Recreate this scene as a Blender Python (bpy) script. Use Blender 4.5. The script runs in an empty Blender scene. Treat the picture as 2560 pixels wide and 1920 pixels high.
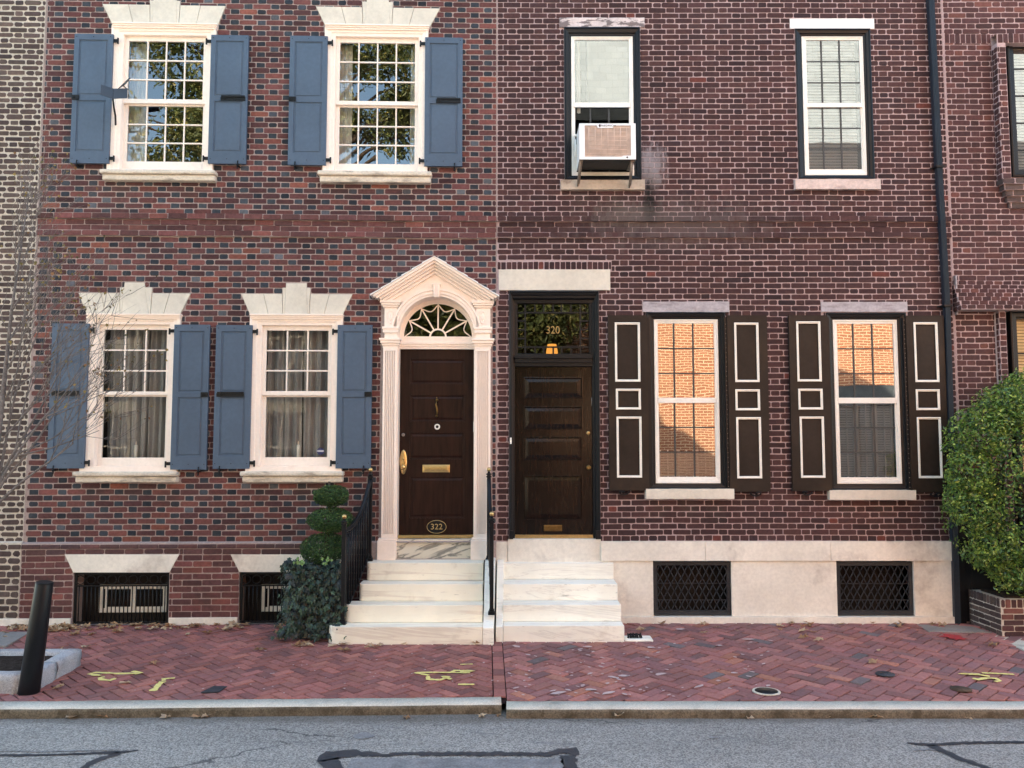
import bpy, bmesh, math, random
from mathutils import Vector, Matrix
random.seed(7)
RND = random.random
def uni(a, b): return a + (b - a) * random.random()
SC = bpy.context.scene
COL = SC.collection

# ------------------------------------------------------------------ camera, sky, sun, exposure
CAM_D, CAM_H, TILT, FPX = 10.1, 2.11, math.radians(4.2), 2072.0
cam_data = bpy.data.cameras.new("camera")
cam_data.sensor_width = 36.0
cam_data.lens = 36.0 * FPX / 2560.0
cam_data.clip_start = 0.05
cam_data.clip_end = 3000
cam = bpy.data.objects.new("camera", cam_data)
COL.objects.link(cam)
cam.location = (0, -CAM_D, CAM_H)
cam.rotation_euler = (math.pi / 2 + TILT, 0, 0)
SC.camera = cam

SUN_EL, SUN_AZ = math.radians(33), math.radians(-18)      # azimuth measured from +Y towards +X
SUN_VEC = Vector((math.sin(SUN_AZ) * math.cos(SUN_EL), math.cos(SUN_AZ) * math.cos(SUN_EL), math.sin(SUN_EL)))
world = bpy.data.worlds.new("World")
SC.world = world
world.use_nodes = True
wn = world.node_tree
for n in list(wn.nodes): wn.nodes.remove(n)
w_out = wn.nodes.new("ShaderNodeOutputWorld")
w_bg = wn.nodes.new("ShaderNodeBackground")
w_sky = wn.nodes.new("ShaderNodeTexSky")
w_sky.sky_type = 'NISHITA'
w_sky.sun_disc = False
w_sky.sun_elevation = SUN_EL
w_sky.sun_rotation = SUN_AZ
w_sky.air_density = 1.0
w_sky.dust_density = 2.0
w_sky.ozone_density = 1.0
w_bg.inputs[1].default_value = 0.15
wn.links.new(w_sky.outputs[0], w_bg.inputs[0])
wn.links.new(w_bg.outputs[0], w_out.inputs[0])
sun_data = bpy.data.lights.new("sun", 'SUN')
sun_data.energy = 3.0
sun_data.angle = math.radians(0.5)
sun_data.color = (1.0, 0.92, 0.80)
sun = bpy.data.objects.new("sun", sun_data)
COL.objects.link(sun)
sun.location = (-10, 30, 30)
sun.rotation_euler = SUN_VEC.to_track_quat('Z', 'Y').to_euler()
SC.view_settings.view_transform = 'Standard'
SC.view_settings.look = 'None'
SC.view_settings.gamma = 1.0
SC.view_settings.exposure = 2.75
try:
    SC.view_settings.use_white_balance = True          # the photograph is balanced for open shade
    SC.view_settings.white_balance_temperature = 7100
    SC.view_settings.white_balance_tint = 1
except Exception: pass
SC.render.engine = 'CYCLES'
SC.cycles.use_denoising = True
try: SC.cycles.denoiser = 'OPENIMAGEDENOISE'
except Exception: pass
SC.cycles.max_bounces = 8
SC.cycles.diffuse_bounces = 4
SC.cycles.glossy_bounces = 4
SC.cycles.transparent_max_bounces = 12

# ------------------------------------------------------------------ survey: rays of the photograph's pixels met with planes of the place
CAM = Vector((0, -CAM_D, CAM_H))
FWD = Vector((0, math.cos(TILT), math.sin(TILT)))
UPV = Vector((0, -math.sin(TILT), math.cos(TILT)))
def ray(px, py):
    return Vector((1, 0, 0)) * ((px - 1280) / FPX) + FWD - UPV * ((py - 960) / FPX)
UJ = -0.19                                   # where the two facades meet
ALPHA = math.radians(1.78)                   # the left facade is turned a little towards the street
FR = Matrix.Identity(4)
FL = Matrix.Translation((UJ, 0, 0)) @ Matrix.Rotation(ALPHA, 4, 'Z') @ Matrix.Translation((-UJ, 0, 0))
SLOPE = 0.025                                # pavement falls towards the kerb
def PL(fr, px, py, w=0.0):
    inv = fr.inverted()
    o = inv @ CAM
    d = inv.to_3x3() @ ray(px, py)
    t = (-w - o.y) / d.y
    p = o + d * t
    return p.x, p.z
def PR(fr, x0, x1, y0, y1, w=0.0):
    xm, ym = (x0 + x1) / 2, (y0 + y1) / 2
    return PL(fr, x0, ym, w)[0], PL(fr, x1, ym, w)[0], PL(fr, xm, y1, w)[1], PL(fr, xm, y0, w)[1]
def at_y(px, py, Y):
    d = ray(px, py); t = (Y - CAM.y) / d.y
    return CAM + d * t
def at_z(px, py, Z):
    d = ray(px, py); t = (Z - CAM.z) / d.z
    return CAM + d * t
def GR(px, py, dz=0.0):                       # pavement plane z = SLOPE * y
    d = ray(px, py)
    t = (SLOPE * CAM.y + dz - CAM.z) / (d.z - SLOPE * d.y)
    return CAM + d * t
ROAD_Z = -0.152
def RD(px, py): return at_z(px, py, ROAD_Z)

# ------------------------------------------------------------------ materials
def lin(c): return c / 12.92 if c <= 0.04045 else ((c + 0.055) / 1.055) ** 2.4
def rgb(r, g, b): return (lin(r / 255), lin(g / 255), lin(b / 255), 1.0)
class NT:
    def __init__(s, name):
        s.m = bpy.data.materials.new(name); s.m.use_nodes = True
        s.t = s.m.node_tree
        for n in list(s.t.nodes): s.t.nodes.remove(n)
        s.out = s.n("ShaderNodeOutputMaterial")
        s.co = s.n("ShaderNodeTexCoord").outputs['Object']
    def n(s, kind, **kw):
        x = s.t.nodes.new(kind)
        for k, v in kw.items(): setattr(x, k, v)
        return x
    def l(s, a, b): s.t.links.new(a, b)
    def noise(s, scale, detail=4, rough=0.55, stretch=None, dist=0.0):
        n = s.n("ShaderNodeTexNoise")
        n.inputs['Scale'].default_value = scale; n.inputs['Detail'].default_value = detail
        n.inputs['Roughness'].default_value = rough; n.inputs['Distortion'].default_value = dist
        if stretch:
            mp = s.n("ShaderNodeMapping"); mp.inputs['Scale'].default_value = stretch
            s.l(s.co, mp.inputs[0]); s.l(mp.outputs[0], n.inputs['Vector'])
        else: s.l(s.co, n.inputs['Vector'])
        return n.outputs['Fac']
    def ramp(s, fac, lo, hi, a=0.0, b=1.0):
        r = s.n("ShaderNodeMapRange"); r.interpolation_type = 'SMOOTHSTEP'
        s.l(fac, r.inputs[0])
        for i, v in enumerate((lo, hi, a, b)): r.inputs[i + 1].default_value = v
        return r.outputs[0]
    def math(s, op, a, b=0.0):
        m = s.n("ShaderNodeMath", operation=op)
        for i, v in enumerate((a, b)):
            if isinstance(v, (int, float)): m.inputs[i].default_value = v
            else: s.l(v, m.inputs[i])
        return m.outputs[0]
    def mix(s, fac, a, b, mode='MIX'):
        m = s.n("ShaderNodeMix", data_type='RGBA', blend_type=mode)
        for k, v in ((0, fac), (6, a), (7, b)):
            if isinstance(v, (int, float)): m.inputs[k].default_value = v
            elif isinstance(v, tuple): m.inputs[k].default_value = v
            else: s.l(v, m.inputs[k])
        return m.outputs[2]
    def xyz(s):
        x = s.n("ShaderNodeSeparateXYZ"); s.l(s.co, x.inputs[0]); return x.outputs
    def grey(s, fac, amt):                    # 1 - amt .. 1 + amt as a colour multiplier
        v = s.ramp(fac, 0.25, 0.75, 1 - amt, 1 + amt)
        c = s.n("ShaderNodeCombineColor")
        for i in range(3): s.l(v, c.inputs[i])
        return c.outputs[0]
    def finish(s, col, rough=0.7, bump=None, metal=0.0, spec=0.5, coat=0.0, trans=0.0):
        p = s.n("ShaderNodeBsdfPrincipled")
        if isinstance(col, tuple): p.inputs['Base Color'].default_value = col
        else: s.l(col, p.inputs['Base Color'])
        if isinstance(rough, (int, float)): p.inputs['Roughness'].default_value = rough
        else: s.l(rough, p.inputs['Roughness'])
        p.inputs['Metallic'].default_value = metal
        p.inputs['Specular IOR Level'].default_value = spec
        p.inputs['Coat Weight'].default_value = coat
        p.inputs['Coat Roughness'].default_value = 0.12
        if bump:
            b = s.n("ShaderNodeBump"); b.inputs['Strength'].default_value = bump[1]
            b.inputs['Distance'].default_value = bump[2] if len(bump) > 2 else 0.004
            s.l(bump[0], b.inputs['Height']); s.l(b.outputs[0], p.inputs['Normal'])
        s.p = p
        s.l(p.outputs[0], s.out.inputs[0])
        return s.m
def plain(name, c, rough=0.6, v1=(6, 0.06), v2=(60, 0.05), bump=(90, 0.12, 0.003), metal=0.0, spec=0.5, dirt=None, attr=False, coat=0.0):
    t = NT(name)
    col = c
    if attr:
        a = t.n("ShaderNodeAttribute"); a.attribute_name = 'col'; col = a.outputs['Color']
    col = t.mix(1.0, col, t.grey(t.noise(v1[0]), v1[1]), 'MULTIPLY')
    col = t.mix(1.0, col, t.grey(t.noise(v2[0], 3), v2[1]), 'MULTIPLY')
    if dirt:
        dc, sc, lo, hi, amt = dirt[:5]
        st = dirt[5] if len(dirt) > 5 else None
        col = t.mix(t.ramp(t.noise(sc, 6, 0.65, st), lo, hi, 0.0, amt), col, dc)
    b = (t.noise(bump[0], 4), bump[1], bump[2]) if bump else None
    return t.finish(col, rough, b, metal, spec, coat)
def brick_mat(name, stains=(), veil=None):
    t = NT(name)
    a = t.n("ShaderNodeAttribute"); a.attribute_name = 'col'; col = a.outputs['Color']
    col = t.mix(1.0, col, t.grey(t.noise(1.1, 4), 0.13), 'MULTIPLY')
    col = t.mix(1.0, col, t.grey(t.noise(28, 4, 0.6), 0.22), 'MULTIPLY')
    col = t.mix(t.ramp(t.noise(70, 4, 0.7), 0.62, 0.78, 0, 0.30), col, rgb(165, 140, 135))
    if veil: col = t.mix(t.ramp(t.noise(0.9, 5, 0.6), 0.52, 0.75, 0, veil[1]), col, veil[0])
    X = t.xyz()
    for (cx, cz, rx, rz, c, amt) in stains:
        dx = t.math('MULTIPLY', t.math('SUBTRACT', X[0], cx), 1 / rx)
        dz = t.math('MULTIPLY', t.math('SUBTRACT', X[2], cz), 1 / rz)
        d = t.math('SQRT', t.math('ADD', t.math('MULTIPLY', dx, dx), t.math('MULTIPLY', dz, dz)))
        d = t.math('ADD', d, t.math('MULTIPLY', t.math('SUBTRACT', t.noise(9, 6, 0.75, (1.6, 1, .5)), 0.5), 2.6))
        col = t.mix(t.ramp(d, 1.0, 0.15, 0.0, amt), col, c)
    return t.finish(col, 0.86, (t.noise(110, 4, 0.6), 0.35, 0.004), spec=0.25)

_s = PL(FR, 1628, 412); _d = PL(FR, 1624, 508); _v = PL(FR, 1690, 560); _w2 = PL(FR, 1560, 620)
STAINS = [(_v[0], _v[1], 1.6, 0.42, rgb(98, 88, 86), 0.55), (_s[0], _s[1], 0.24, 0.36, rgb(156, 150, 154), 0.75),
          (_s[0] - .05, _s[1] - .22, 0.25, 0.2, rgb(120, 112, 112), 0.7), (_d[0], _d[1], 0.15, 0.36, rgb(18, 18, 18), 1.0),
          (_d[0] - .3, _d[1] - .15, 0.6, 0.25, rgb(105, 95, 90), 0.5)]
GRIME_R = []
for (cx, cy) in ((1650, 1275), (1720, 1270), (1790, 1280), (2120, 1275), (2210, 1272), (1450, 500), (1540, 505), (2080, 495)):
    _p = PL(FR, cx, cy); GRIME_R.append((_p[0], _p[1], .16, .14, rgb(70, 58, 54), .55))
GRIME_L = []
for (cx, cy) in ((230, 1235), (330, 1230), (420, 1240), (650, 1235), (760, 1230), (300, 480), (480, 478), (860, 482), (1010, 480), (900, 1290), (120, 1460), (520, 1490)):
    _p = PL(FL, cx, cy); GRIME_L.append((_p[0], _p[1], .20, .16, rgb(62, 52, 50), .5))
MAT = {}
MAT['brick_left'] = brick_mat('flemish_red_and_black_brick', GRIME_L, (rgb(96, 78, 76), .22))
MAT['brick_right'] = brick_mat('dark_maroon_brick', STAINS + GRIME_R, (rgb(110, 84, 82), 0.25))
MAT['brick_plain'] = brick_mat('weathered_brick', (), (rgb(95, 80, 76), 0.3))
MAT['mortar_left'] = plain('lime_mortar', rgb(166, 149, 144), 0.95, (3, .1), (40, .14), (150, .5, .004), spec=0.1)
def mortar_stained():
    t = NT('pink_mortar'); col = rgb(180, 158, 158)
    col = t.mix(1.0, col, t.grey(t.noise(2.5), 0.10), 'MULTIPLY')
    col = t.mix(1.0, col, t.grey(t.noise(45), 0.14), 'MULTIPLY')
    X = t.xyz()
    for (cx, cz, rx, rz, c, amt) in STAINS:
        dx = t.math('MULTIPLY', t.math('SUBTRACT', X[0], cx), 1 / rx)
        dz = t.math('MULTIPLY', t.math('SUBTRACT', X[2], cz), 1 / rz)
        d = t.math('SQRT', t.math('ADD', t.math('MULTIPLY', dx, dx), t.math('MULTIPLY', dz, dz)))
        d = t.math('ADD', d, t.math('MULTIPLY', t.math('SUBTRACT', t.noise(9, 5, 0.7), 0.5), 1.6))
        col = t.mix(t.ramp(d, 1.0, 0.15, 0.0, amt * .8), col, c)
    return t.finish(col, 0.95, (t.noise(150), .5, .004), spec=0.1)
MAT['mortar_right'] = mortar_stained()
MAT['mortar_far'] = plain('tan_mortar', rgb(196, 186, 174), 0.95, (3, .1), (40, .15), (120, .6, .005), spec=0.1)
MAT['stone'] = plain('pale_limestone', rgb(218, 209, 194), 0.8, (2.2, .07), (30, .05), (70, .2, .003), spec=0.25, dirt=(rgb(165, 152, 140), 2.6, .52, .78, .45))
MAT['stone_base'] = plain('ashlar_limestone', rgb(232, 225, 213), 0.85, (1.6, .10), (26, .06), (60, .25, .003), spec=0.2, dirt=(rgb(150, 134, 124), 1.7, .5, .75, .6))
MAT['stone_grey'] = plain('grey_marble_lintel', rgb(176, 168, 172), 0.75, (5, .14), (40, .10), (60, .3, .004), spec=0.25, dirt=(rgb(120, 110, 112), 7, .48, .7, .6, (.6, 1, 2)))
MAT['stone_flaked'] = plain('flaking_painted_lintel', rgb(208, 194, 192), 0.8, (5, .1), (40, .10), (50, .5, .006), spec=0.2, dirt=(rgb(92, 80, 80), 9, .49, .56, .85, (.5, 1, 1.6)))
MAT['stone_dark'] = plain('shade_dark_stone', rgb(84, 88, 92), .85, (5, .2), (40, .15), (60, .4, .004), spec=.2)  # darkened to stand for shade behind the ivy and low on the house opposite
MAT['stone_pink'] = plain('pinkish_sill_stone', rgb(208, 188, 180), .8, (5, .12), (40, .08), (60, .3, .004), spec=.2, dirt=(rgb(150, 130, 124), 7, .5, .7, .6, (.5, 1, 1.5)))
MAT['stone_white'] = plain('white_painted_lintel', rgb(240, 236, 232), 0.6, (4, .03), (30, .02), (50, .1, .003))
MAT['stone_sill'] = plain('worn_sill_stone', rgb(184, 168, 152), 0.8, (4, .12), (30, .08), (60, .3, .004), dirt=(rgb(110, 88, 74), 5, .5, .72, .7))
def marble(name, base, vein, vs, lo, hi, amt, stretch):
    t = NT(name)
    col = t.mix(1.0, base, t.grey(t.noise(2.5), 0.06), 'MULTIPLY')
    n = t.noise(vs, 7, 0.6, stretch, 1.2)
    v = t.math('ABSOLUTE', t.math('SUBTRACT', n, 0.5))
    col = t.mix(t.ramp(v, hi, lo, 0, amt), col, vein)
    col = t.mix(t.ramp(t.noise(1.3, 5, .6, stretch), .5, .8, 0, .35), col, rgb(205, 180, 150))
    col = t.mix(t.ramp(t.noise(26, 6, .75, (.14, 1, 1)), .60, .70, 0, .60), col, rgb(136, 126, 118))
    col = t.mix(t.ramp(t.noise(3.5, 5, .7), .55, .75, 0, .30), col, rgb(176, 160, 142))
    return t.finish(col, 0.5, (t.noise(40), .1, .003), spec=0.4)
MAT['marble'] = marble('veined_marble', rgb(244, 237, 220), rgb(190, 168, 156), 1.3, .0, .028, .34, (.10, 1, 1.3))
MAT['marble_white'] = marble('white_marble', rgb(246, 242, 230), rgb(200, 192, 184), 1.5, .0, .02, .35, (.3, 1, 2.2))
MAT['marble_dark'] = marble('grey_veined_marble', rgb(214, 206, 190), rgb(96, 98, 96), 2.0, .0, .05, .85, (.5, 1, 1.5))
MAT['trim'] = plain('cream_paint', rgb(252, 234, 220), 0.5, (2, .03), (30, .03), (40, .08, .003), dirt=(rgb(200, 180, 165), 4, .6, .8, .25))
MAT['sash_white'] = plain('white_sash_paint', rgb(246, 232, 220), 0.45, (3, .03), (30, .03), (40, .06, .003))
MAT['sash_ivory'] = plain('ivory_sash_paint', rgb(238, 233, 224), 0.45, (3, .05), (30, .04), (40, .08, .003))
MAT['blue'] = plain('slate_blue_paint', rgb(72, 89, 109), 0.55, (1.5, .10), (25, .07), (60, .14, .003), dirt=(rgb(70, 84, 104), 3.5, .5, .72, .6, (1.6, 1, .5)))
MAT['black_iron'] = plain('black_iron', rgb(20, 21, 24), 0.42, (6, .2), (60, .2), (90, .15, .003), spec=0.25)
MAT['iron_grey'] = plain('weathered_iron', rgb(46, 48, 52), 0.5, (6, .2), (60, .2), (90, .15, .003), spec=0.3)
MAT['downspout_paint'] = plain('blue_black_pipe_paint', rgb(38, 45, 55), 0.4, (3, .15), (40, .1), (40, .08, .003), spec=0.35)
MAT['sill_stone'] = plain('weathered_sill', rgb(216, 204, 188), .85, (4, .1), (40, .1), (60, .3, .004), spec=.2, dirt=(rgb(128, 116, 104), 7, .5, .68, .7, (.5, 1, 2)))
MAT['black_paint'] = plain('black_gloss_paint', rgb(22, 24, 28), 0.35, (3, .15), (40, .1), (40, .08, .003), spec=0.25)
MAT['brown_black'] = plain('aged_dark_brown_paint', rgb(44, 36, 31), 0.5, (1.6, .25), (18, .12), (40, .14, .003), spec=0.18, dirt=(rgb(80, 62, 46), 2.2, .52, .8, .45, (1, 1, .5)))
MAT['picture_frame'] = plain('white_moulding_paint', rgb(240, 232, 220), 0.5, (4, .04), (30, .03), (40, .1, .003))
def wood(name, c1, c2, rough, coat):
    t = NT(name)
    n = t.noise(5, 6, 0.6, (6, 6, .5), 0.5)
    col = t.mix(t.ramp(n, .3, .7), c1, c2)
    col = t.mix(t.ramp(t.noise(1.4, 4), .45, .75, 0, .5), col, c2)
    return t.finish(col, rough, (n, .08, .002), spec=0.16, coat=coat)
MAT['door_brown'] = wood('stained_mahogany', rgb(30, 17, 13), rgb(50, 30, 23), 0.38, 0.0)
MAT['door_dark'] = wood('varnished_dark_wood', rgb(15, 10, 8), rgb(34, 21, 14), 0.24, 0.25)
MAT['brass'] = plain('polished_brass', rgb(206, 176, 122), 0.30, (8, .1), (60, .1), (60, .05, .002), metal=1.0)
MAT['brass_old'] = plain('tarnished_brass', rgb(120, 98, 62), 0.4, (8, .2), (60, .15), (60, .1, .002), metal=1.0)
MAT['gold'] = plain('gold_leaf', rgb(206, 182, 130), 0.4, (8, .1), (60, .08), None, metal=0.6)
MAT['gold_dim'] = plain('dull_gold_leaf', rgb(150, 124, 76), 0.5, (8, .2), (60, .15), None, metal=0.4)
MAT['steel'] = plain('galvanised_bracket', rgb(140, 130, 122), 0.5, (8, .15), (60, .15), (60, .1, .002), metal=0.5)
MAT['ac_white'] = plain('white_enamel', rgb(238, 238, 240), 0.4, (3, .03), (30, .02), None)
MAT['ac_grille'] = plain('tan_condenser_fins', rgb(222, 202, 190), 0.6, (9, .14), (200, .1), (200, .3, .003))
MAT['ac_bar'] = plain('grille_wire', rgb(232, 210, 196), 0.5)
MAT['ink'] = plain('dark_ink', rgb(70, 62, 66), 0.6, bump=None)
MAT['curtain'] = plain('grey_linen', rgb(172, 170, 170), 0.9, (3, .10), (60, .08), (150, .2, .003), spec=0.1)
MAT['voile'] = plain('white_voile', rgb(220, 218, 214), 0.9, (3, .10), (60, .08), (150, .2, .003), spec=0.1)
MAT['shade'] = plain('pale_roller_blind', rgb(176, 178, 178), 0.9, (2, .05), (60, .05), (150, .1, .003), spec=0.1)
MAT['blind'] = plain('interior_louvre_paint', rgb(186, 180, 176), 0.7, (3, .05), (40, .04), None)
MAT['blind_tan'] = plain('tan_venetian_blind', rgb(226, 204, 160), 0.7, (3, .05), (40, .04), None)
MAT['grille_dark'] = plain('glazing_bar_grey', rgb(60, 60, 60), 0.6, bump=None)
MAT['room'] = plain('dim_room', rgb(48, 44, 42), 0.95, (1, .3), (10, .1), None, spec=0.1)
MAT['candle'] = plain('white_wax', rgb(240, 236, 228), 0.5, bump=None)
MAT['sticker'] = plain('navy_vinyl', rgb(36, 44, 90), 0.4, bump=None)
MAT['sticker_white'] = plain('white_vinyl', rgb(190, 190, 200), 0.4, bump=None)
MAT['sticker_red'] = plain('red_vinyl', rgb(180, 50, 50), 0.4, bump=None)
def glass(name, base, gain, wob, tint=(.93, .95, .94, 1), wscale=2.0, rough=0.0):
    t = NT(name)
    tr = t.n("ShaderNodeBsdfTransparent"); tr.inputs[0].default_value = tint
    gl = t.n("ShaderNodeBsdfGlossy"); gl.inputs['Roughness'].default_value = rough
    fr = t.n("ShaderNodeFresnel"); fr.inputs[0].default_value = 1.5
    b = t.n("ShaderNodeBump"); b.inputs['Strength'].default_value = wob; b.inputs['Distance'].default_value = 0.02
    t.l(t.noise(wscale, 2, .4), b.inputs['Height']); t.l(b.outputs[0], gl.inputs['Normal'])
    f = t.math('ADD', base, t.math('MULTIPLY', fr.outputs[0], gain))
    mx = t.n("ShaderNodeMixShader"); t.l(f, mx.inputs[0]); t.l(tr.outputs[0], mx.inputs[1]); t.l(gl.outputs[0], mx.inputs[2])
    t.l(mx.outputs[0], t.out.inputs[0])
    return t.m
MAT['glass_old'] = glass('old_wavy_glass', 0.08, 1.6, 0.08)
MAT['glass_low'] = glass('old_window_glass', -0.01, 0.7, 0.06)
MAT['glass_coated'] = glass('storm_window_glass', 0.24, 1.5, 0.12, (.72, .74, .74, 1), 1.2)
MAT['glass_dark'] = glass('transom_glass', 0.03, 1.5, 0.08, (.75, .75, .7, 1))
MAT['mirror'] = plain('dull_mirror_back', rgb(58, 66, 80), 0.35, bump=None, spec=.3)

# ------------------------------------------------------------------ mesh builder
class MB:
    def __init__(s): s.v = []; s.f = []; s.mi = []; s.sm = []; s.col = []; s.xf = None; s.c = (1, 1, 1, 1)
    def pt(s, p):
        if s.xf: p = s.xf(p)
        s.v.append((p[0], p[1], p[2])); s.col.append(s.c); return len(s.v) - 1
    def face(s, ids, mi=0, sm=False): s.f.append(tuple(ids)); s.mi.append(mi); s.sm.append(sm)
    def poly(s, pts, mi=0, sm=False): s.face([s.pt(p) for p in pts], mi, sm)
    def box(s, x0, x1, y0, y1, z0, z1, mi=0):
        p = [s.pt((x, y, z)) for z in (z0, z1) for y in (y0, y1) for x in (x0, x1)]
        for q in ((0, 1, 5, 4), (1, 3, 7, 5), (3, 2, 6, 7), (2, 0, 4, 6), (4, 5, 7, 6), (2, 3, 1, 0)): s.face([p[i] for i in q], mi)
    def prism(s, poly, y0, y1, mi=0):          # poly in (x, z), counter-clockwise seen from the street
        a = [s.pt((x, y0, z)) for x, z in poly]; b = [s.pt((x, y1, z)) for x, z in poly]
        n = len(poly)
        s.face(a, mi); s.face(b[::-1], mi)
        for i in range(n): s.face((a[(i + 1) % n], a[i], b[i], b[(i + 1) % n]), mi)
    def slab(s, poly, z0, z1, mi=0):           # poly in (x, y)
        a = [s.pt((x, y, z0)) for x, y in poly]; b = [s.pt((x, y, z1)) for x, y in poly]
        n = len(poly)
        s.face(a[::-1], mi); s.face(b, mi)
        for i in range(n): s.face((a[i], a[(i + 1) % n], b[(i + 1) % n], b[i]), mi)
    def grid(s, x0, x1, z0, z1, holes, y, mi=0):
        xs = sorted({x0, x1, *[v for h in holes for v in h[:2] if x0 < v < x1]})
        zs = sorted({z0, z1, *[v for h in holes for v in h[2:] if z0 < v < z1]})
        for i in range(len(xs) - 1):
            for j in range(len(zs) - 1):
                cx, cz = (xs[i] + xs[i + 1]) / 2, (zs[j] + zs[j + 1]) / 2
                if any(h[0] < cx < h[1] and h[2] < cz < h[3] for h in holes): continue
                s.poly([(xs[i], y, zs[j]), (xs[i + 1], y, zs[j]), (xs[i + 1], y, zs[j + 1]), (xs[i], y, zs[j + 1])], mi)
    def ring(s, x0, x1, z0, z1, prof, cap=False, mi=0):   # prof: (inset, y) from the outside inwards
        prev = None
        for (d, y) in prof:
            cur = [s.pt(p) for p in ((x0 + d, y, z0 + d), (x1 - d, y, z0 + d), (x1 - d, y, z1 - d), (x0 + d, y, z1 - d))]
            if prev:
                for i in range(4): s.face((prev[i], prev[(i + 1) % 4], cur[(i + 1) % 4], cur[i]), mi)
            prev = cur
        if cap: s.face(prev, mi)
    def panelled(s, x0, x1, z0, z1, yf, yb, holes, prof, mi=0, pmi=0):
        s.grid(x0, x1, z0, z1, holes, yf, mi)
        for h in holes: s.ring(h[0], h[1], h[2], h[3], [(0, yf)] + [(d, yf + y) for d, y in prof], True, pmi)
        a = [(x0, z0), (x1, z0), (x1, z1), (x0, z1)]
        for i in range(4):
            p, q = a[i], a[(i + 1) % 4]
            s.poly([(p[0], yf, p[1]), (p[0], yb, p[1]), (q[0], yb, q[1]), (q[0], yf, q[1])], mi)
        s.poly([(x0, yb, z0), (x0, yb, z1), (x1, yb, z1), (x1, yb, z0)], mi)
    def tube(s, pts, rad, n=8, mi=0, caps=True):
        pts = [Vector(p) for p in pts]
        if isinstance(rad, (int, float)): rad = [rad] * len(pts)
        rows = []; up = Vector((0.13, 0.31, 0.94))
        for i, p in enumerate(pts):
            d = (pts[min(i + 1, len(pts) - 1)] - pts[max(i - 1, 0)])
            if d.length < 1e-9: d = Vector((0, 0, 1))
            d.normalize()
            a = d.cross(up)
            if a.length < 1e-3: a = d.cross(Vector((1, 0, 0)))
            a.normalize(); b = d.cross(a); up = b.cross(d) * -1 if False else up
            rows.append([s.pt(p + (a * math.cos(2 * math.pi * k / n) + b * math.sin(2 * math.pi * k / n)) * rad[i]) for k in range(n)])
        for i in range(len(rows) - 1):
            for k in range(n): s.face((rows[i][k], rows[i][(k + 1) % n], rows[i + 1][(k + 1) % n], rows[i + 1][k]), mi, True)
        if caps: s.face(rows[0][::-1], mi); s.face(rows[-1], mi)
    def lathe(s, prof, c, n=20, mi=0, axis='z', sx=1.0, sz=1.0):
        rows = []
        for (r, h) in prof:
            row = []
            for k in range(n):
                a = 2 * math.pi * k / n
                if axis == 'z': p = (c[0] + r * math.cos(a), c[1] + r * math.sin(a), c[2] + h)
                else: p = (c[0] + r * sx * math.cos(a), c[1] + h, c[2] + r * sz * math.sin(a))
                row.append(s.pt(p))
            rows.append(row)
        for i in range(len(rows) - 1):
            for k in range(n): s.face((rows[i][k], rows[i][(k + 1) % n], rows[i + 1][(k + 1) % n], rows[i + 1][k]), mi, True)
        s.face(rows[0][::-1], mi); s.face(rows[-1], mi)
    def ball(s, c, r, n=14, mi=0):
        prof = [(max(1e-4, r * math.sin(math.pi * i / 9)), -r * math.cos(math.pi * i / 9)) for i in range(10)]
        s.lathe(prof, c, n, mi)
    def build(s, name, mat, parent=None, bevel=0.0, recalc=True, base=None):
        bs = base or (parent and BASE.get(parent.name)) or (0, 0, 0)
        me = bpy.data.meshes.new(name)
        me.from_pydata([(p[0] - bs[0], p[1] - bs[1], p[2] - bs[2]) for p in s.v], [], s.f)
        for m in (mat if isinstance(mat, (list, tuple)) else [mat]): me.materials.append(MAT[m] if isinstance(m, str) else m)
        me.polygons.foreach_set('material_index', s.mi)
        me.polygons.foreach_set('use_smooth', s.sm)
        if any(c != (1, 1, 1, 1) for c in s.col):
            a = me.attributes.new('col', 'FLOAT_COLOR', 'POINT')
            a.data.foreach_set('color', [x for c in s.col for x in c])
        if recalc:
            bm = bmesh.new(); bm.from_mesh(me)
            bmesh.ops.recalc_face_normals(bm, faces=bm.faces); bm.to_mesh(me); bm.free()
        me.update()
        o = bpy.data.objects.new(name, me); COL.objects.link(o)
        if parent: o.parent = parent; BASE[o.name] = bs
        if bevel:
            b = o.modifiers.new('bevel', 'BEVEL'); b.width = bevel; b.segments = 2; b.limit_method = 'ANGLE'; b.angle_limit = math.radians(40)
        return o
BASE = {}
def tag(o, label, cat, group=None, kind=None):
    if label: o['label'] = label
    if cat: o['category'] = cat
    if group: o['group'] = group
    if kind: o['kind'] = kind
    return o
def thing(name, label, cat, base=(0, 0, 0), fr=FR, group=None):
    o = bpy.data.objects.new(name, None); COL.objects.link(o)
    o.empty_display_size = 0.2
    o.matrix_world = fr @ Matrix.Translation(base)
    BASE[o.name] = base
    return tag(o, label, cat, group)
def single(mb, name, mat, label, cat, base=(0, 0, 0), fr=FR, group=None, kind=None, bevel=0.0, recalc=True):
    o = mb.build(name, mat, None, bevel, recalc, base)
    o.matrix_world = fr @ Matrix.Translation(base)
    return tag(o, label, cat, group, kind)
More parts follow.
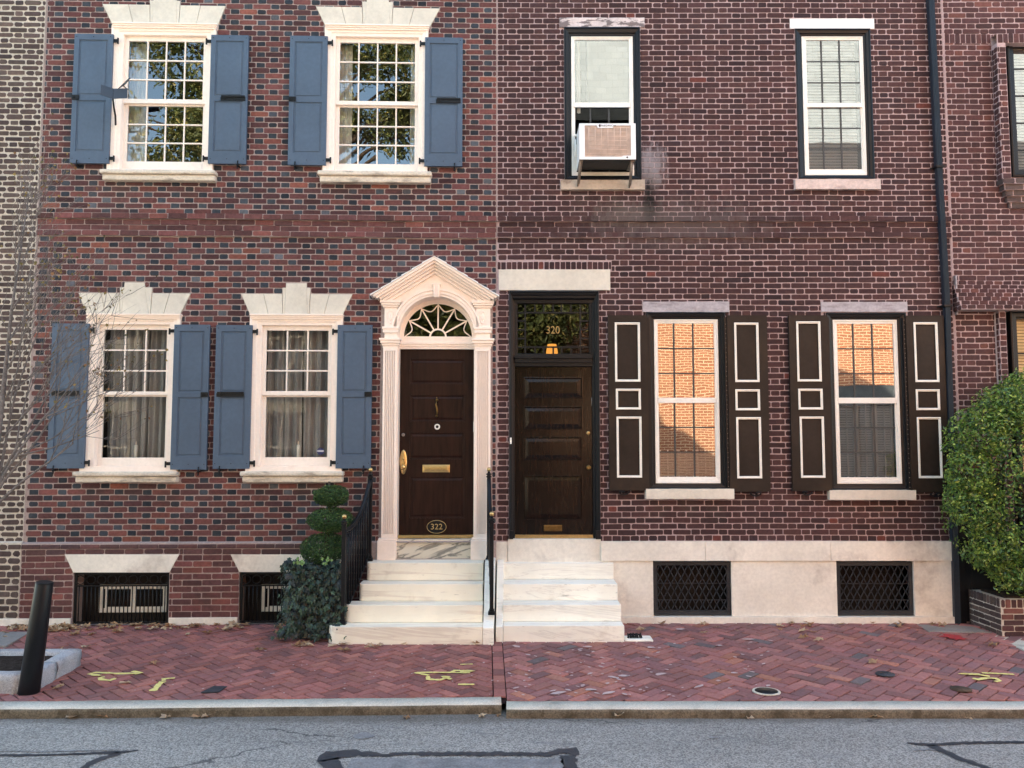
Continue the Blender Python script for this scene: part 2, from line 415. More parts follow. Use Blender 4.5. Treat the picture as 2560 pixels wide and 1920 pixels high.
def text_mesh(txt, size, x, y, z, mb, mi=0, depth=0.004, sx=1.0):      # centred at x, z, facing the street
    cu = bpy.data.curves.new('txt', 'FONT'); cu.body = txt; cu.size = size; cu.align_x = 'CENTER'; cu.align_y = 'CENTER'
    cu.extrude = depth / 2; cu.resolution_u = 3
    ob = bpy.data.objects.new('txt', cu); COL.objects.link(ob)
    dg = bpy.context.evaluated_depsgraph_get()
    me = ob.evaluated_get(dg).to_mesh()
    k = len(mb.v)
    for v in me.vertices: mb.pt((x + v.co.x * sx, y - v.co.z, z + v.co.y))
    for p in me.polygons: mb.face([k + i for i in p.vertices], mi)
    ob.evaluated_get(dg).to_mesh_clear()
    bpy.data.objects.remove(ob); bpy.data.curves.remove(cu)

# ------------------------------------------------------------------ brickwork, brick by brick
JOINT = 0.0085
def pick(pal):
    r = RND(); acc = 0
    for w, c in pal:
        acc += w
        if r <= acc: break
    k = uni(.80, 1.18)
    return (lin(c[0] / 255) * k * uni(.96, 1.04), lin(c[1] / 255) * k, lin(c[2] / 255) * k * uni(.96, 1.04), 1)
def brick(mb, x0, x1, z0, z1, yf, yb, col, mi=1, jit=.0016, r=.007):
    if x1 - x0 < .014 or z1 - z0 < .012: return
    mb.c = col
    j = lambda: uni(-jit, jit)
    wv = .0028 * math.sin(x0 * 1.7 + z0 * 2.9) + .0018 * math.sin(x0 * 4.1 + z0 * 6.0)
    x0 += j(); x1 += j(); z0 += j() * .7 + wv; z1 += j() * .7 + wv; yf += uni(-.0012, .0012)
    r = min(r * uni(.5, 2.0), (x1 - x0) * .3, (z1 - z0) * .3)
    out = [(x0 + r, z0 + j()), (x1 - r, z0 + j()), (x1, z0 + r), (x1, z1 - r), (x1 - r, z1 + j()), (x0 + r, z1 + j()), (x0, z1 - r), (x0, z0 + r)]
    cx, cz = (x0 + x1) / 2, (z0 + z1) / 2
    back = [mb.pt((x, yb, z)) for x, z in out]
    e = .0022
    front = [mb.pt((x - math.copysign(e, x - cx), yf, z - math.copysign(e, z - cz))) for x, z in out]
    mb.face(front, mi)
    for i in range(8): mb.face((back[i], back[(i + 1) % 8], front[(i + 1) % 8], front[i]), mi)
    mb.c = (1, 1, 1, 1)
def cuts(z0, z1, u0, u1, openings):
    """stretches of one course left free by the openings: (a, b, zlo, zhi)"""
    zm = (z0 + z1) / 2
    act = []
    for o in openings:
        if len(o) == 4: a, b, lo, hi = o
        else:                                  # trapezoid: x0b, x1b, x0t, x1t, zlo, zhi
            lo, hi = o[4], o[5]; t = min(1, max(0, (zm - lo) / (hi - lo)))
            a, b = o[0] + (o[2] - o[0]) * t, o[1] + (o[3] - o[1]) * t
        if hi <= z0 + .004 or lo >= z1 - .004 or b <= u0 or a >= u1: continue
        act.append((a, b, lo, hi))
    xs = sorted({u0, u1, *[v for o in act for v in o[:2] if u0 < v < u1]})
    out = []
    for i in range(len(xs) - 1):
        c = (xs[i] + xs[i + 1]) / 2
        zl, zh = z0, z1
        for (a, b, lo, hi) in act:
            if a < c < b:
                if lo <= zl and hi >= zh: zl = zh
                elif lo > zl and lo < zh and hi >= zh: zh = lo
                elif hi < zh and hi > zl and lo <= zl: zl = hi
                else: zl = zh
        if zh - zl < .015: continue
        if out and abs(out[-1][1] - xs[i]) < 1e-6 and abs(out[-1][2] - zl) < 1e-5 and abs(out[-1][3] - zh) < 1e-5:
            out[-1] = (out[-1][0], xs[i + 1], zl, zh)
        else: out.append((xs[i], xs[i + 1], zl, zh))
    return out
def course(mb, z0, z1, u0, u1, idx, kind, openings, pal_s, pal_h, yf=-.005, yb=.004, phase=0.0, mi=1, jit=.0024, st=.2145, hd=.1015, r=.007):
    z1 -= JOINT
    j = JOINT
    seq = {'flemish': [(st, 's'), (hd, 'h')], 'stretch': [(st + .006, 's')], 'header': [(hd, 'h')], 'soldier': [(.058, 's')]}[kind]
    unit = sum(w + j for w, _ in seq)
    off = phase + (idx % 2) * unit / 2
    for (a, b, zl, zh) in cuts(z0, z1, u0, u1, openings):
        k = math.floor((a - off) / unit) - 1
        x = off + k * unit
        while x < b:
            for w, t in seq:
                p0, p1 = max(x, a + j * .5), min(x + w, b - j * .5)
                if p1 - p0 > .018: brick(mb, p0, p1, zl, zh, yf, yb, pick(pal_h if t == 'h' else pal_s), mi, jit, r)
                x += w + j
def reveals(mb, holes, yf, yb, mi=0):
    for (x0, x1, z0, z1) in holes:
        mb.poly([(x0, yf, z0), (x0, yb, z0), (x0, yb, z1), (x0, yf, z1)], mi)
        mb.poly([(x1, yf, z0), (x1, yf, z1), (x1, yb, z1), (x1, yb, z0)], mi)
        mb.poly([(x0, yf, z0), (x1, yf, z0), (x1, yb, z0), (x0, yb, z0)], mi)
        mb.poly([(x0, yf, z1), (x0, yb, z1), (x1, yb, z1), (x1, yf, z1)], mi)

# ------------------------------------------------------------------ measured levels
def zl(px, py, w=0): return PL(FL, px, py, w)[1]
def zr(px, py, w=0): return PL(FR, px, py, w)[1]
def xl(px, py, w=0): return PL(FL, px, py, w)[0]
def xr(px, py, w=0): return PL(FR, px, py, w)[0]
TOP = 7.95
L0 = xl(97, 480); L1 = UJ                       # left house
R0 = UJ; R1 = xr(2373, 480)                     # right house
LB0, LB1 = zl(660, 592.5), zl(660, 537)         # string course
RB0, RB1 = zr(1620, 595), zr(1620, 542)
WT = zl(330, 1355); LBASE = zl(470, 1541)
ROOF_Z = 10.6

PAL_LS = [(.36, (100, 63, 61)), (.27, (86, 57, 57)), (.14, (112, 69, 65)), (.17, (76, 50, 51)), (.04, (126, 76, 66)), (.02, (68, 45, 46))]
PAL_LH = [(.45, (50, 55, 62)), (.25, (62, 67, 74)), (.22, (42, 46, 53)), (.08, (88, 91, 97))]
PAL_LB = [(.45, (98, 64, 63)), (.25, (110, 69, 67)), (.22, (84, 57, 57)), (.08, (124, 76, 70))]
PAL_LW = [(.5, (88, 62, 61)), (.3, (78, 58, 59)), (.2, (96, 64, 62))]
PAL_RS = [(.45, (69, 47, 47)), (.28, (62, 43, 44)), (.2, (76, 51, 50)), (.06, (56, 40, 42)), (.01, (104, 58, 52))]
PAL_FS = [(.4, (84, 71, 67)), (.3, (76, 63, 61)), (.2, (94, 79, 74)), (.1, (66, 56, 56))]
PAL_XS = [(.45, (80, 54, 54)), (.3, (72, 50, 50)), (.2, (90, 60, 58)), (.05, (106, 68, 62))]

# ------------------------------------------------------------------ LEFT HOUSE (red and black Flemish bond)
left_house = thing('brick_house', 'red and black checkered brick house with blue shutters and cream arched doorway', 'house', (0, 0, 0), FL)
WL = dict(
    a=dict(cap=(280, 543), cx=(277, 539), gx=(320, 507.5), yt=64, yg=106, mr=(250, 262), ygb=404, ybr=428, sill=(254, 542, 428, 453), sillpx=(259, 540), cols=4, low=4,
           lin=((257, 12), (565, 16), (546, 63), (281, 62)), key=(376, 452, 3, 386, 441, -14), sh=((186.5, 283, 177, 274, 86, 409), (530.5, 622.5, 519, 615, 89, 410))),
    b=dict(cap=(812, 1073), cx=(811, 1070), gx=(849, 1037), yt=68, yg=110, mr=(255, 266), ygb=410, ybr=431, sill=(796, 1080, 431, 458), sillpx=(801, 1078), cols=4, low=4,
           lin=((790, 18), (1100, 22), (1075, 67), (813, 67)), key=(906, 983, 6, 919, 971, -14), sh=((724, 818, 722, 816, 91, 413), (1064, 1157.5, 1060, 1155, 95, 416))),
    c=dict(cap=(217.6, 452), cx=(213, 449), gx=(258, 415), yt=786, yg=825, mr=(979, 989), ygb=1144, ybr=1165, sill=(187, 447, 1179, 1206), sillpx=(191, 445), cols=3, low=1,
           lin=((197, 733), (478, 734), (452, 785), (217, 784)), key=(301, 382, 719, 313, 362, 707), sh=((131, 222, 120, 212, 809, 1171), (438.6, 527, 425, 515, 812, 1174))),
    d=dict(cap=(625, 858), cx=(623, 856), gx=(665, 820), yt=787, yg=827, mr=(978, 990), ygb=1143, ybr=1164, sill=(603, 860, 1178, 1206), sillpx=(607, 858), cols=3, low=1,
           lin=((603, 735), (882, 736), (858, 786), (625, 786)), key=(706.5, 777, 720, 716, 767, 709), sh=((541, 631, 533, 624, 813, 1172), (845, 931.6, 839.5, 927, 813, 1171))))
l_holes, l_open = [], []
for w in WL.values():
    ym = (w['yt'] + w['sill'][2]) / 2
    x0, x1 = xl(w['cx'][0], ym) + .02, xl(w['cx'][1], ym) - .02
    xm = sum(w['cx']) / 2
    zt, zb, zs = zl(xm, w['yt']), zl(xm, w['sill'][2] + 3), zl(xm, w['sill'][3])
    w['zt'], w['zb'], w['zs'], w['x0'], w['x1'] = zt, zb, zs, x0 - .02, x1 + .02
    l_holes.append((x0, x1, zb, zt)); l_open.append((x0 - .02, x1 + .02, zb, zt))
    s = PR(FL, *w['sill'], .05); w['S'] = s
    l_open.append((s[0] + .02, s[1] - .02, s[2], s[3]))
    (a, b, c, d) = [PL(FL, *p) for p in w['lin']]
    w['L'] = (d[0], c[0], a[0], b[0], (c[1] + d[1]) / 2, (a[1] + b[1]) / 2)
    l_open.append(w['L'])
    k = w['key']; ky = w['L'][5]
    w['K'] = (xl(k[0], k[2]), xl(k[1], k[2]), zl(xm, k[2]), xl(k[3], k[2]), xl(k[4], k[2]), zl(xm, k[5]))
    l_open.append((w['K'][0], w['K'][1], ky - .02, w['K'][2])); l_open.append((w['K'][3], w['K'][4], ky - .02, w['K'][5]))
# doorway
D_X0, D_X1 = xl(957, 1100), xl(1226, 1100)
D_Z1 = zl(1091, 770); D_SILL = zl(1090, 1395)
l_holes.append((xl(986, 1000), xl(1196, 1000), D_SILL, zl(1091, 735)))
EAV_L, EAV_R, APEX = PL(FL, 934, 741, .1), PL(FL, 1243, 744, .1), PL(FL, 1087, 647, .1)
DOOR_C = (EAV_L[0] + EAV_R[0]) / 2
l_open.append((xl(950, 1100) - .0, xl(1230, 1100), D_SILL - .2, zl(1091, 742)))
l_open.append((EAV_L[0] + .09, EAV_R[0] - .09, DOOR_C - .02, DOOR_C + .02, zl(1091, 742) - .01, APEX[1] - .02))
# cellar lights
CL = []
for (lx, bx, y0, y1, yb) in (((163, 449), (184, 424), 1386, 1431, 1552), ((577, 862), (599, 839), 1386, 1430, 1555)):
    a, b = PL(FL, lx[0], y0, .05), PL(FL, lx[1], y0, .05)
    c, d = PL(FL, bx[0], y1, .05), PL(FL, bx[1], y1, .05)
    zbt = -0.02
    CL.append((a, b, c, d, zbt))
    l_holes.append((c[0], d[0], zbt, c[1]))
pl_open = []
for (a, b, c, d, zbt) in CL:
    pl_open.append((c[0], d[0], a[0], b[0], c[1], a[1])); pl_open.append((c[0], d[0], zbt - .1, c[1]))

mb = MB()
mb.grid(L0, L1, WT, TOP, l_holes, 0.0, 0)
reveals(mb, [h for h in l_holes if h[3] > WT + .3], 0.0, 0.30, 0)
n = round((LB0 - WT) / .0700); p = (LB0 - WT) / n
for i in range(n):
    course(mb, WT + i * p, WT + (i + 1) * p, L0 + .012, L1 - .004, i, 'flemish', l_open, PAL_LS, PAL_LH, phase=.03)
p = (LB1 - LB0) / 4; z = LB1; i = 0
while z < TOP - .08:
    course(mb, z, z + .0690, L0 + .012, L1 - .004, i, 'flemish', l_open, PAL_LS, PAL_LH, phase=.09); z += .0690; i += 1
mb.poly([(L0 - .006, -.0065, WT), (L0 + .009, -.0065, WT), (L0 + .009, -.0065, TOP), (L0 - .006, -.0065, TOP)], 0)
mb.poly([(L1 - .006, -.0045, .4), (L1 + .004, -.0045, .4), (L1 + .004, -.0045, TOP), (L1 - .006, -.0045, TOP)], 0)
mb.build('wall', ['mortar_left', 'brick_left'], left_house, recalc=False)
# string course : one projecting course over two plain ones over another projecting one
def string_course(parent, x0, x1, z0, z1, pal, mats, tiles=PAL_LB):
    mb = MB(); p = (z1 - z0) / 4
    for i, w in enumerate((.034, .016, .016, .050)):
        a = z0 + i * p
        mb.box(x0, x1, -w + .006, .0, a + (.003 if i else .0), a + p - .002, 0)
        course(mb, a + .002, a + p + .004, x0, x1, i, 'stretch', [], pal, pal, -w, -w + .008, phase=uni(0, .1))
    mb.build('string_course', mats, parent, recalc=False)
string_course(left_house, L0 + .004, L1 - .002, LB0, LB1, PAL_LB, ['mortar_left', 'brick_left'])
# plinth below the water table
mb = MB(); PW = .05
mb.grid(L0, L1 + .0, -.05, WT - .01, l_holes, -PW, 0)
reveals(mb, [h for h in l_holes if h[3] < WT], -PW, .25, 0)
mb.poly([(L0, -PW, WT - .01), (L1, -PW, WT - .01), (L1, .02, WT + .012), (L0, .02, WT + .012)], 0)
wz = zl(330, 1372, .05); w2 = zl(330, 1387, .05)
x = L0                                           # moulded bricks of the water table
while x < UJ - .02:
    x2 = min(x + .228, L1)
    if not (x2 > D_X0 - .12 and x < D_X1 + .1):
        mb.c = pick(PAL_LW)
        prof = [(-.002, WT + .004), (-.030, WT - .006), (-.056, WT - .030), (-PW - .012, wz + .014), (-PW - .012, wz + .004), (-.02, wz + .004)]
        a = [mb.pt((x + .005, y, z)) for y, z in prof]; b = [mb.pt((x2 - .005, y, z)) for y, z in prof]
        for k in range(len(prof)): mb.face((a[k], b[k], b[(k + 1) % len(prof)], a[(k + 1) % len(prof)]), 1)
        mb.face(a[::-1], 1); mb.face(b, 1)
        mb.c = (1, 1, 1, 1)
    x = x2
dcut = [(D_X0 - .13, L1 + 1, -1, WT + .1)]
course(mb, w2, wz + .002, L0 + .005, L1, 0, 'stretch', pl_open + dcut, PAL_LW, PAL_LW, -PW - .006, -PW + .004)
n = round((w2 - LBASE) / .0715); p = (w2 - LBASE) / n
for i in range(n): course(mb, LBASE + i * p, LBASE + (i + 1) * p, L0 + .005, L1, i + 1, 'stretch', pl_open + dcut, PAL_LB, PAL_LB, -PW - .005, -PW + .004)
mb.build('plinth', ['mortar_left', 'brick_left'], left_house, recalc=False)
mb = MB()
xs = [L0] + [v for (a, b, c, d, zb_) in CL for v in (c[0] - .01, d[0] + .01)] + [D_X0 - .2]
for k in range(0, len(xs), 2):
    mb = MB(); mb.box(xs[k], xs[k + 1], -PW - .02, .05, -.06, LBASE - .004); mb.build('stone_base', 'stone_base', left_house, .004)

def voussoirs(parent, w, n_side=2):
    """flat arch: two blocks each side of a stepped keystone"""
    x0b, x1b, x0t, x1t, z0, z1 = w['L']; k = w['K']
    mb = MB(); y0 = -.016; y1 = .05; g = .0022
    kb0, kb1 = k[0] + .012, k[1] - .012
    mb.prism([(kb0 + .022, z0), (kb1 - .022, z0), (k[4], k[5]), (k[3], k[5])], y0 - .006, y1)
    mb.prism([(kb0 + g, z0), (kb0 + .022 - g, z0), (k[3] - g, k[2]), (k[0] + g, k[2])], y0 - .003, y1)
    mb.prism([(kb1 - .022 + g, z0), (kb1 - g, z0), (k[1] - g, k[2]), (k[4] + g, k[2])], y0 - .003, y1)
    for (b0, b1, t0, t1) in ((x0b, kb0, x0t, k[0]), (kb1, x1b, k[1], x1t)):
        bm, tm = b0 + (b1 - b0) * (.56 if b0 == x0b else .44), t0 + (t1 - t0) * (.55 if b0 == x0b else .45)
        mb.prism([(b0 + g, z0), (bm - g, z0), (tm - g, z1), (t0 + g, z1)], y0, y1)
        mb.prism([(bm + g, z0), (b1 - g, z0), (t1 - g, z1), (tm + g, z1)], y0, y1)
    mb.build('lintel', 'stone', parent, .003)

def curtain(parent, x0, x1, z0, z1, y, mat, amp=.018, folds=9, gap=None, name='curtain'):
    mb = MB(); n = int(max(16, (x1 - x0) / .008)); rows = 5
    ph = [uni(0, 6.28) for _ in range(6)]
    g = []
    for j in range(rows):
        row = []
        for i in range(n + 1):
            t = i / n; x = x0 + (x1 - x0) * t
            f = math.sin(t * folds * 6.28 + ph[0] + .8 * math.sin(t * 5 + ph[1])) + .5 * math.sin(t * folds * 2.3 * 6.28 + ph[2] + j * .15)
            row.append(mb.pt((x + .004 * math.sin(j * 1.3 + ph[3] + t * 9), y + amp * f * (1 - .12 * j / rows), z1 + (z0 - z1) * j / (rows - 1))))
        g.append(row)
    for j in range(rows - 1):
        for i in range(n): mb.face((g[j + 1][i], g[j + 1][i + 1], g[j][i + 1], g[j][i]), 0, True)
    return mb.build(name, mat, parent, recalc=False)

def left_window(w, key):
    x0, x1, zt, zb = w['x0'], w['x1'], w['zt'], w['zb']
    xm = sum(w['cx']) / 2
    mb = MB()
    ins = (x1 - x0 - (xl(w['gx'][1], 500 if False else (w['yg'] + w['ygb']) / 2, -.05) - xl(w['gx'][0], (w['yg'] + w['ygb']) / 2, -.05))) / 2
    gx0, gx1 = xl(w['gx'][0], (w['yg'] + w['ygb']) / 2, -.05), xl(w['gx'][1], (w['yg'] + w['ygb']) / 2, -.05)
    gzt, gzb = zl(xm, w['yg'], -.05), zl(xm, w['ygb'], -.06)
    m0, m1 = zl(xm, w['mr'][1], -.05), zl(xm, w['mr'][0], -.05)
    so0, so1, soT, soB = gx0 - .045, gx1 + .045, gzt + .055, zl(xm, w['ybr'], -.04)
    # casing : three sides of stepped moulding + sill board
    steps = [(0.0, -.012), (0.0, -.050), (.022, -.050), (.026, -.040), (.060, -.036), (.064, -.026), (.100, -.022), (.104, -.008)]
    sides = []
    for (d, y) in steps:
        cap = max(.0, d)
        sides.append((x0 + d * (so0 - x0) / .104, x1 - d * (x1 - so1) / .104, zt - .03 - d * (zt - .03 - soT) / .104, y))
    sides.append((so0, so1, soT, .065))
    prev = None
    for (a, b, c, y) in sides:
        cur = [mb.pt((a, y, zb)), mb.pt((a, y, c)), mb.pt((b, y, c)), mb.pt((b, y, zb))]
        if prev:
            for i in range(3): mb.face((prev[i], cur[i], cur[i + 1], prev[i + 1]), 0)
        prev = cur
    # head moulding, stepped
    c0, c1 = xl(w['cap'][0], w['yt'] + 10, .06), xl(w['cap'][1], w['yt'] + 10, .06)
    mb.box(c0 + .010, c1 - .010, -.058, -.0, zt - .062, zt - .040)
    mb.box(c0 + .004, c1 - .004, -.070, -.0, zt - .040, zt - .020)
    mb.box(c0, c1, -.084, -.0, zt - .020, zt - .002)
    # wooden sub-sill
    zs1 = soB
    mb.box(x0 - .012, x1 + .012, -.054, .08, zb - .003, zs1 - .012)
    mb.box(so0 + .002, so1 - .002, -.03, .07, zs1 - .012, zs1)
    win = mb.build('window', 'trim', left_house, .0025)
    # sashes
    ms = .0085
    def sash(name, z0, z1, gz0, gz1, y, rows, cols):
        m = MB()
        m.box(so0, gx0, y, y + .035, z0, z1); m.box(gx1, so1, y, y + .035, z0, z1)
        m.box(gx0, gx1, y + .0005, y + .035, gz1, z1); m.box(gx0, gx1, y + .0005, y + .035, z0, gz0)
        for i in range(1, cols):
            x = gx0 + (gx1 - gx0) * i / cols
            m.box(x - ms, x + ms, y + .005, y + .030, gz0, gz1)
        for j in range(1, rows):
            z = gz0 + (gz1 - gz0) * j / rows
            m.box(gx0, gx1, y + .003, y + .028, z - ms, z + ms)
        m.build(name, 'sash_white', win, .0025)
        g = MB()
        if cols == 1: g.poly([(gx0, y + .018, gz0), (gx1, y + .018, gz0), (gx1, y + .018, gz1), (gx0, y + .018, gz1)])
        for i in range(cols if cols > 1 else 0):
            for j in range(rows):                # each old pane sits a hair out of true
                a, b = gx0 + (gx1 - gx0) * i / cols, gx0 + (gx1 - gx0) * (i + 1) / cols
                c, d = gz0 + (gz1 - gz0) * j / rows, gz0 + (gz1 - gz0) * (j + 1) / rows
                e = lambda: uni(-.0009, .0009)
                yc = y + .017
                g.poly([(a, yc + e(), c), (b, yc + e(), c), (b, yc + e(), d), (a, yc + e(), d)])
        g.build('pane', 'glass_old' if key in 'ab' else 'glass_low', win, recalc=False)
    sash('upper_sash', m0 + .006, soT, m1, gzt, .022, 3, w['cols'])
    if w['low'] > 1: sash('lower_sash', soB, m0 + .018, gzb, m0 - .012, .060, 3, w['cols'])
    else: sash('lower_sash', soB, m0 + .018, gzb, m0 - .012, .060, 1, 1)
    # stone sill
    s = w['S']; m = MB(); h = s[3] - s[2]
    m.box(s[0], s[1], -.125, .02, s[2] + h * .58, s[3])
    m.box(s[0] + .022, s[1] - .012, -.092, .02, s[2], s[2] + h * .58 - .0005)
    m.build('sill', 'sill_stone', win, .016)
    voussoirs(left_house, w)
    if key in 'cd':
        ysp = gx0 + (gx1 - gx0) * (.62 if key == 'c' else .52)
        curtain(win, so0, ysp, soB, soT, .26, 'curtain', .048, 4.0)
        curtain(win, ysp + .012, so1, soB, soT, .265, 'curtain', .048, 2.7)
    else:
        curtain(win, so0, gx0 + (.17 if key == 'a' else .13), soB, soT, .20, 'voile', .012, 3)
        if key == 'b': curtain(win, gx1 - .07, so1, soB, soT, .20, 'voile', .012, 2)
    w['g'] = (gx0, gx1, gzb, gzt, soB)
    return win
for key, w in WL.items(): w['win'] = left_window(w, key)

def blue_shutter(sh, side, upper):
    xa0, xa1, xb0, xb1, yt, yb = sh
    x0, x1, z0, z1 = PR(FL, (xa0 + xb0) / 2, (xa1 + xb1) / 2, yt, yb, .06)
    W = x1 - x0; H = z1 - z0
    mb = MB(); st = W * (.125 if upper else .15)
    rt, rb = H * .045, H * .09
    midz = z0 + H * (.505 if upper else .515); rm = .035
    holes = [(x0 + st, x1 - st, z0 + rb, midz - rm), (x0 + st, x1 - st, midz + rm * .8, z1 - rt)]
    mb.panelled(x0, x1, z0, z1, -.075, -.038, holes, [(.001, .010), (.006, .013), (.022, .012), (.026, .006)])
    o = mb.build('shutter', 'blue', left_house, .003)
    inner = x1 if side == 'l' else x0            # the edge beside the window
    sg = 1 if side == 'l' else -1
    outer = x0 if side == 'l' else x1
    for zc in ((z1 - .075), (z0 + .07)):
        m = MB()
        a, b = sorted((inner - sg * .0, inner + sg * .062))
        m.box(a, b, -.062, -.050, zc - .020, zc + .020)
        m.tube([(inner + sg * .058, -.068, zc - .045), (inner + sg * .058, -.068, zc + .03)], .0115, 8)
        m.build('hinge', 'black_iron', o, .002)
    m = MB()                                    # bolt: long bar on one leaf, catch on the other
    long_ = (side == 'r') if upper else (sh is WL['c']['sh'][0] or sh is WL['d']['sh'][0])
    if long_:
        a, b = (x0 + W * .30, x1 - W * .05) if upper else (x0 + W * .06, x0 + W * .82)
        m.box(a, b, -.090, -.0745, midz - .030, midz + .012); m.box(a + .01, b, -.100, -.0895, midz + .006, midz + .030)
        m.box(a + .04, a + .06, -.104, -.089, midz - .014, midz + .018)
    else:
        a, b = (outer - .002, outer + .085) if side == 'l' else (outer - .085, outer + .002)
        m.box(a, b, -.090, -.0745, midz - .030, midz + .028); m.box(a + .02, a + .035, -.100, -.0895, midz - .012, midz + .010)
    m.build('bolt', 'black_iron', o, .002)
    for zc in (z1 - H * .022, z0 + H * .036):   # screw heads
        for t in (.06, .5, .94):
            m = MB(); m.lathe([(.0055, 0), (.0055, -.004)], (x0 + W * t, -.0752, zc), 8, axis='y'); m.build('screw', 'black_iron', o)
    m = MB()                                    # shutter dog holding the leaf open
    xc = outer + sg * W * .2
    m.tube([(xc, -.092, z0 + .022), (xc - .004, -.095, z0 - .02), (xc + .003, -.093, z0 - .055)], [.006, .010, .007], 8)
    m.tube([(xc, -.0, z0 - .022), (xc, -.098, z0 - .022)], .010, 8)
    m.ball((xc, -.100, z0 - .022), .014, 8); m.ball((xc - .003, -.094, z0 - .062), .011, 8); m.ball((xc, -.092, z0 + .026), .010, 8)
    m.build('shutter_dog', 'black_iron', o)
for key, w in WL.items():
    blue_shutter(w['sh'][0], 'l', key in 'ab'); blue_shutter(w['sh'][1], 'r', key in 'ab')

# cellar lights with iron grates in the plinth
for k, (a, b, c, d, zbt) in enumerate(CL):
    mb = MB()
    mb.prism([c, d, b, a], -PW - .012, .1)
    mb.build('cellar_lintel', 'stone_base', left_house, .003)
    x0, x1, z0, z1 = c[0] + .01, d[0] - .01, .0, c[1] - .005
    m = MB(); y = -.02
    m.box(x0, x0 + .022, y - .012, y + .012, z0, z1); m.box(x1 - .022, x1, y - .012, y + .012, z0, z1)
    m.box(x0 + .022, x1 - .022, y - .012, y + .012, z1 - .025, z1); m.box(x0 + .022, x1 - .022, y - .012, y + .012, z1 - .165, z1 - .150)
    m.box(x0 + .022, x1 - .022, y - .012, y + .012, z0 + .01, z0 + .035)
    nb = 23
    for i in range(1, nb):
        x = x0 + (x1 - x0) * i / nb; m.tube([(x, y, z0 + .02), (x, y, z1 - .155)], .0065, 6)
    nr = 9
    for i in range(nr):
        xc = x0 + .06 + (x1 - x0 - .12) * i / (nr - 1); zc = z1 - .088
        pts = [(xc + .05 * math.cos(t * 6.2832 / 18), y, zc + .05 * math.sin(t * 6.2832 / 18)) for t in range(19)]
        m.tube(pts, .006, 6, caps=False)
    for x in (.3, .62): m.box(x0 + (x1 - x0) * x - .014, x0 + (x1 - x0) * x + .014, y - .02, y + .02, z1 - .006, z1 + .012)
    m.build('window_grate', 'black_iron', left_house)
    # window down in the light well
    m = MB(); wx0, wx1 = x0 + (x1 - x0) * .17, x1 - (x1 - x0) * .07; wz0, wz1 = z0 + .10, z1 - .18; yy = .20
    m.ring(wx0, wx1, wz0, wz1, [(0, yy), (.0, yy - .02), (.045, yy - .02), (.05, yy)])
    m.ring(wx0 + .075, wx1 - .05, wz0 + .04, wz1 - .03, [(0, yy - .006), (0, yy - .016), (.022, yy - .016), (.024, yy)])
    xm_ = wx0 + (wx1 - wx0) * .49
    m.box(xm_ - .028, xm_ + .028, yy - .022, yy, wz0 + .046, wz1 - .046)
    w_ = m.build('cellar_window', 'sash_ivory', left_house, .002)
    m = MB(); m.poly([(wx0, yy + .004, wz0), (wx1, yy + .004, wz0), (wx1, yy + .004, wz1), (wx0, yy + .004, wz1)]); m.build('pane', 'glass_low', w_, recalc=False)
    m = MB()
    m.box(x0 - .05, x1 + .05, .215, .24, -.4, z1 + .05); m.box(x0 - .05, x0 - .011, .0, .215, -.4, z1 + .05); m.box(x1 + .011, x1 + .05, .0, .215, -.4, z1 + .05)
    m.build('light_well', 'room', left_house)

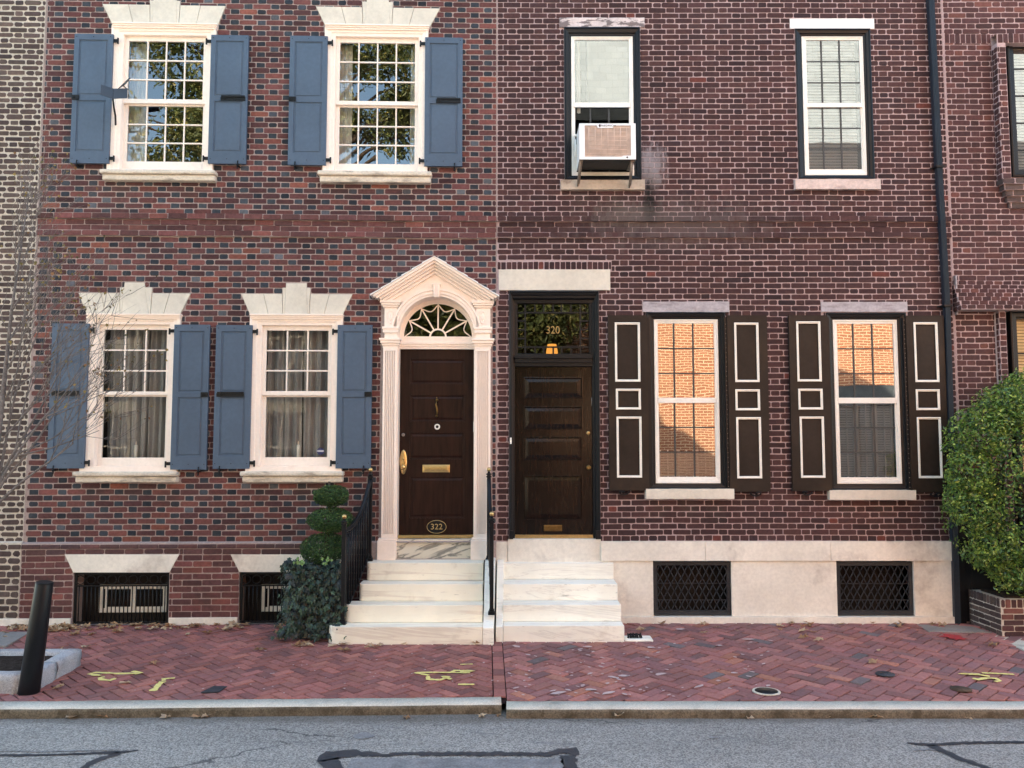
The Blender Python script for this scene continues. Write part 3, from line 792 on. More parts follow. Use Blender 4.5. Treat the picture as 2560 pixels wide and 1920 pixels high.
# ------------------------------------------------------------------ the cream doorway
def doorcase():
    ZS = zl(1090, 842, .0)                        # springing line of the arch
    xc = (xl(986, 840, .05) + xl(1195.5, 840, .05)) / 2
    zP0 = zl(960, 1345, .06)                      # top of pilaster plinth
    zCap0, zCap1 = zl(960, 870, .08), zl(960, 846, .08)
    px = [(xl(956, 1100, .07), xl(991, 1100, .07)), (xl(1187, 1100, .07), xl(1226, 1100, .07))]
    ri = (xl(1188, 842, .02) - xl(1000, 842, .02)) / 2
    zarch = zl(1091, 742, .02); zc = zarch - ri
    # body: tympanum with the arch cut out, jambs, soffit
    mb = MB(); N = 24
    yb, yf = .05, -.045
    ztop = zl(1091, 690, .05)
    arc = [(xc + ri * math.cos(math.pi * k / N), zc + ri * math.sin(math.pi * k / N)) for k in range(N + 1)]
    X0, X1 = px[0][0] + .02, px[1][1] - .02
    # jambs (narrow strips between pilasters and opening)
    dz0 = D_SILL
    mb.box(X0, xc - ri, yf, .28, dz0, zc); mb.box(xc + ri, X1, yf, .28, dz0, zc)
    gab = lambda x: APEX[1] - .12 - abs(x - DOOR_C) * (APEX[1] - EAV_L[1]) / (DOOR_C - EAV_L[0])
    xs = [X1] + [p[0] for p in arc] + [X0]
    zs = [zc] + [p[1] for p in arc] + [zc]
    for k in range(len(xs) - 1):
        a, b = (xs[k], zs[k]), (xs[k + 1], zs[k + 1])
        mb.poly([(b[0], yf, b[1]), (a[0], yf, a[1]), (a[0], yf, max(a[1], gab(a[0]))), (b[0], yf, max(b[1], gab(b[0])))])
    for k in range(N):
        a, b = arc[k], arc[k + 1]
        mb.poly([(a[0], yf, a[1]), (b[0], yf, b[1]), (b[0], .20, b[1]), (a[0], .20, a[1])], 0, True)
    # archivolt moulding
    for (r0, r1, y0) in ((ri + .001, ri + .028, -.062), (ri + .029, ri + .068, -.074), (ri + .069, ri + .095, -.088)):
        for k in range(N):
            t0, t1 = math.pi * k / N, math.pi * (k + 1) / N
            p = [(xc + r * math.cos(t), zc + r * math.sin(t)) for r, t in ((r0, t0), (r1, t0), (r1, t1), (r0, t1))]
            mb.poly([(q[0], y0, q[1]) for q in (p[0], p[1], p[2], p[3])])
            mb.poly([(p[1][0], y0, p[1][1]), (p[1][0], yf, p[1][1]), (p[2][0], yf, p[2][1]), (p[2][0], y0, p[2][1])])
            mb.poly([(p[0][0], y0, p[0][1]), (p[3][0], y0, p[3][1]), (p[3][0], yf, p[3][1]), (p[0][0], yf, p[0][1])])
    # rail between door and fanlight
    zr0, zr1 = zl(1091, 873, -.15), zl(1091, 842, -.15)
    a, b = xc - ri, xc + ri
    hh = zr1 - zr0
    mb.box(a, b, .12, .26, zr0 + hh * .55, zr1); mb.box(a, b, .105, .26, zr0 + hh * .38, zr0 + hh * .55 - .0005)
    mb.box(a, b, .118, .26, zr0 + hh * .2, zr0 + hh * .38 - .0005); mb.box(a, b, .13, .26, zr0, zr0 + hh * .2 - .0005)
    # back boards beside the entablature blocks
    case = mb.build('doorcase', 'trim', left_house, recalc=False)
    # pilasters
    for (p0, p1) in px:
        mb = MB(); w = p1 - p0
        mb.box(p0, p1, -.070, -.0, zP0, zCap0)
        nfl = 6
        # fluted front: alternate fillets
        f0, f1 = p0 + w * .13, p1 - w * .13
        for k in range(nfl + 1):
            x = f0 + (f1 - f0) * k / nfl
            mb.box(x - .0055, x + .0055, -.094, -.0695, zP0 + .05, zCap0 - .035)
        mb.box(p0, f0 - .006, -.0935, -.0697, zP0, zCap0); mb.box(f1 + .006, p1, -.0935, -.0697, zP0, zCap0)
        mb.box(f0 - .0058, f1 + .0058, -.0928, -.0696, zP0, zP0 + .049); mb.box(f0 - .0058, f1 + .0058, -.0928, -.0696, zCap0 - .034, zCap0)
        pil = mb.build('pilaster', 'trim', case, .0015)
        mb = MB()                                 # base block
        mb.box(p0 - .045, p1 + .004, -.115, .0, D_SILL - .01, zP0 - .025); mb.box(p0 - .035, p1, -.100, .0, zP0 - .0245, zP0 - .001)
        mb.build('pilaster_base', 'trim', case, .008)
        mb = MB()                                 # capital, frieze block with oval, cornice block
        h = zCap1 - zCap0
        for (e, q0, q1) in ((.006, 0, .25), (.018, .25, .5), (.034, .5, .78), (.046, .78, 1.0)):
            mb.box(p0 - e, p1 + e, -.085 - e, .0, zCap0 + h * q0 + .0005, zCap0 + h * q1)
        z1 = zl(960, 832, .06); z2 = zl(960, 817, .06); z3 = zl(960, 769, .06); z4 = zl(960, 750, .1)
        mb.box(p0 + .01, p1 - .005, -.072, .0, zCap1 + .0005, z1)
        mb.box(p0 - .008, p1 + .012, -.092, .0, z1 + .0005, z1 + (z2 - z1) * .6); mb.box(p0 - .016, p1 + .02, -.102, .0, z1 + (z2 - z1) * .6 + .0005, z2)
        mb.box(p0 + .008, p1 - .004, -.074, .0, z2 + .0005, z3)
        h = z4 - z3
        for (e, q0, q1) in ((.012, 0, .3), (.03, .3, .6), (.042, .6, 1.0)): mb.box(p0 - e, p1 + e, -.080 - e, .0, z3 + h * q0 + .0005, z3 + h * q1)
        xm, zm = (p0 + p1) / 2, (z2 + z3) / 2
        mb.lathe([(1.0, -.001), (1.0, -.007), (.86, -.010), (.80, -.004), (.5, -.004), (.42, -.012), (.2, -.013)], (xm, -.074, zm), 22, axis='y', sx=.038, sz=.082)
        mb.build('capital', 'trim', case, .003)
    # pediment: raking cornices and little stepped roof
    mb = MB()
    for sgn, E in ((-1, EAV_L), (1, EAV_R)):
        ax, az = APEX; ex, ez = E
        L = math.hypot(ax - ex, az - ez); ux, uz = (ax - ex) / L, (az - ez) / L
        nx, nz = (-uz, ux) if sgn < 0 else (uz, -ux)     # upward normal
        def strip(d0, d1, y0, y1, e=0.0):
            # band from offset d0 to d1 (below the top edge), mitred at the apex
            P = []
            for (t, d) in ((0, d1), (1, d1), (1, d0), (0, d0)):
                if t == 0: p = (ex - ux * e - nx * d, ez - uz * e - nz * d)
                else: p = (ax, az - d / abs(nz))
                P.append(p)
            if sgn > 0: P = [P[1], P[0], P[3], P[2]]
            mb.prism(P, y0, y1)
        strip(0.0, .030, -.215, .0)
        strip(.0305, .058, -.190, .0, -.02)
        strip(.0585, .086, -.150, .0, -.05)
        strip(.0865, .115, -.115, .0, -.075)
        strip(.1155, .150, -.080, .0, -.11)
    mb.build('pediment', 'trim', case, .0025)
    mb = MB()
    for sgn, E in ((-1, EAV_L), (1, EAV_R)):      # overlapping lead-painted slates
        ax, az = APEX; ex, ez = E
        for i in range(6):
            t0, t1 = i / 6 - .03, (i + 1) / 6
            p0 = (ex + (ax - ex) * t0, ez + (az - ez) * t0 + .002); p1 = (ex + (ax - ex) * t1, ez + (az - ez) * t1 + .002)
            P = [p0, p1, (p1[0], p1[1] + .006), (p0[0], p0[1] + .020)]
            if sgn > 0: P = [P[1], P[0], P[3], P[2]]
            mb.prism(P, -.235 + .002 * i, .0)
    mb.build('pediment_roof', 'stone_white', case, .001)
    mb = MB()                                     # keystone
    kx, kz0, kz1 = xl(1091, 725, .1), zl(1091, 743, .1), zl(1091, 708, .1)
    mb.prism([(kx - .030, kz0), (kx + .030, kz0), (kx + .046, kz1 - .02), (kx - .046, kz1 - .02)], -.105, -.0)
    for i in (-1, 0, 1): mb.prism([(kx + i * .018 - .006, kz0 + .004), (kx + i * .018 + .006, kz0 + .004), (kx + i * .026 + .008, kz1 - .022), (kx + i * .026 - .008, kz1 - .022)], -.113, -.104)
    mb.box(kx - .054, kx + .054, -.115, .0, kz1 - .0195, kz1); mb.box(kx - .048, kx + .048, -.109, .0, kz1 - .028, kz1 - .0199)
    mb.build('keystone', 'trim', case, .002)
    # fanlight
    yg = .16
    fz = zl(1091, 842, -.15); R = (xl(1180.5, 842, -.16) - xl(1009, 842, -.16)) / 2; fx = (xl(1180.5, 842, -.16) + xl(1009, 842, -.16)) / 2
    Rz = zl(1091, 759, -.16) - fz
    mb = MB(); n = 36
    def arcp(r0, r1, y, t0=0, t1=1, cx=fx, cz=fz, kz=Rz / R, nn=n, dep=.012):
        for k in range(nn):
            a, b = math.pi * (t0 + (t1 - t0) * k / nn), math.pi * (t0 + (t1 - t0) * (k + 1) / nn)
            p = [(cx + r * math.cos(t), cz + r * kz * math.sin(t)) for r, t in ((r0, a), (r1, a), (r1, b), (r0, b))]
            mb.poly([(q[0], y, q[1]) for q in p])
            mb.poly([(p[1][0], y, p[1][1]), (p[1][0], y + dep, p[1][1]), (p[2][0], y + dep, p[2][1]), (p[2][0], y, p[2][1])])
            mb.poly([(p[0][0], y, p[0][1]), (p[3][0], y, p[3][1]), (p[3][0], y + dep, p[3][1]), (p[0][0], y + dep, p[0][1])])
    arcp(R - .004, ri + .02, yg, dep=.02)
    arcp(R * .205, R * .255, yg, dep=.014)
    for k in range(1, 6):
        t = math.pi * k / 6
        c, s_ = math.cos(t), math.sin(t) * Rz / R
        p0, p1 = (fx + c * R * .25, fz + s_ * R * .25), (fx + c * R * .985, fz + s_ * R * .985)
        d = math.hypot(p1[0] - p0[0], p1[1] - p0[1]); nx, nz = -(p1[1] - p0[1]) / d * .009, (p1[0] - p0[0]) / d * .009
        mb.prism([(p0[0] + nx, p0[1] + nz), (p0[0] - nx, p0[1] - nz), (p1[0] - nx, p1[1] - nz), (p1[0] + nx, p1[1] + nz)], yg + .001, yg + .014)
    for k in range(6):                            # scalloped inner edge: arcs bowed towards the hub between the spokes
        t0, t1 = math.pi * k / 6, math.pi * (k + 1) / 6
        pts = []
        for q in range(9):
            u = q / 8; t = t0 + (t1 - t0) * u
            rr = R * (.97 - .185 * math.sin(math.pi * u))
            pts.append((fx + rr * math.cos(t), yg + .007, fz + rr * math.sin(t) * Rz / R))
        mb.tube(pts, .0075, 6)
    mb.build('fanlight', 'trim', case, recalc=False)
    mb = MB()
    pts = [(fx + (R + .01) * math.cos(math.pi * k / 24), yg + .010, fz + (Rz + .01) * math.sin(math.pi * k / 24)) for k in range(25)]
    mb.poly(pts); mb.build('fanlight_pane', 'glass_dark', case, recalc=False)
    return xc, ri, zr0
xcd, rid, zrail = doorcase()

def left_door():
    yd = .17
    x0, x1 = xcd - rid, xcd + rid
    z0, z1 = zl(1090, 1337, -yd), zrail
    W = x1 - x0
    f = lambda px0, px1, py0, py1: PR(FL, px0, px1, py0, py1, -yd)
    holes = [f(1025, 1162, 898, 960), f(1025, 1162, 988, 1053), f(1024, 1161, 1082, 1148), f(1024, 1161, 1192, 1295)]
    mb = MB()
    mb.panelled(x0 + .002, x1 - .002, z0, z1 - .001, yd, yd + .05, holes, [(.0, .008), (.014, .010), (.018, .014), (.040, .006), (.045, .004)])
    door = mb.build('door', 'door_brown', left_house, .002)
    P = lambda px, py, w=0: PL(FL, px, py, -yd)
    mb = MB()                                     # knocker
    cx, cz = P(1092, 1018); top = P(1092, 1000)[1]; bot = P(1092, 1040)[1]
    mb.lathe([(.004, 0), (.016, .002), (.020, .012), (.010, .02)], (cx, yd - .012, top), 12, axis='y'); mb.ball((cx, yd - .02, top), .018, 10)
    mb.tube([(cx, yd - .03, top - .012), (cx - .008, yd - .045, top - .06), (cx + .004, yd - .045, (top + bot) / 2), (cx + .008, yd - .042, bot + .05), (cx, yd - .03, bot + .008)], [.008, .011, .013, .011, .009], 10)
    mb.ball((cx, yd - .022, bot), .016, 10); mb.ball((cx, yd - .028, top + .026), .010, 8)
    mb.build('knocker', 'brass_old', door)
    mb = MB(); cx, cz = P(1093, 1067)
    mb.lathe([(.030, 0), (.036, -.006), (.033, -.012), (.020, -.010), (.018, -.004)], (cx, yd, cz), 24, axis='y'); mb.build('peephole_ring', 'candle', door)
    mb = MB(); mb.lathe([(.0175, -.0045), (.0172, -.006)], (cx, yd, cz), 20, axis='y'); mb.build('peephole', 'black_paint', door)
    mb = MB(); cx, cz = P(1008, 1087); mb.lathe([(.022, 0), (.022, -.008), (.012, -.012), (.004, -.010)], (cx, yd, cz), 16, axis='y'); mb.build('deadbolt', 'steel', door)
    mb = MB(); cx, cz = P(1008.5, 1155)           # oval plate with knob
    mb.lathe([(1, 0), (1, -.004), (.9, -.010), (.4, -.013), (.05, -.013)], (cx, yd, cz), 28, axis='y', sx=.046, sz=.152)
    mb.lathe([(.014, -.01), (.012, -.035), (.028, -.045), (.033, -.058), (.024, -.070), (.004, -.073)], (cx, yd, cz - .062), 18, axis='y')
    mb.lathe([(.016, -.01), (.016, -.018), (.004, -.020)], (cx, yd, cz + .04), 14, axis='y')
    mb.build('door_handle', 'brass', door)
    mb = MB(); a = f(1056.5, 1124.5, 1162, 1181)
    mb.ring(a[0], a[1], a[2], a[3], [(0, yd + .001), (0, yd - .010), (.012, yd - .013), (.016, yd - .008), (.020, yd - .010), (.034, yd - .012)], True)
    mb.build('mail_slot', 'brass', door, .001)
    mb = MB(); cx, cz = P(1091.5, 1317)           # oval number plaque
    mb.lathe([(1, 0), (1, -.004), (.97, -.006)], (cx, yd, cz), 36, axis='y', sx=.122, sz=.083)
    pl = mb.build('number_plaque', 'black_paint', door)
    mb = MB(); pts = [(cx + .117 * math.cos(t * 6.28319 / 40), yd - .007, cz + .078 * math.sin(t * 6.28319 / 40)) for t in range(41)]
    mb.tube(pts, .0032, 6, caps=False); text_mesh('322', .098, cx, yd - .009, cz - .001, mb, 0, .005, 1.02)
    mb.build('number_322', 'gold', door)
    # brass threshold and marble riser under the door
    mb = MB(); t0, t1 = zl(1090, 1345, -.13), zl(1090, 1337, -.13)
    mb.box(x0, x1, .10, .24, t0, t1 - .001); mb.box(x0, x1, .09, .10, t0 + .004, t1 - .012); mb.build('threshold', 'brass', left_house, .002)
    mb = MB(); mb.box(xl(989, 1370), xl(1184, 1370), -.02, .28, D_SILL - .02, t0 - .001); mb.build('door_sill', 'marble_dark', left_house, .004)
left_door()
mb = MB(); c = PL(FL, 1186, 1067, .0); mb.box(c[0] - .012, c[0] + .012, -.02, .03, c[1] - .062, c[1] + .062); mb.build('doorbell', 'candle', left_house, .003)
# body of the house behind the facade
def house_body(parent, x0, x1, roof_pts, mat='room', name='roof', depth=9.0):
    mb = MB()
    mb.poly([(x0, 1.3, -1), (x1, 1.3, -1), (x1, 1.3, ROOF_Z - .3), (x0, 1.3, ROOF_Z - .3)])
    mb.poly([(x0 + .01, .32, -1), (x0 + .01, 1.3, -1), (x0 + .01, 1.3, ROOF_Z - .3), (x0 + .01, .32, ROOF_Z - .3)])
    mb.poly([(x1 - .01, .32, -1), (x1 - .01, 1.3, -1), (x1 - .01, 1.3, ROOF_Z - .3), (x1 - .01, .32, ROOF_Z - .3)])
    mb.poly([(x0, .34, 2.62), (x1, .34, 2.62), (x1, 1.3, 2.62), (x0, 1.3, 2.62)])
    mb.build('interior', 'room', parent, recalc=False)
    mb = MB()
    mb.prism([(x0, TOP)] + [(x1, TOP)] + roof_pts[::-1], .0, .3); mb.build('upper_wall', 'brick_plain' if False else mat, parent, recalc=False)
    mb = MB(); mb.box(x0, x1, .3, depth, ROOF_Z - .6, ROOF_Z - .3); mb.box(x0, x1, depth, depth + .3, -1, ROOF_Z - .3)
    mb.build(name, 'room', parent, recalc=False)
house_body(left_house, L0, L1, [(L0, ROOF_Z), (L0 + 1.6, ROOF_Z), (L0 + 1.6, ROOF_Z + 1.5), (L0 + 2.7, ROOF_Z + 1.5), (L0 + 2.7, ROOF_Z), (L1, ROOF_Z)])

# ------------------------------------------------------------------ RIGHT HOUSE (dark maroon brick, brown shutters)
right_house = thing('brick_house', 'dark maroon brick house with black-framed windows, brown shutters and pale stone base', 'house', (0, 0, 0), FR)
WR = dict(
    e=dict(lin=(1399, 1611, 44.5, 68.5), fr=(1411, 1601.5, 69, 449), cr=(1428.5, 1583, 93, 440), gx=(1437, 1573), gt=101, mr=(260, 269), gb=430, sill=(1402, 1612, 450, 474), lm='stone_flaked', sm='stone_sill'),
    f=dict(lin=(1975, 2185, 47, 72), fr=(1992, 2180, 73, 447), cr=(2007, 2160.5, 93, 439), gx=(2018, 2151), gt=102, mr=(261, 269), gb=423, sill=(1988, 2201, 448, 473), lm='stone_white', sm='stone_pink'),
    g=dict(lin=(1607, 1823, 754, 780), fr=(1617, 1816, 781, 1222), cr=(1636.5, 1797, 799, 1208), gx=(1646, 1787), gt=809, mr=(997, 1007), gb=1192, sill=(1614, 1834, 1222, 1247), lm='stone_grey', sm='stone'),
    h=dict(lin=(2053, 2268, 755, 780), fr=(2070, 2271, 782, 1225), cr=(2086, 2247, 800, 1209), gx=(2096, 2237), gt=810, mr=(997, 1008), gb=1193, sill=(2072, 2287, 1225, 1249), lm='stone_grey', sm='stone'))
r_holes, r_open = [], []
for w in WR.values():
    F = PR(FR, *w['fr']); w['F'] = F
    r_holes.append((F[0] + .01, F[1] - .01, F[2], F[3])); r_open.append(F)
    w['LI'] = PR(FR, *w['lin'], .01); r_open.append(w['LI'])
    w['S'] = PR(FR, *w['sill'], .05); r_open.append(w['S'])
LEDGE_T, LEDGE_B = zr(1900, 1354, .06), zr(1900, 1403, .07)
BASE_B = zr(1900, 1541, .04)
DF = PR(FR, 1273, 1499, 727, 1347)                 # black door frame
DF = (DF[0], DF[1], DF[2], DF[3])
r_holes.append((DF[0] + .01, DF[1] - .01, DF[2] - .3, DF[3])); r_open.append((DF[0], DF[1], -1, DF[3]))
DL = PR(FR, 1247, 1525, 674, 725.5, .01); r_open.append((DL[0], DL[1], DL[2], DL[3]))
SOL = (DL[0] - .02, DL[1] + .02, DL[3], zr(1385, 654.5))
r_open.append(SOL)
mb = MB()
mb.grid(R0, R1, LEDGE_T - .05, TOP, r_holes, 0.0, 0); reveals(mb, r_holes, 0.0, .30, 0)
n = round((RB0 - LEDGE_T) / .0703); p = (RB0 - LEDGE_T) / n
for i in range(n):
    course(mb, LEDGE_T + i * p + .004, LEDGE_T + (i + 1) * p + .004, R0 + .006, R1 - .012, i, 'header' if i == 0 else 'flemish', r_open, PAL_RS, PAL_RS, phase=.11, hd=.1015)
z = RB1; i = 0
while z < TOP - .08:
    course(mb, z, z + .0690, R0 + .006, R1 - .012, i, 'flemish', r_open, PAL_RS, PAL_RS, phase=.06); z += .0690; i += 1
course(mb, SOL[2] + .004, SOL[3] + .006, SOL[0], SOL[1], 0, 'soldier', [], PAL_RS, PAL_RS, r=.004)
mb.poly([(R1 - .009, -.0065, .4), (R1 + .006, -.0065, .4), (R1 + .006, -.0065, TOP), (R1 - .009, -.0065, TOP)], 0)
mb.build('wall', ['mortar_right', 'brick_right'], right_house, recalc=False)
string_course(right_house, R0 + .006, R1 - .004, RB0, RB1, PAL_RS, ['mortar_right', 'brick_right'])

def rough_stone(name, mat, x0, x1, y0, y1, z0, z1, parent, wob=.004, bevel=.005):
    """a block whose face is cut into cells and nudged so that its edges are not ruler straight"""
    mb = MB(); nx = max(3, int((x1 - x0) / .06)); nz = max(2, int((z1 - z0) / .05))
    P = [[mb.pt((x0 + (x1 - x0) * i / nx + (uni(-wob, wob) if 0 < i < nx else 0), y0 + uni(-wob, wob) * .5, z0 + (z1 - z0) * j / nz + uni(-wob, wob) * (.7 if j in (0, nz) else 1))) for i in range(nx + 1)] for j in range(nz + 1)]
    B = [[mb.pt((x0 + (x1 - x0) * i / nx, y1, z0 + (z1 - z0) * j / nz)) for i in range(nx + 1)] for j in range(nz + 1)]
    for j in range(nz):
        for i in range(nx): mb.face((P[j][i], P[j][i + 1], P[j + 1][i + 1], P[j + 1][i]), 0, False)
    for i in range(nx):
        mb.face((P[0][i], B[0][i], B[0][i + 1], P[0][i + 1])); mb.face((P[nz][i], P[nz][i + 1], B[nz][i + 1], B[nz][i]))
    for j in range(nz):
        mb.face((P[j][0], P[j + 1][0], B[j + 1][0], B[j][0])); mb.face((P[j][nx], B[j][nx], B[j + 1][nx], P[j + 1][nx]))
    return mb.build(name, mat, parent, 0, True)

def right_window(w, key):
    F, xm = w['F'], sum(w['fr']) / 2
    C = PR(FR, *w['cr'], -.035)
    ym = (w['gt'] + w['gb']) / 2
    gx0, gx1 = PL(FR, w['gx'][0], ym, -.05)[0], PL(FR, w['gx'][1], ym, -.05)[0]
    gt, gb = zr(xm, w['gt'], -.05), zr(xm, w['gb'], -.05)
    m1, m0 = zr(xm, w['mr'][0], -.05), zr(xm, w['mr'][1], -.05)
    mb = MB()                                     # black brickmould casing
    ix, iz = (C[0] - F[0] + F[1] - C[1]) / 2, F[3] - C[3]
    d = min(ix, iz)
    prev = None
    for (t, y) in ((0, .03), (0, -.022), (.16, -.026), (.24, -.012), (.62, -.004), (.68, .012), (.94, .016), (1.0, .03)):
        a = (F[0] + (C[0] - F[0]) * t, F[1] + (C[1] - F[1]) * t, F[2] + (C[2] - F[2]) * t, F[3] + (C[3] - F[3]) * t)
        cur = [mb.pt(q) for q in ((a[0], y, a[2]), (a[1], y, a[2]), (a[1], y, a[3]), (a[0], y, a[3]))]
        if prev:
            for i in range(4): mb.face((prev[i], prev[(i + 1) % 4], cur[(i + 1) % 4], cur[i]))
        prev = cur
    win = mb.build('window', 'black_paint', right_house, .0015)
    s_in = max(.012, (gx0 - C[0]))
    def frm(name, o, i4, y, prof):
        m = MB(); prev = None
        for (t, yy) in prof:
            a = [o[k] + (i4[k] - o[k]) * t for k in range(4)]
            cur = [m.pt(q) for q in ((a[0], y + yy, a[2]), (a[1], y + yy, a[2]), (a[1], y + yy, a[3]), (a[0], y + yy, a[3]))]
            if prev:
                for i in range(4): m.face((prev[i], prev[(i + 1) % 4], cur[(i + 1) % 4], cur[i]))
            prev = cur
        return m
    mat = 'sash_ivory'
    I = (gx0 - .014, gx1 + .014, gb - .028, gt + .014)
    m = frm('x', C, I, .022, [(0, .012), (0, -.006), (.45, -.006), (.5, .004), (1, .006), (1, .04)]); m.build('sash_frame', mat, win, .001)
    m = frm('x', (I[0], I[1], m1, I[3]), (gx0, gx1, m1 + .012, gt), .034, [(0, 0), (0, -.004), (.9, -.004), (1, .004), (1, .012)]); m.build('upper_sash', mat, win)
    m = frm('x', (I[0], I[1], I[2], m1 - .001), (gx0 + .004, gx1 - .004, gb, m0 + .002), .048, [(0, 0), (0, -.004), (.9, -.004), (1, .004), (1, .012)])
    m.box(I[0] + .002, I[1] - .002, .026, .046, m0 - .002, m1 + .006)
    m.build('lower_sash', mat, win)
    m = MB()
    m.poly([(gx0, .043, m1), (gx1, .043, m1), (gx1, .043, gt), (gx0, .043, gt)]); m.build('pane', 'glass_coated', win, recalc=False)
    m = MB()
    if key == 'e': m.poly([(gx0, .058, zr(xm, 300, -.05)), (gx1, .058, zr(xm, 300, -.05)), (gx1, .058, m0), (gx0, .058, m0)])
    else: m.poly([(gx0, .058, gb), (gx1, .058, gb), (gx1, .058, m0), (gx0, .058, m0)])
    m.build('pane', 'glass_coated' if key != 'e' else 'glass_low', win, recalc=False)
    # glazing grilles inside the panes
    m = MB(); W = gx1 - gx0
    rows = ((gt, m1, .0365, 3), (m0, gb, .0515, 3))
    for (zt, zb, y, nr) in rows:
        if key == 'e' and zt == gt: continue
        for t in (.285, .625): m.box(gx0 + W * t - .010, gx0 + W * t + .010, y, y + .0025, min(zt, zb), max(zt, zb))
        if key == 'e': continue
        for j in range(1, nr):
            zz = zb + (zt - zb) * j / nr; m.box(gx0, gx1, y + .003, y + .0055, zz - .008, zz + .008)
    m.build('grille', 'grille_dark', win)
    rough_stone('sill', w['sm'], w['S'][0], w['S'][1], -.085 if key in 'gh' else -.06, .06, w['S'][2], w['S'][3], win)
    rough_stone('lintel', w['lm'], w['LI'][0], w['LI'][1], -.016, .06, w['LI'][2], w['LI'][3], right_house, .0035)
    if key in 'gh':                               # louvred interior shutters on the lower half
        m = MB(); zt_, zb_ = (zr(xm, 1125, -.1) if key == 'g' else m0 + .02), gb - .01
        for q in range(3):
            a, b = gx0 + W * q / 3 + .004, gx0 + W * (q + 1) / 3 - .004
            m.box(a, a + .03, .11, .13, zb_, zt_); m.box(b - .03, b, .11, .13, zb_, zt_); m.box((a + b) / 2 - .008, (a + b) / 2 + .008, .100, .109, zb_, zt_)
            z = zb_ + .02
            while z < zt_ - .03:
                m.poly([(a + .031, .108, z), (b - .031, .108, z), (b - .031, .128, z + .026), (a + .031, .128, z + .026)]); z += .030
        m.build('interior_shutter', 'blind', win, recalc=False)
    if key == 'f':
        m = MB(); z = m0 - .30
        while z < gt: m.poly([(gx0 - .01, .105, z), (gx1 - .03, .105, z), (gx1 - .03, .120, z + .036), (gx0 - .01, .120, z + .036)]); z += .038
        m.build('blind', 'shade', win, recalc=False)
        m = MB(); z = gb
        while z < m0 - .31: m.poly([(gx0 - .01, .105, z), (gx1 - .03, .105, z), (gx1 - .03, .120, z + .036), (gx0 - .01, .120, z + .036)]); z += .038
        m.build('lower_blind', 'blind', win, recalc=False)
    if key == 'e':
        m = MB(); a = gx0 + W * .24
        m.poly([(a, .115, m1 - .02), (gx1 + .02, .112, m1 - .02), (gx1 + .02, .112, gt + .02), (a, .115, gt + .02)]); m.build('roller_blind', 'shade', win, recalc=False)
        curtain(win, gx0 + .03, gx0 + .075, m1 - .1, gt, .10, 'voile', .008, 1)
    w['g'] = (gx0, gx1, gb, gt, m0, m1)
    return win
for key, w in WR.items(): w['win'] = right_window(w, key)

def brown_shutter(px, side):
    xa0, xa1, xb0, xb1, y0, y1 = px['o']
    x0, x1, z0, z1 = PR(FR, (xa0 + xb0) / 2, (xa1 + xb1) / 2, y0, y1, .06)
    mb = MB()
    holes = []; frames = []
    for (a, b, c, d, t, q) in px['p']:
        f = PR(FR, (a + c) / 2, (b + d) / 2, t, q, .065); frames.append(f)
    e = .030
    holes = [(f[0] + e, f[1] - e, f[2] + e, f[3] - e) for f in frames]
    yf = -.072
    mb.panelled(x0, x1, z0, z1, yf, -.034, holes, [(.001, .012)], 0)
    o = mb.build('shutter', 'brown_black', right_house, .003)
    for f in frames:
        m = MB(); m.ring(f[0], f[1], f[2], f[3], [(0, yf + .001), (0, yf - .010), (.010, yf - .013), (.014, yf - .007), (.024, yf - .006), (.029, yf + .003), (.031, yf + .012)])
        m.build('panel_moulding', 'picture_frame', o, .001)
    sg = 1 if side == 'l' else -1
    inner = x1 if side == 'l' else x0
    m = MB()                                      # hinge-side bead with a row of nail heads
    a, b = sorted((inner, inner + sg * .028))
    m.box(a, b, -.050, -.01, z0 + .03, z1 - .02)
    if side == 'r':
        z = z0 + .06
        while z < z1 - .05: m.ball(((a + b) / 2, -.053, z), .0055, 6, 1); z += .058
    m.build('hinge_strip', ['black_paint', 'steel'], o)
    m = MB()                                      # scrolled holdback under the leaf
    xc = x0 + (x1 - x0) * (.34 if side == 'l' else .66); sx = 1 if side == 'l' else -1
    pts = [(xc + sx * .07 * math.cos(t) * (1 - t / 9), -.06 - .004 * t, z0 - .024 - .03 * math.sin(t * 1.1) * (1 - t / 9)) for t in [k * .5 for k in range(12)]]
    m.tube(pts, .009, 6); m.tube([(xc, 0, z0 - .03), (xc, -.066, z0 - .03)], .009, 6)
    m.ball(pts[0], .014, 8)
    m.build('holdback', 'black_iron', o)
SHR = [
    ('l', dict(o=(1517, 1617, 1526, 1624, 788.5, 1226), p=[(1536, 1599, 1538, 1601, 806.5, 954.5), (1539, 1601.5, 1540, 1602, 972, 1024), (1540, 1602.5, 1543, 1605.5, 1041.5, 1194)])),
    ('r', dict(o=(1817, 1916.5, 1825, 1926, 788.5, 1229), p=[(1834.5, 1895, 1837.5, 1898, 807, 955.5), (1837.5, 1898.5, 1838.5, 1900, 973.5, 1026), (1839, 1901, 1843, 1905, 1043, 1196)])),
    ('l', dict(o=(1969, 2066, 1983, 2081, 788.5, 1227), p=[(1988.5, 2049, 1994, 2054, 804, 954), (1994.5, 2055.5, 1996, 2056.5, 972, 1024), (1997, 2057.5, 2003, 2063.5, 1041.5, 1194.5)])),
    ('r', dict(o=(2264, 2359, 2278, 2373, 789, 1231), p=[(2283, 2342, 2287, 2347, 806, 955.5), (2288, 2347.5, 2290, 2349.5, 973.5, 1025.5), (2291, 2350.5, 2296, 2356, 1043, 1195.5)]))]
for side, px in SHR: brown_shutter(px, side)

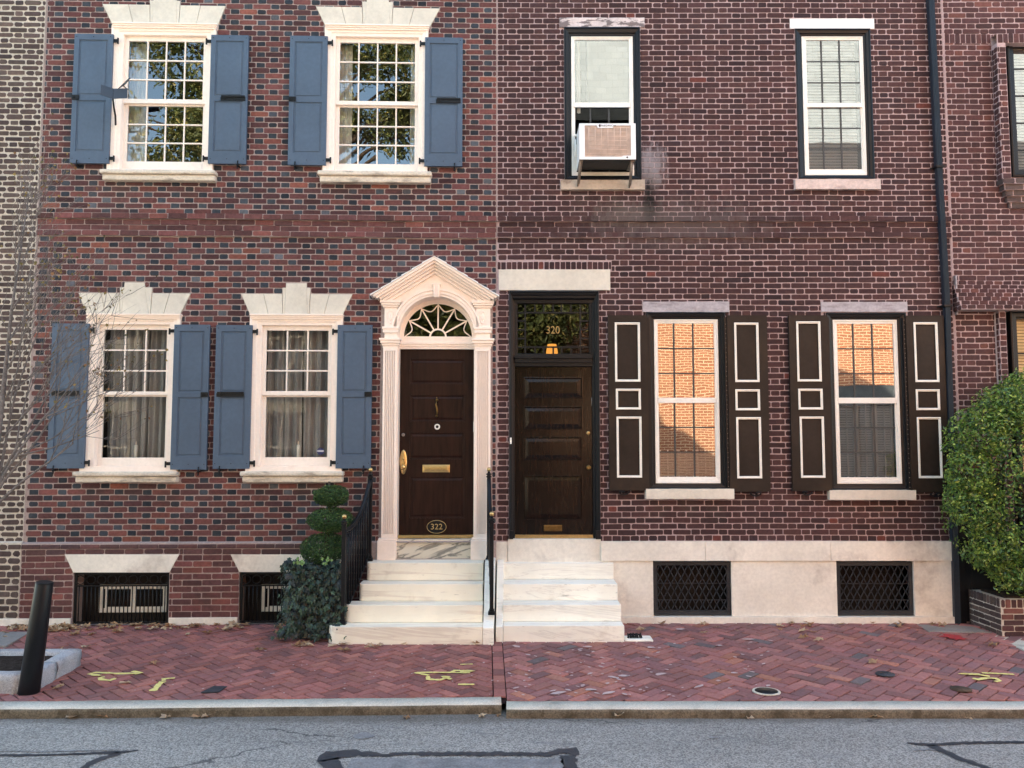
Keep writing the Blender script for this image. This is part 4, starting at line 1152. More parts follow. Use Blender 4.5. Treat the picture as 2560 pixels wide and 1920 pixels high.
# door, transom and frame
rough_stone('door_lintel', 'stone', DL[0], DL[1], -.018, .06, DL[2], DL[3], right_house, .003)
def right_door():
    mb = MB()
    Ox0, Ox1, Oz0, Oz1 = DF
    yd = .10
    Tx = PR(FR, 1293, 1471.5, 760.5, 889, -.06)
    dz0, dz1 = zr(1385, 1337, -yd), zr(1385, 917, -yd)
    dx0, dx1 = xr(1287, 1120, -yd), xr(1481, 1120, -yd)
    sides = [(0, .02), (0, -.030), (.14, -.034), (.22, -.018), (.34, -.014), (.40, .004), (.62, .008), (.70, .05), (1.0, .055), (1.0, .16)]
    prev = None
    for (t, y) in sides:
        a, b = Ox0 + (dx0 - Ox0) * t, Ox1 + (dx1 - Ox1) * t
        c = Oz1 + (Tx[3] + .01 - Oz1) * t
        cur = [mb.pt((a, y, Oz0)), mb.pt((a, y, c)), mb.pt((b, y, c)), mb.pt((b, y, Oz0))]
        if prev:
            for i in range(3): mb.face((prev[i], cur[i], cur[i + 1], prev[i + 1]))
        prev = cur
    zt0 = Tx[2] - .01
    mb.box(dx0 + .001, dx1 - .001, .03, .16, dz1 + .045, zt0 - .03); mb.box(dx0 + .001, dx1 - .001, .012, .16, zt0 - .0295, zt0)
    mb.box(dx0 + .001, dx1 - .001, .05, .16, dz1 + .001, dz1 + .0445)
    for (x0, x1) in ((Ox0 + .002, dx0 - .02), (dx1 + .02, Ox1 - .002)): mb.box(x0, x1, -.045, .0, Oz0, Oz0 + .10)
    fr = mb.build('door_frame', 'black_paint', right_house, .002)
    # transom with a border of small panes
    mb = MB(); yt = .06
    mb.ring(dx0 + .002, dx1 - .002, zt0 + .001, Tx[3] + .045, [(0, yt + .03), (0, yt), (max(.02, Tx[0] - dx0), yt + .002), (max(.02, Tx[0] - dx0) + .004, yt + .012), (max(.02, Tx[0] - dx0) + .004, yt + .03)])
    bx = lambda px: xr(px, 825, -yt); bz = lambda py: zr(1382, py, -yt)
    V = [1313.0, 1337.5, 1359.5, 1383, 1404, 1427.5, 1451]
    hw = .010
    for px in (1313.0, 1451): mb.box(bx(px) - hw, bx(px) + hw, yt + .004, yt + .024, Tx[2], Tx[3])
    for py in (781.5, 867.5): mb.box(Tx[0], Tx[1], yt + .006, yt + .022, bz(py) - hw, bz(py) + hw)
    for px in V[1:-1]:
        mb.box(bx(px) - hw, bx(px) + hw, yt + .005, yt + .023, bz(781.5) + hw, Tx[3]); mb.box(bx(px) - hw, bx(px) + hw, yt + .005, yt + .023, Tx[2], bz(867.5) - hw)
    for py in (802, 824, 846):
        mb.box(Tx[0], bx(1313) - hw, yt + .005, yt + .023, bz(py) - hw, bz(py) + hw); mb.box(bx(1451) + hw, Tx[1], yt + .005, yt + .023, bz(py) - hw, bz(py) + hw)
    tr = mb.build('transom', 'black_paint', right_house, .001)
    mb = MB(); mb.poly([(Tx[0], yt + .014, Tx[2]), (Tx[1], yt + .014, Tx[2]), (Tx[1], yt + .014, Tx[3]), (Tx[0], yt + .014, Tx[3])]); mb.build('pane', 'glass_dark', tr, recalc=False)
    mb = MB(); a, b = bx(1382.5), bz(825.5)
    text_mesh('320', .135, a, yt + .010, b, mb, 0, .004, .86); mb.build('number_320', 'gold_dim', tr)
    # door leaf
    f = lambda px0, px1, py0, py1: PR(FR, px0, px1, py0, py1, -yd)
    holes = [f(1311, 1455, 945, 993.5), f(1311, 1454.5, 1018, 1071), f(1310.5, 1454, 1094, 1148.5), f(1310, 1454.5, 1191, 1297)]
    mb = MB()
    mb.panelled(dx0 + .003, dx1 - .003, dz0 + .002, dz1 - .003, yd, yd + .05, holes, [(-.012, -.0), (-.012, -.008), (.0, -.010), (.006, .004), (.008, .012), (.050, .002), (.054, .0015)])
    door = mb.build('door', 'door_dark', right_house, .0015)
    P = lambda px, py: PL(FR, px, py, -yd)
    mb = MB(); c = P(1471, 1082.5); mb.lathe([(.024, 0), (.024, -.010), (.018, -.016), (.004, -.018)], (c[0], yd, c[1]), 18, axis='y'); mb.build('deadbolt', 'brass', door)
    mb = MB(); c = P(1471, 1168.5); mb.lathe([(.030, 0), (.030, -.006), (.012, -.010), (.012, -.035), (.027, -.042), (.031, -.056), (.022, -.066), (.010, -.064), (.004, -.060)], (c[0], yd, c[1]), 18, axis='y'); mb.build('doorknob', 'brass_old', door)
    mb = MB(); a = f(1359.5, 1405, 1312.5, 1328)
    mb.ring(a[0], a[1], a[2], a[3], [(0, yd + .001), (0, yd - .007), (.008, yd - .009), (.011, yd - .005), (.014, yd - .006)], True); mb.build('mail_slot', 'brass_old', door)
    mb = MB(); c = xr(1480, 1000, -.06); zc = zr(1480, 1004, -.06); mb.tube([(c, yd - .012, zc - .05), (c, yd - .012, zc + .05)], .008, 8); mb.build('hinge', 'steel', door)
    mb = MB(); z0_, z1_ = zr(1385, 1345.5, -.06), zr(1385, 1337, -.06)
    mb.box(dx0 + .004, dx1 - .004, .06, .16, z0_, z1_ - .001); mb.box(dx0 + .004, dx1 - .004, .052, .06, z0_ + .003, z1_ - .010)
    mb.build('threshold', 'brass', right_house, .001)
    mb = MB(); c = PL(FR, 1277, 1102, .03); mb.box(c[0] - .011, c[0] + .011, -.046, -.02, c[1] - .038, c[1] + .038); mb.build('doorbell', 'candle', right_house, .002)
    zb = zr(1385, 1395, .0)
    rough_stone('door_sill', 'stone_base', xr(1270, 1370), xr(1502, 1370), -.02, .30, zb - .14, z0_ - .001, right_house, .002)
    rough_stone('door_sill_return', 'stone_base', R0 + .0, xr(1269, 1370), -.012, .20, zb - .14, zr(1255, 1354, 0), right_house, .002)
    return zb, fr
R_SILL, r_frame = right_door()
# limestone base: ledge course, three panels, footing
GR1, GR2 = PR(FR, 1633, 1829, 1404, 1540, .04), PR(FR, 2092, 2285, 1405, 1540, .04)
lx0, lx1 = xr(1503, 1380, .06), xr(2384, 1380, .06)
j1, j2 = xr(2077, 1380, .06), xr(1763, 1380, .06)
for (a, b) in ((lx0, j2 - .002), (j2 + .002, j1 - .002), (j1 + .002, lx1)):
    rough_stone('base_ledge', 'stone_base', a, b, -.065, .1, LEDGE_B + .003, LEDGE_T, right_house, .002)
for (a, b) in ((lx0 - .25, GR1[0]), (GR1[1], GR2[0]), (GR2[1], lx1 + .01)):
    rough_stone('base_panel', 'stone_base', a, b, -.045, .12, BASE_B + .002, LEDGE_B, right_house, .0015)
rough_stone('footing', 'stone_base', lx0 - .2, lx1 + .02, -.085, .12, -.08, BASE_B, right_house, .003)
for G in (GR1, GR2):
    mb = MB(); y = -.01; x0, x1, z0, z1 = G[0] + .002, G[1] - .002, BASE_B + .01, G[3] - .002
    mb.ring(x0, x1, z0, z1, [(0, y + .04), (0, y - .008), (.045, y - .008), (.045, y + .03)])
    i0, i1, k0, k1 = x0 + .045, x1 - .045, z0 + .045, z1 - .045
    W, H = i1 - i0, k1 - k0
    nb = 10
    for k in range(nb + 1):                        # pairs of wavy straps meeting to make the diamond mesh
        xc = i0 + W * k / nb
        for s_ in (-1, 1):
            pts = []
            for q in range(31):
                t = q / 30
                pts.append((min(i1, max(i0, xc + s_ * W / nb * .5 * (1 - abs(((t * 7) % 2) - 1)) )), y + .004 * s_, k0 + H * t))
            mb.tube(pts, .0075, 4, caps=False)
    for t in (.24, .6): mb.box(i0, i1, y + .008, y + .014, k0 + H * t - .006, k0 + H * t + .006)
    mb.box(i0, i1, y - .012, y + .012, k0 - .0, k0 + .012)
    g = mb.build('window_grate', 'iron_grey', right_house, recalc=False)
    mb = MB()
    mb.poly([(x0, .28, z0 - .1), (x1, .28, z0 - .1), (x1, .28, z1 + .05), (x0, .28, z1 + .05)])
    mb.poly([(x0, .05, z0), (x1, .05, z0), (x1, .28, z0), (x0, .28, z0)])
    mb.build('light_well', 'room', right_house, recalc=False)
house_body(right_house, R0 + .02, R1, [(R0 + .02, 11.9), (.1, 11.3), (.75, 11.0), (1.3, 10.5), (1.9, 10.2), (3.6, 10.2), (3.9, 13.4), (4.5, 13.0), (R1, 12.6)])
# unseen roofline above the frame, shaped to set the shadow edge across the street

# ------------------------------------------------------------------ FAR-RIGHT HOUSE
x2 = 9.5
xhouse = thing('brick_house', 'maroon brick house at the right edge, behind the round evergreen shrub', 'house', (R1, 0, 0), FR)
BX0 = xr(2497, 270, .10)                          # projecting window bay
bz_top, bz_bot = zr(2500, 86, .10), zr(2500, 447, .1)
HOOD_X, hz1, hz0 = xr(2392, 740, .1), zr(2400, 700, .05), zr(2440, 773, .2)
PX0, PX1 = xr(2504, 860, .10), xr(2521, 860, .1)
mb = MB()
x_holes = [(BX0 + .08, x2 - 1, bz_bot + .05, bz_top - .1), (PX1, x2 - 1, .9, hz0)]
mb.grid(R1, x2, -.1, TOP, x_holes, .0, 0); reveals(mb, x_holes, .0, .3, 0)
z = .0; i = 0
op = [(BX0, x2, bz_bot, bz_top), (PX0, x2, -1, hz0)]
zs_ = zr(2420, 96)
while z < TOP - .08:
    if abs(z + .035 - (zs_)) < .07:
        pass
    course(mb, z, z + .0700, R1 + .012, x2, i, 'flemish', op + [(R1, BX0, zs_ - .062, zs_ + .062)], PAL_XS, PAL_XS, phase=.02); z += .0700; i += 1
course(mb, zs_ - .06, zs_ + .066, R1 + .012, BX0, 0, 'soldier', [], PAL_XS, PAL_XS, r=.004)
mb.build('wall', ['mortar_right', 'brick_plain'], xhouse, recalc=False)
# bay: front pier, soldier head, left return and the corbelled foot
def side_xf(X): return lambda p: (X + p[1], -p[0], p[2])
def bay(name, x0, x1, z0, z1, w, soldier):
    mb = MB()
    mb.poly([(x0, -w, z0), (x1, -w, z0), (x1, -w, z1), (x0, -w, z1)]); mb.poly([(x0, 0, z0), (x0, -w, z0), (x0, -w, z1), (x0, 0, z1)])
    mb.poly([(x0, -w, z1), (x1, -w, z1), (x1, 0, z1), (x0, 0, z1)]); mb.poly([(x0, -w, z0), (x1, -w, z0), (x1, 0, z0), (x0, 0, z0)])
    z = z0; i = 0
    while z < z1 - .05:
        course(mb, z, z + .070, x0, x1, i, 'stretch', [], PAL_XS, PAL_XS, -w - .005, -w + .004)
        mb.xf = side_xf(x0)
        course(mb, z, z + .070, .004, w + .004, i, 'header', [], PAL_XS, PAL_XS, -.005, .004)
        mb.xf = None
        z += .070; i += 1
    return mb
b = bay('bay', BX0, BX0 + .105, bz_bot, bz_top - .118, .12, False)
course(b, bz_top - .115, bz_top + .008, BX0, x2, 0, 'soldier', [], PAL_XS, PAL_XS, -.125, -.116, r=.004)
b.poly([(BX0, -.12, bz_top - .118), (x2, -.12, bz_top - .118), (x2, -.12, bz_top), (BX0, -.12, bz_top)])
b.poly([(BX0, -.12, bz_top - .118), (x2, -.12, bz_top - .118), (x2, .0, bz_top - .118), (BX0, .0, bz_top - .118)])
b.poly([(BX0, -.12, bz_top), (x2, -.12, bz_top), (x2, .0, bz_top), (BX0, .0, bz_top)])
b.build('bay_pier', ['mortar_right', 'brick_plain'], xhouse, recalc=False)
mb = MB()
for k in range(5):                                # corbel courses stepping back down to the wall
    zt = bz_bot - k * .069; w = .135 - k * .025; xx = BX0 - .008 + k * .030
    mb.box(xx + .004, x2, -w + .004, .0, zt - .069, zt - .002, 0)
    course(mb, zt - .068, zt + .006, xx, x2, k, 'stretch', [], PAL_FS, PAL_FS, -w, -w + .01)
    mb.xf = side_xf(xx)
    course(mb, zt - .068, zt + .006, .0, w, k, 'stretch', [], PAL_FS, PAL_FS, -.002, .008)
    mb.xf = None
mb.build('corbel', ['mortar_right', 'brick_plain'], xhouse, recalc=False)
mb = MB(); nh = 7; hp = (hz1 - hz0) / nh
for k in range(nh):                               # hood of header courses stepping outwards as it goes down
    zt = hz1 - k * hp; w = .012 + .030 * k
    mb.box(HOOD_X + .003, x2, -w + .004, .0, zt - hp, zt - .001, 0)
    course(mb, zt - hp + .002, zt + .006, HOOD_X, x2, k, 'header', [], PAL_XS, PAL_XS, -w, -w + .01)
    mb.xf = side_xf(HOOD_X); course(mb, zt - hp + .002, zt + .006, .0, w, k, 'header', [], PAL_XS, PAL_XS, -.002, .008); mb.xf = None
mb.build('hood', ['mortar_right', 'brick_plain'], xhouse, recalc=False)
b = bay('pier', PX0, PX1, 1.0, hz0, .07, False); b.build('entrance_pier', ['mortar_right', 'brick_plain'], xhouse, recalc=False)
mb = MB(); xx = xr(2494, 860, .004); mb.box(xx - .03, xx + .028, -.012, -.0, 1.0, hz0 - .01); mb.build('lead_flashing', 'stone_grey', xhouse)
mb = MB(); xx = xr(2389, 750, .03); mb.box(xx - .006, xx + .012, -.06, .0, hz0 - .04, hz1 + .06); mb.build('hood_flashing', 'stone_grey', xhouse)
for (fx, zt, zb, nm) in ((xr(2524, 270, .03), zr(2530, 100, .03), zr(2530, 441, .03), 3), (xr(2524, 860, 0), zr(2530, 778, 0), 1.15, 0)):
    m = MB(); fx1 = fx + 1.05
    m.ring(fx, fx1, zb, zt, [(0, .1), (0, -.04), (.02, -.045), (.03, -.03), (.075, -.028), (.085, .0), (.098, .0), (.10, .05)])
    wv = m.build('window', 'black_paint', xhouse, .001)
    m = MB(); m.poly([(fx + .1, .03, zb), (fx1 - .1, .03, zb), (fx1 - .1, .03, zt), (fx + .1, .03, zt)]); m.build('pane', 'glass_coated' if nm else 'glass_low', wv, recalc=False)
    m = MB()
    for t in (.2, .4, .6, .8): m.box(fx + .09, fx1 - .09, .022, .029, zb + (zt - zb) * t - .009, zb + (zt - zb) * t + .009)
    m.build('glazing_bars', 'black_paint', wv)
    m = MB(); z = zb
    while z < zt: m.poly([(fx + .1, .09, z), (fx1 - .1, .09, z), (fx1 - .1, .108, z + .036), (fx + .1, .108, z + .036)]); z += .039
    m.build('blind', 'blind_tan' if not nm else 'shade', wv, recalc=False)
house_body(xhouse, R1 + .02, x2, [(R1 + .02, 12.6), (6.1, 12.2), (6.8, 11.4), (x2, 11.0)])  # unseen roofline, sloped to carry the shadow edge on the wall opposite

# ------------------------------------------------------------------ FAR-LEFT HOUSE (sliver of brown brick with wide tan joints)
FX0 = L0 - 3.2
fhouse = thing('brick_house', 'brown brick house with wide tan mortar joints at the left edge', 'house', (L0, 0, 0), FL)
mb = MB()
mb.grid(FX0, L0 - .007, WT - .02, TOP, [], .004, 0)
z = WT; i = 0
JOINT = .0150
while z < TOP - .08:
    course(mb, z, z + .0695, FX0, L0 - .012, i, 'flemish', [], PAL_FS, PAL_FS, -.002, .008, phase=.05, jit=.004, st=.205, hd=.095, r=.012); z += .0695; i += 1
mb.grid(FX0, L0 - .002, -.05, WT, [], -.040, 0); mb.poly([(FX0, -.04, WT), (L0 - .002, -.04, WT), (L0 - .002, .01, WT + .02), (FX0, .01, WT + .02)], 0)
n = 11; p = (WT - LBASE) / n
for i in range(n): course(mb, LBASE + i * p, LBASE + (i + 1) * p, FX0, L0 - .006, i, 'flemish', [], PAL_FS, PAL_FS, -.047, -.036, jit=.004, st=.205, hd=.095, r=.012)
JOINT = .0085
mb.build('wall', ['mortar_far', 'brick_plain'], fhouse, recalc=False)
mb = MB(); mb.box(FX0, L0 - .004, -.062, .0, -.06, LBASE - .004); mb.build('stone_base', 'stone_base', fhouse, .004)
house_body(fhouse, FX0, L0 - .01, [(FX0, ROOF_Z), (L0 - .01, ROOF_Z)])

# ------------------------------------------------------------------ GROUND, ROAD, KERBS, PAVEMENT
def asphalt():
    t = NT('worn_asphalt')
    col = rgb(128, 129, 133)
    col = t.mix(t.ramp(t.noise(75, 4, .75), .40, .60), rgb(102, 100, 98), rgb(166, 163, 158))
    col = t.mix(t.ramp(t.noise(48, 4, .75), .58, .70, 0, .6), col, rgb(204, 200, 194))
    col = t.mix(t.ramp(t.noise(42, 4, .75, (.7, 1, 1)), .60, .70, 0, .7), col, rgb(76, 76, 80))
    col = t.mix(t.ramp(t.noise(7, 6, .7, (.28, 1, 1)), .54, .72, 0, .55), col, rgb(108, 109, 112))
    col = t.mix(1.0, col, t.grey(t.noise(.9, 5, .6, (.4, 1, 1)), .14), 'MULTIPLY')
    X = t.xyz(); gut = t.math('ADD', X[1], t.math('MULTIPLY', t.math('SUBTRACT', t.noise(5, 5, .7, (.6, 1, 1)), .5), .35))
    col = t.mix(t.ramp(gut, -3.24, -3.06, 0, .6), col, rgb(84, 78, 72))
    v = t.n("ShaderNodeTexVoronoi", feature='DISTANCE_TO_EDGE'); v.inputs['Scale'].default_value = .8
    mp = t.n("ShaderNodeMapping"); mp.inputs['Scale'].default_value = (.6, 1.1, 1)
    nz = t.n("ShaderNodeTexNoise"); nz.inputs['Scale'].default_value = 6; nz.inputs['Detail'].default_value = 5; t.l(t.co, nz.inputs['Vector'])
    ad = t.n("ShaderNodeVectorMath", operation='ADD'); sc_ = t.n("ShaderNodeVectorMath", operation='SCALE'); sc_.inputs['Scale'].default_value = .22
    t.l(nz.outputs['Color'], sc_.inputs[0]); t.l(t.co, ad.inputs[0]); t.l(sc_.outputs[0], ad.inputs[1]); t.l(ad.outputs[0], mp.inputs[0]); t.l(mp.outputs[0], v.inputs['Vector'])
    crack = t.math('MULTIPLY', t.ramp(v.outputs['Distance'], .010, .003), t.ramp(t.noise(1.3, 3), .50, .60))
    col = t.mix(t.math('MULTIPLY', crack, .75), col, rgb(58, 58, 62))
    return t.finish(col, .9, (t.noise(60, 4, .7), .35, .006), spec=.25)
MAT['asphalt'] = asphalt()
MAT['tar'] = plain('crack_sealer', rgb(54, 56, 62), .55, (6, .2), (60, .2), (90, .5, .004), spec=.4)
MAT['tar_worn'] = plain('worn_crack_sealer', rgb(124, 124, 126), .75, (10, .2), (60, .25), (120, .7, .005), spec=.3)
MAT['kerb'] = plain('granite_kerb', rgb(204, 196, 182), .85, (3, .08), (90, .22), (120, .5, .005), spec=.2, dirt=(rgb(132, 128, 120), 4, .55, .75, .5))
MAT['kerb_face'] = plain('soiled_granite', rgb(112, 102, 88), .95, (5, .2), (80, .3), (120, .7, .008), spec=.1, dirt=(rgb(70, 62, 50), 9, .45, .65, .7))
MAT['granite'] = plain('rock_faced_granite', rgb(168, 168, 172), .85, (6, .12), (110, .3), (40, .6, .010), spec=.2)
MAT['concrete'] = plain('pavement_concrete', rgb(140, 134, 130), .9, (3, .12), (60, .12), (90, .4, .004), spec=.2)
def pavers(name):
    t = NT(name)
    a = t.n("ShaderNodeAttribute"); a.attribute_name = 'col'; col = a.outputs['Color']
    col = t.mix(1.0, col, t.grey(t.noise(34, 5, .65), .20), 'MULTIPLY')
    col = t.mix(t.ramp(t.noise(.9, 5, .6), .50, .72, 0, .35), col, rgb(124, 100, 102))
    col = t.mix(t.ramp(t.noise(70, 4, .7), .68, .75, 0, .5), col, rgb(190, 170, 165))
    return t.finish(col, .8, (t.noise(80, 5, .65), .5, .005), spec=.3)
MAT['paver_left'] = pavers('red_paving_brick')
MAT['paver_right'] = pavers('weathered_paving_brick')
MAT['sand'] = plain('dark_joint_sand', rgb(44, 34, 34), 1.0, (20, .3), (120, .3), (150, .8, .006), spec=.05)
MAT['soil'] = plain('dark_soil', rgb(56, 48, 44), 1.0, (20, .4), (90, .4), (60, 1.0, .02), spec=.05)
MAT['yellow_paint'] = plain('yellow_survey_paint', rgb(228, 212, 132), .8, (30, .12), (90, .1), None)
MAT['red_paint'] = plain('red_survey_paint', rgb(170, 50, 52), .8, (30, .12), (90, .1), None)
MAT['white_spot'] = plain('white_paint_spatter', rgb(190, 168, 166), .7, (30, .1), (90, .1), None)
KL_F, KL_B = GR(1000, 1763.5), GR(1000, 1743.5)
KR_F, KR_B = GR(1900, 1772.5), GR(1900, 1751.5)
lF = FL.inverted() @ KL_F; lB = FL.inverted() @ KL_B
ylF, ylB = lF.y, lB.y
yrF, yrB = KR_F.y, KR_B.y
mb = MB(); mb.poly([(-300, -300, -.35), (300, -300, -.35), (300, 300, -.35), (-300, 300, -.35)])
single(mb, 'ground', 'concrete', None, None, kind='structure', recalc=False)
mb = MB()
mb.poly([(-40, -8.9, ROAD_Z), (40, -8.9, ROAD_Z), (40, -2.4, ROAD_Z), (-40, -2.4, ROAD_Z)])
single(mb, 'road', 'asphalt', None, None, kind='structure', recalc=False)
def kerb(fr, x0, x1, yf, yb, nseg, joints):
    mb = MB(); zt = SLOPE * yb
    xs = [x0 + (x1 - x0) * i / nseg for i in range(nseg + 1)]
    P = []
    for i, x in enumerate(xs):
        j = uni(-.006, .006)
        P.append([mb.pt((x, yb + uni(-.008, .008), zt - .05)), mb.pt((x, yb + uni(-.008, .008), zt - .004)), mb.pt((x, yf + .028 + j, zt - .004 + uni(-.002, .002))), mb.pt((x, yf + .010 + j, zt - .012)), mb.pt((x, yf + j, zt - .034)), mb.pt((x, yf - .008 + j, ROAD_Z - .05))])
    for i in range(nseg):
        for k in range(5): mb.face((P[i][k], P[i + 1][k], P[i + 1][k + 1], P[i][k + 1]), 1 if k >= 3 else 0, k in (1, 2, 3))
    mb.face(P[-1], 0); mb.face(P[0][::-1], 0)
    o = mb.build('kerb', ['kerb', 'kerb_face'], None, recalc=True); o.matrix_world = fr; o['kind'] = 'structure'
kerb(FL, -9.5, (FL.inverted() @ GR(1253, 1752)).x, ylF, ylB, 70, ())
kerb(FR, GR(1266, 1762).x, 10, yrF, yrB, 70, ())
# herringbone paving
def clip_poly(poly, planes):
    for (nx, ny, d) in planes:                    # keep nx*x + ny*y <= d
        out = []
        for i in range(len(poly)):
            a, b = poly[i], poly[(i + 1) % len(poly)]
            da, db = nx * a[0] + ny * a[1] - d, nx * b[0] + ny * b[1] - d
            if da <= 0: out.append(a)
            if (da < 0) != (db < 0):
                t = da / (da - db); out.append((a[0] + (b[0] - a[0]) * t, a[1] + (b[1] - a[1]) * t))
        poly = out
        if len(poly) < 3: return []
    return poly
def area(p): return abs(sum(p[i][0] * p[(i + 1) % len(p)][1] - p[(i + 1) % len(p)][0] * p[i][1] for i in range(len(p)))) / 2
def herringbone(mb, planes, bbox, L, W, gap, pal, ang=45, heave=.003, tilt=.010):
    ca, sa = math.cos(math.radians(ang)), math.sin(math.radians(ang))
    R = int(max(bbox[1] - bbox[0], bbox[3] - bbox[2]) / W) + 14
    cx, cy = (bbox[0] + bbox[1]) / 2, (bbox[2] + bbox[3]) / 2
    for a in range(-R, R):
        for b in range(-R, R):
            # each cell pair (one brick along, one across) repeats on the lattice (W, W) and (2L-ish)
            for o in (0, 1):
                ox = a * W + b * 2 * L * 0 ; 
                bx, by = a * W + b * L * 2 * .5 * 0, 0
                x0, y0 = (a * W + b * (L), a * W - b * (L)) if True else (0, 0)
                if o == 0: rect = [(x0, y0), (x0 + L, y0), (x0 + L, y0 + W), (x0, y0 + W)]
                else: rect = [(x0, y0 + W), (x0 + W, y0 + W), (x0 + W, y0 + W + L), (x0, y0 + W + L)]
                mx, my = rect[0][0] + .1, rect[0][1] + .1
                wx, wy = cx + mx * ca - my * sa, cy + mx * sa + my * ca
                if not (bbox[0] - .3 < wx < bbox[1] + .3 and bbox[2] - .3 < wy < bbox[3] + .3): continue
                g = gap / 2
                q = [(rect[0][0] + g, rect[0][1] + g), (rect[1][0] - g, rect[1][1] + g), (rect[2][0] - g, rect[2][1] - g), (rect[3][0] + g, rect[3][1] - g)]
                q = [(x + uni(-.0015, .0015), y + uni(-.0015, .0015)) for x, y in q]
                q = [(cx + x * ca - y * sa, cy + x * sa + y * ca) for x, y in q]
                q = clip_poly(q, planes)
                if len(q) < 3 or area(q) < .0012: continue
                paver(mb, q, pick(pal), heave, tilt)
def paver(mb, q, col, heave, tilt):
    mb.c = col
    h = uni(-heave, heave); tx, ty = uni(-tilt, tilt), uni(-tilt, tilt)
    mx = sum(p[0] for p in q) / len(q); my = sum(p[1] for p in q) / len(q)
    zf = lambda x, y: SLOPE * y + h + tx * (x - mx) + ty * (y - my)
    bot = [mb.pt((x, y, SLOPE * y - .022)) for x, y in q]
    mid = [mb.pt((x, y, zf(x, y) - .004)) for x, y in q]
    ins = []
    for x, y in q:
        d = math.hypot(x - mx, y - my) or 1
        ins.append((x - (x - mx) / d * .005, y - (y - my) / d * .005))
    top = [mb.pt((x, y, zf(x, y))) for x, y in ins]
    n = len(q)
    mb.face(top, 1)
    for i in range(n):
        mb.face((mid[i], mid[(i + 1) % n], top[(i + 1) % n], top[i]), 1); mb.face((bot[i], bot[(i + 1) % n], mid[(i + 1) % n], mid[i]), 1)
    mb.c = (1, 1, 1, 1)
PAL_PL = [(.4, (150, 97, 91)), (.3, (138, 91, 87)), (.2, (160, 104, 95)), (.1, (124, 84, 82))]
PAL_PR = [(.34, (152, 102, 98)), (.24, (138, 96, 95)), (.22, (160, 108, 101)), (.14, (128, 92, 91)), (.02, (112, 100, 101)), (.02, (168, 114, 98))]
STRIP_A = FL.inverted() @ GR(1240, 1612); STRIP_B = FL.inverted() @ GR(1252, 1745)
sx0 = (STRIP_A.x + STRIP_B.x) / 2 - .055; sx1 = sx0 + .115
mb = MB()
xL = -9.3
mb.poly([(xL, ylB - .02, SLOPE * (ylB - .02) - .014), (sx0 + .12, ylB - .02, SLOPE * (ylB - .02) - .014), (sx0 + .12, .02, -.014), (xL, .02, -.014)], 0)
tp = FL.inverted() @ GR(203, 1650)
herringbone(mb, [(1, 0, sx0 - .004), (-1, 0, -xL), (0, 1, -.06), (0, -1, -(ylB - 0.0) - .006)], (-7.8, sx0, ylB, 0), .206, .103, .013, PAL_PL)
y = -.06
while y > ylB + .03:
    y2 = max(y - .205, ylB + .006)
    paver(mb, [(sx0 + .006, y2 + .004), (sx1 - .004, y2 + .004), (sx1 - .004, y - .004), (sx0 + .006, y - .004)], pick(PAL_PL), .002, .008); y = y2
o = mb.build('pavement', ['sand', 'paver_left'], None, recalc=False); o.matrix_world = FL; o['kind'] = 'structure'
mb = MB()
e0 = FL @ Vector((sx1 + .004, -.06, 0)); e1 = FL @ Vector((sx1 + .004, ylB, 0))
nx, ny = -(e0.y - e1.y), (e0.x - e1.x); ln = math.hypot(nx, ny); nx /= ln; ny /= ln
mb.poly([(-.3, yrB - .02, SLOPE * (yrB - .02) - .018), (10, yrB - .02, SLOPE * (yrB - .02) - .018), (10, .02, -.018), (-.3, .02, -.018)], 0)
herringbone(mb, [(nx, ny, nx * e0.x + ny * e0.y), (1, 0, 9), (0, 1, -.07), (0, -1, -yrB - .006)], (-.2, 7.2, yrB, 0), .232, .116, .014, PAL_PR, heave=.0045, tilt=.018)
o = mb.build('pavement', ['sand', 'paver_right'], None, recalc=False); o['kind'] = 'structure'
# opposite side of the street: kerb and pavement behind the camera
mb = MB(); mb.box(-40, 40, -13.2, -8.9, -.30, -.03); single(mb, 'pavement', 'concrete', None, None, kind='structure', bevel=.02)

# ------------------------------------------------------------------ MARBLE STEPS
def steps_thing(label, name, pxx, levels, lefts, rights, back, mat, round_left):
    """levels: (top y px, base y px) of each riser from the bottom, read at column pxx"""
    p = GR(pxx, levels[0][1]); Y = p.y; zb = p.z - .03
    root = thing(name, label, 'steps', (at_y(pxx, 1600, Y).x, Y, p.z), FR)
    out = []
    for i, (yt, yb) in enumerate(levels):
        if i: Y = at_z(pxx, yb, out[-1][1]).y
        zt = at_y(pxx, yt, Y).z
        x0 = at_y(lefts[i], (yt + yb) / 2, Y).x; x1 = at_y(rights[i], (yt + yb) / 2, Y).x
        out.append((Y, zt, x0, x1, zb)); zb = zt
    res = []
    for i, (Y, zt, x0, x1, zb) in enumerate(out):
        Yb = out[i + 1][0] + .03 if i + 1 < len(out) else back
        mb = MB(); r = .07 if (round_left and i == 0) else 0
        poly = [(x0, Yb), (x0, Y)]
        if round_left:
            rr = .13 if i == 0 else .05
            poly = [(x0, Yb)] + [(x0 + rr - rr * math.cos(t), Y + rr - rr * math.sin(t)) for t in [k * math.pi / 12 for k in range(7)]]
        poly += [(x1, Y), (x1, Yb)]
        mb.slab(poly, zb + .002, zt)
        o = mb.build('step', mat, root, .007)
        res.append((Y, zt, x0, x1))
    return root, res
LV322 = [(1567, 1611), (1512.5, 1556.5), (1460, 1503), (1407, 1451.5)]
st322, S322 = steps_thing('four veined marble steps with rounded lowest tread below the cream doorway', 'front_steps', 1030, LV322, [816, 862, 897, 916], [1206.5, 1206.5, 1207, 1208], -.0, 'marble', True)
LV320 = [(1564, 1604), (1512, 1554), (1460, 1501), (1408, 1448.5)]
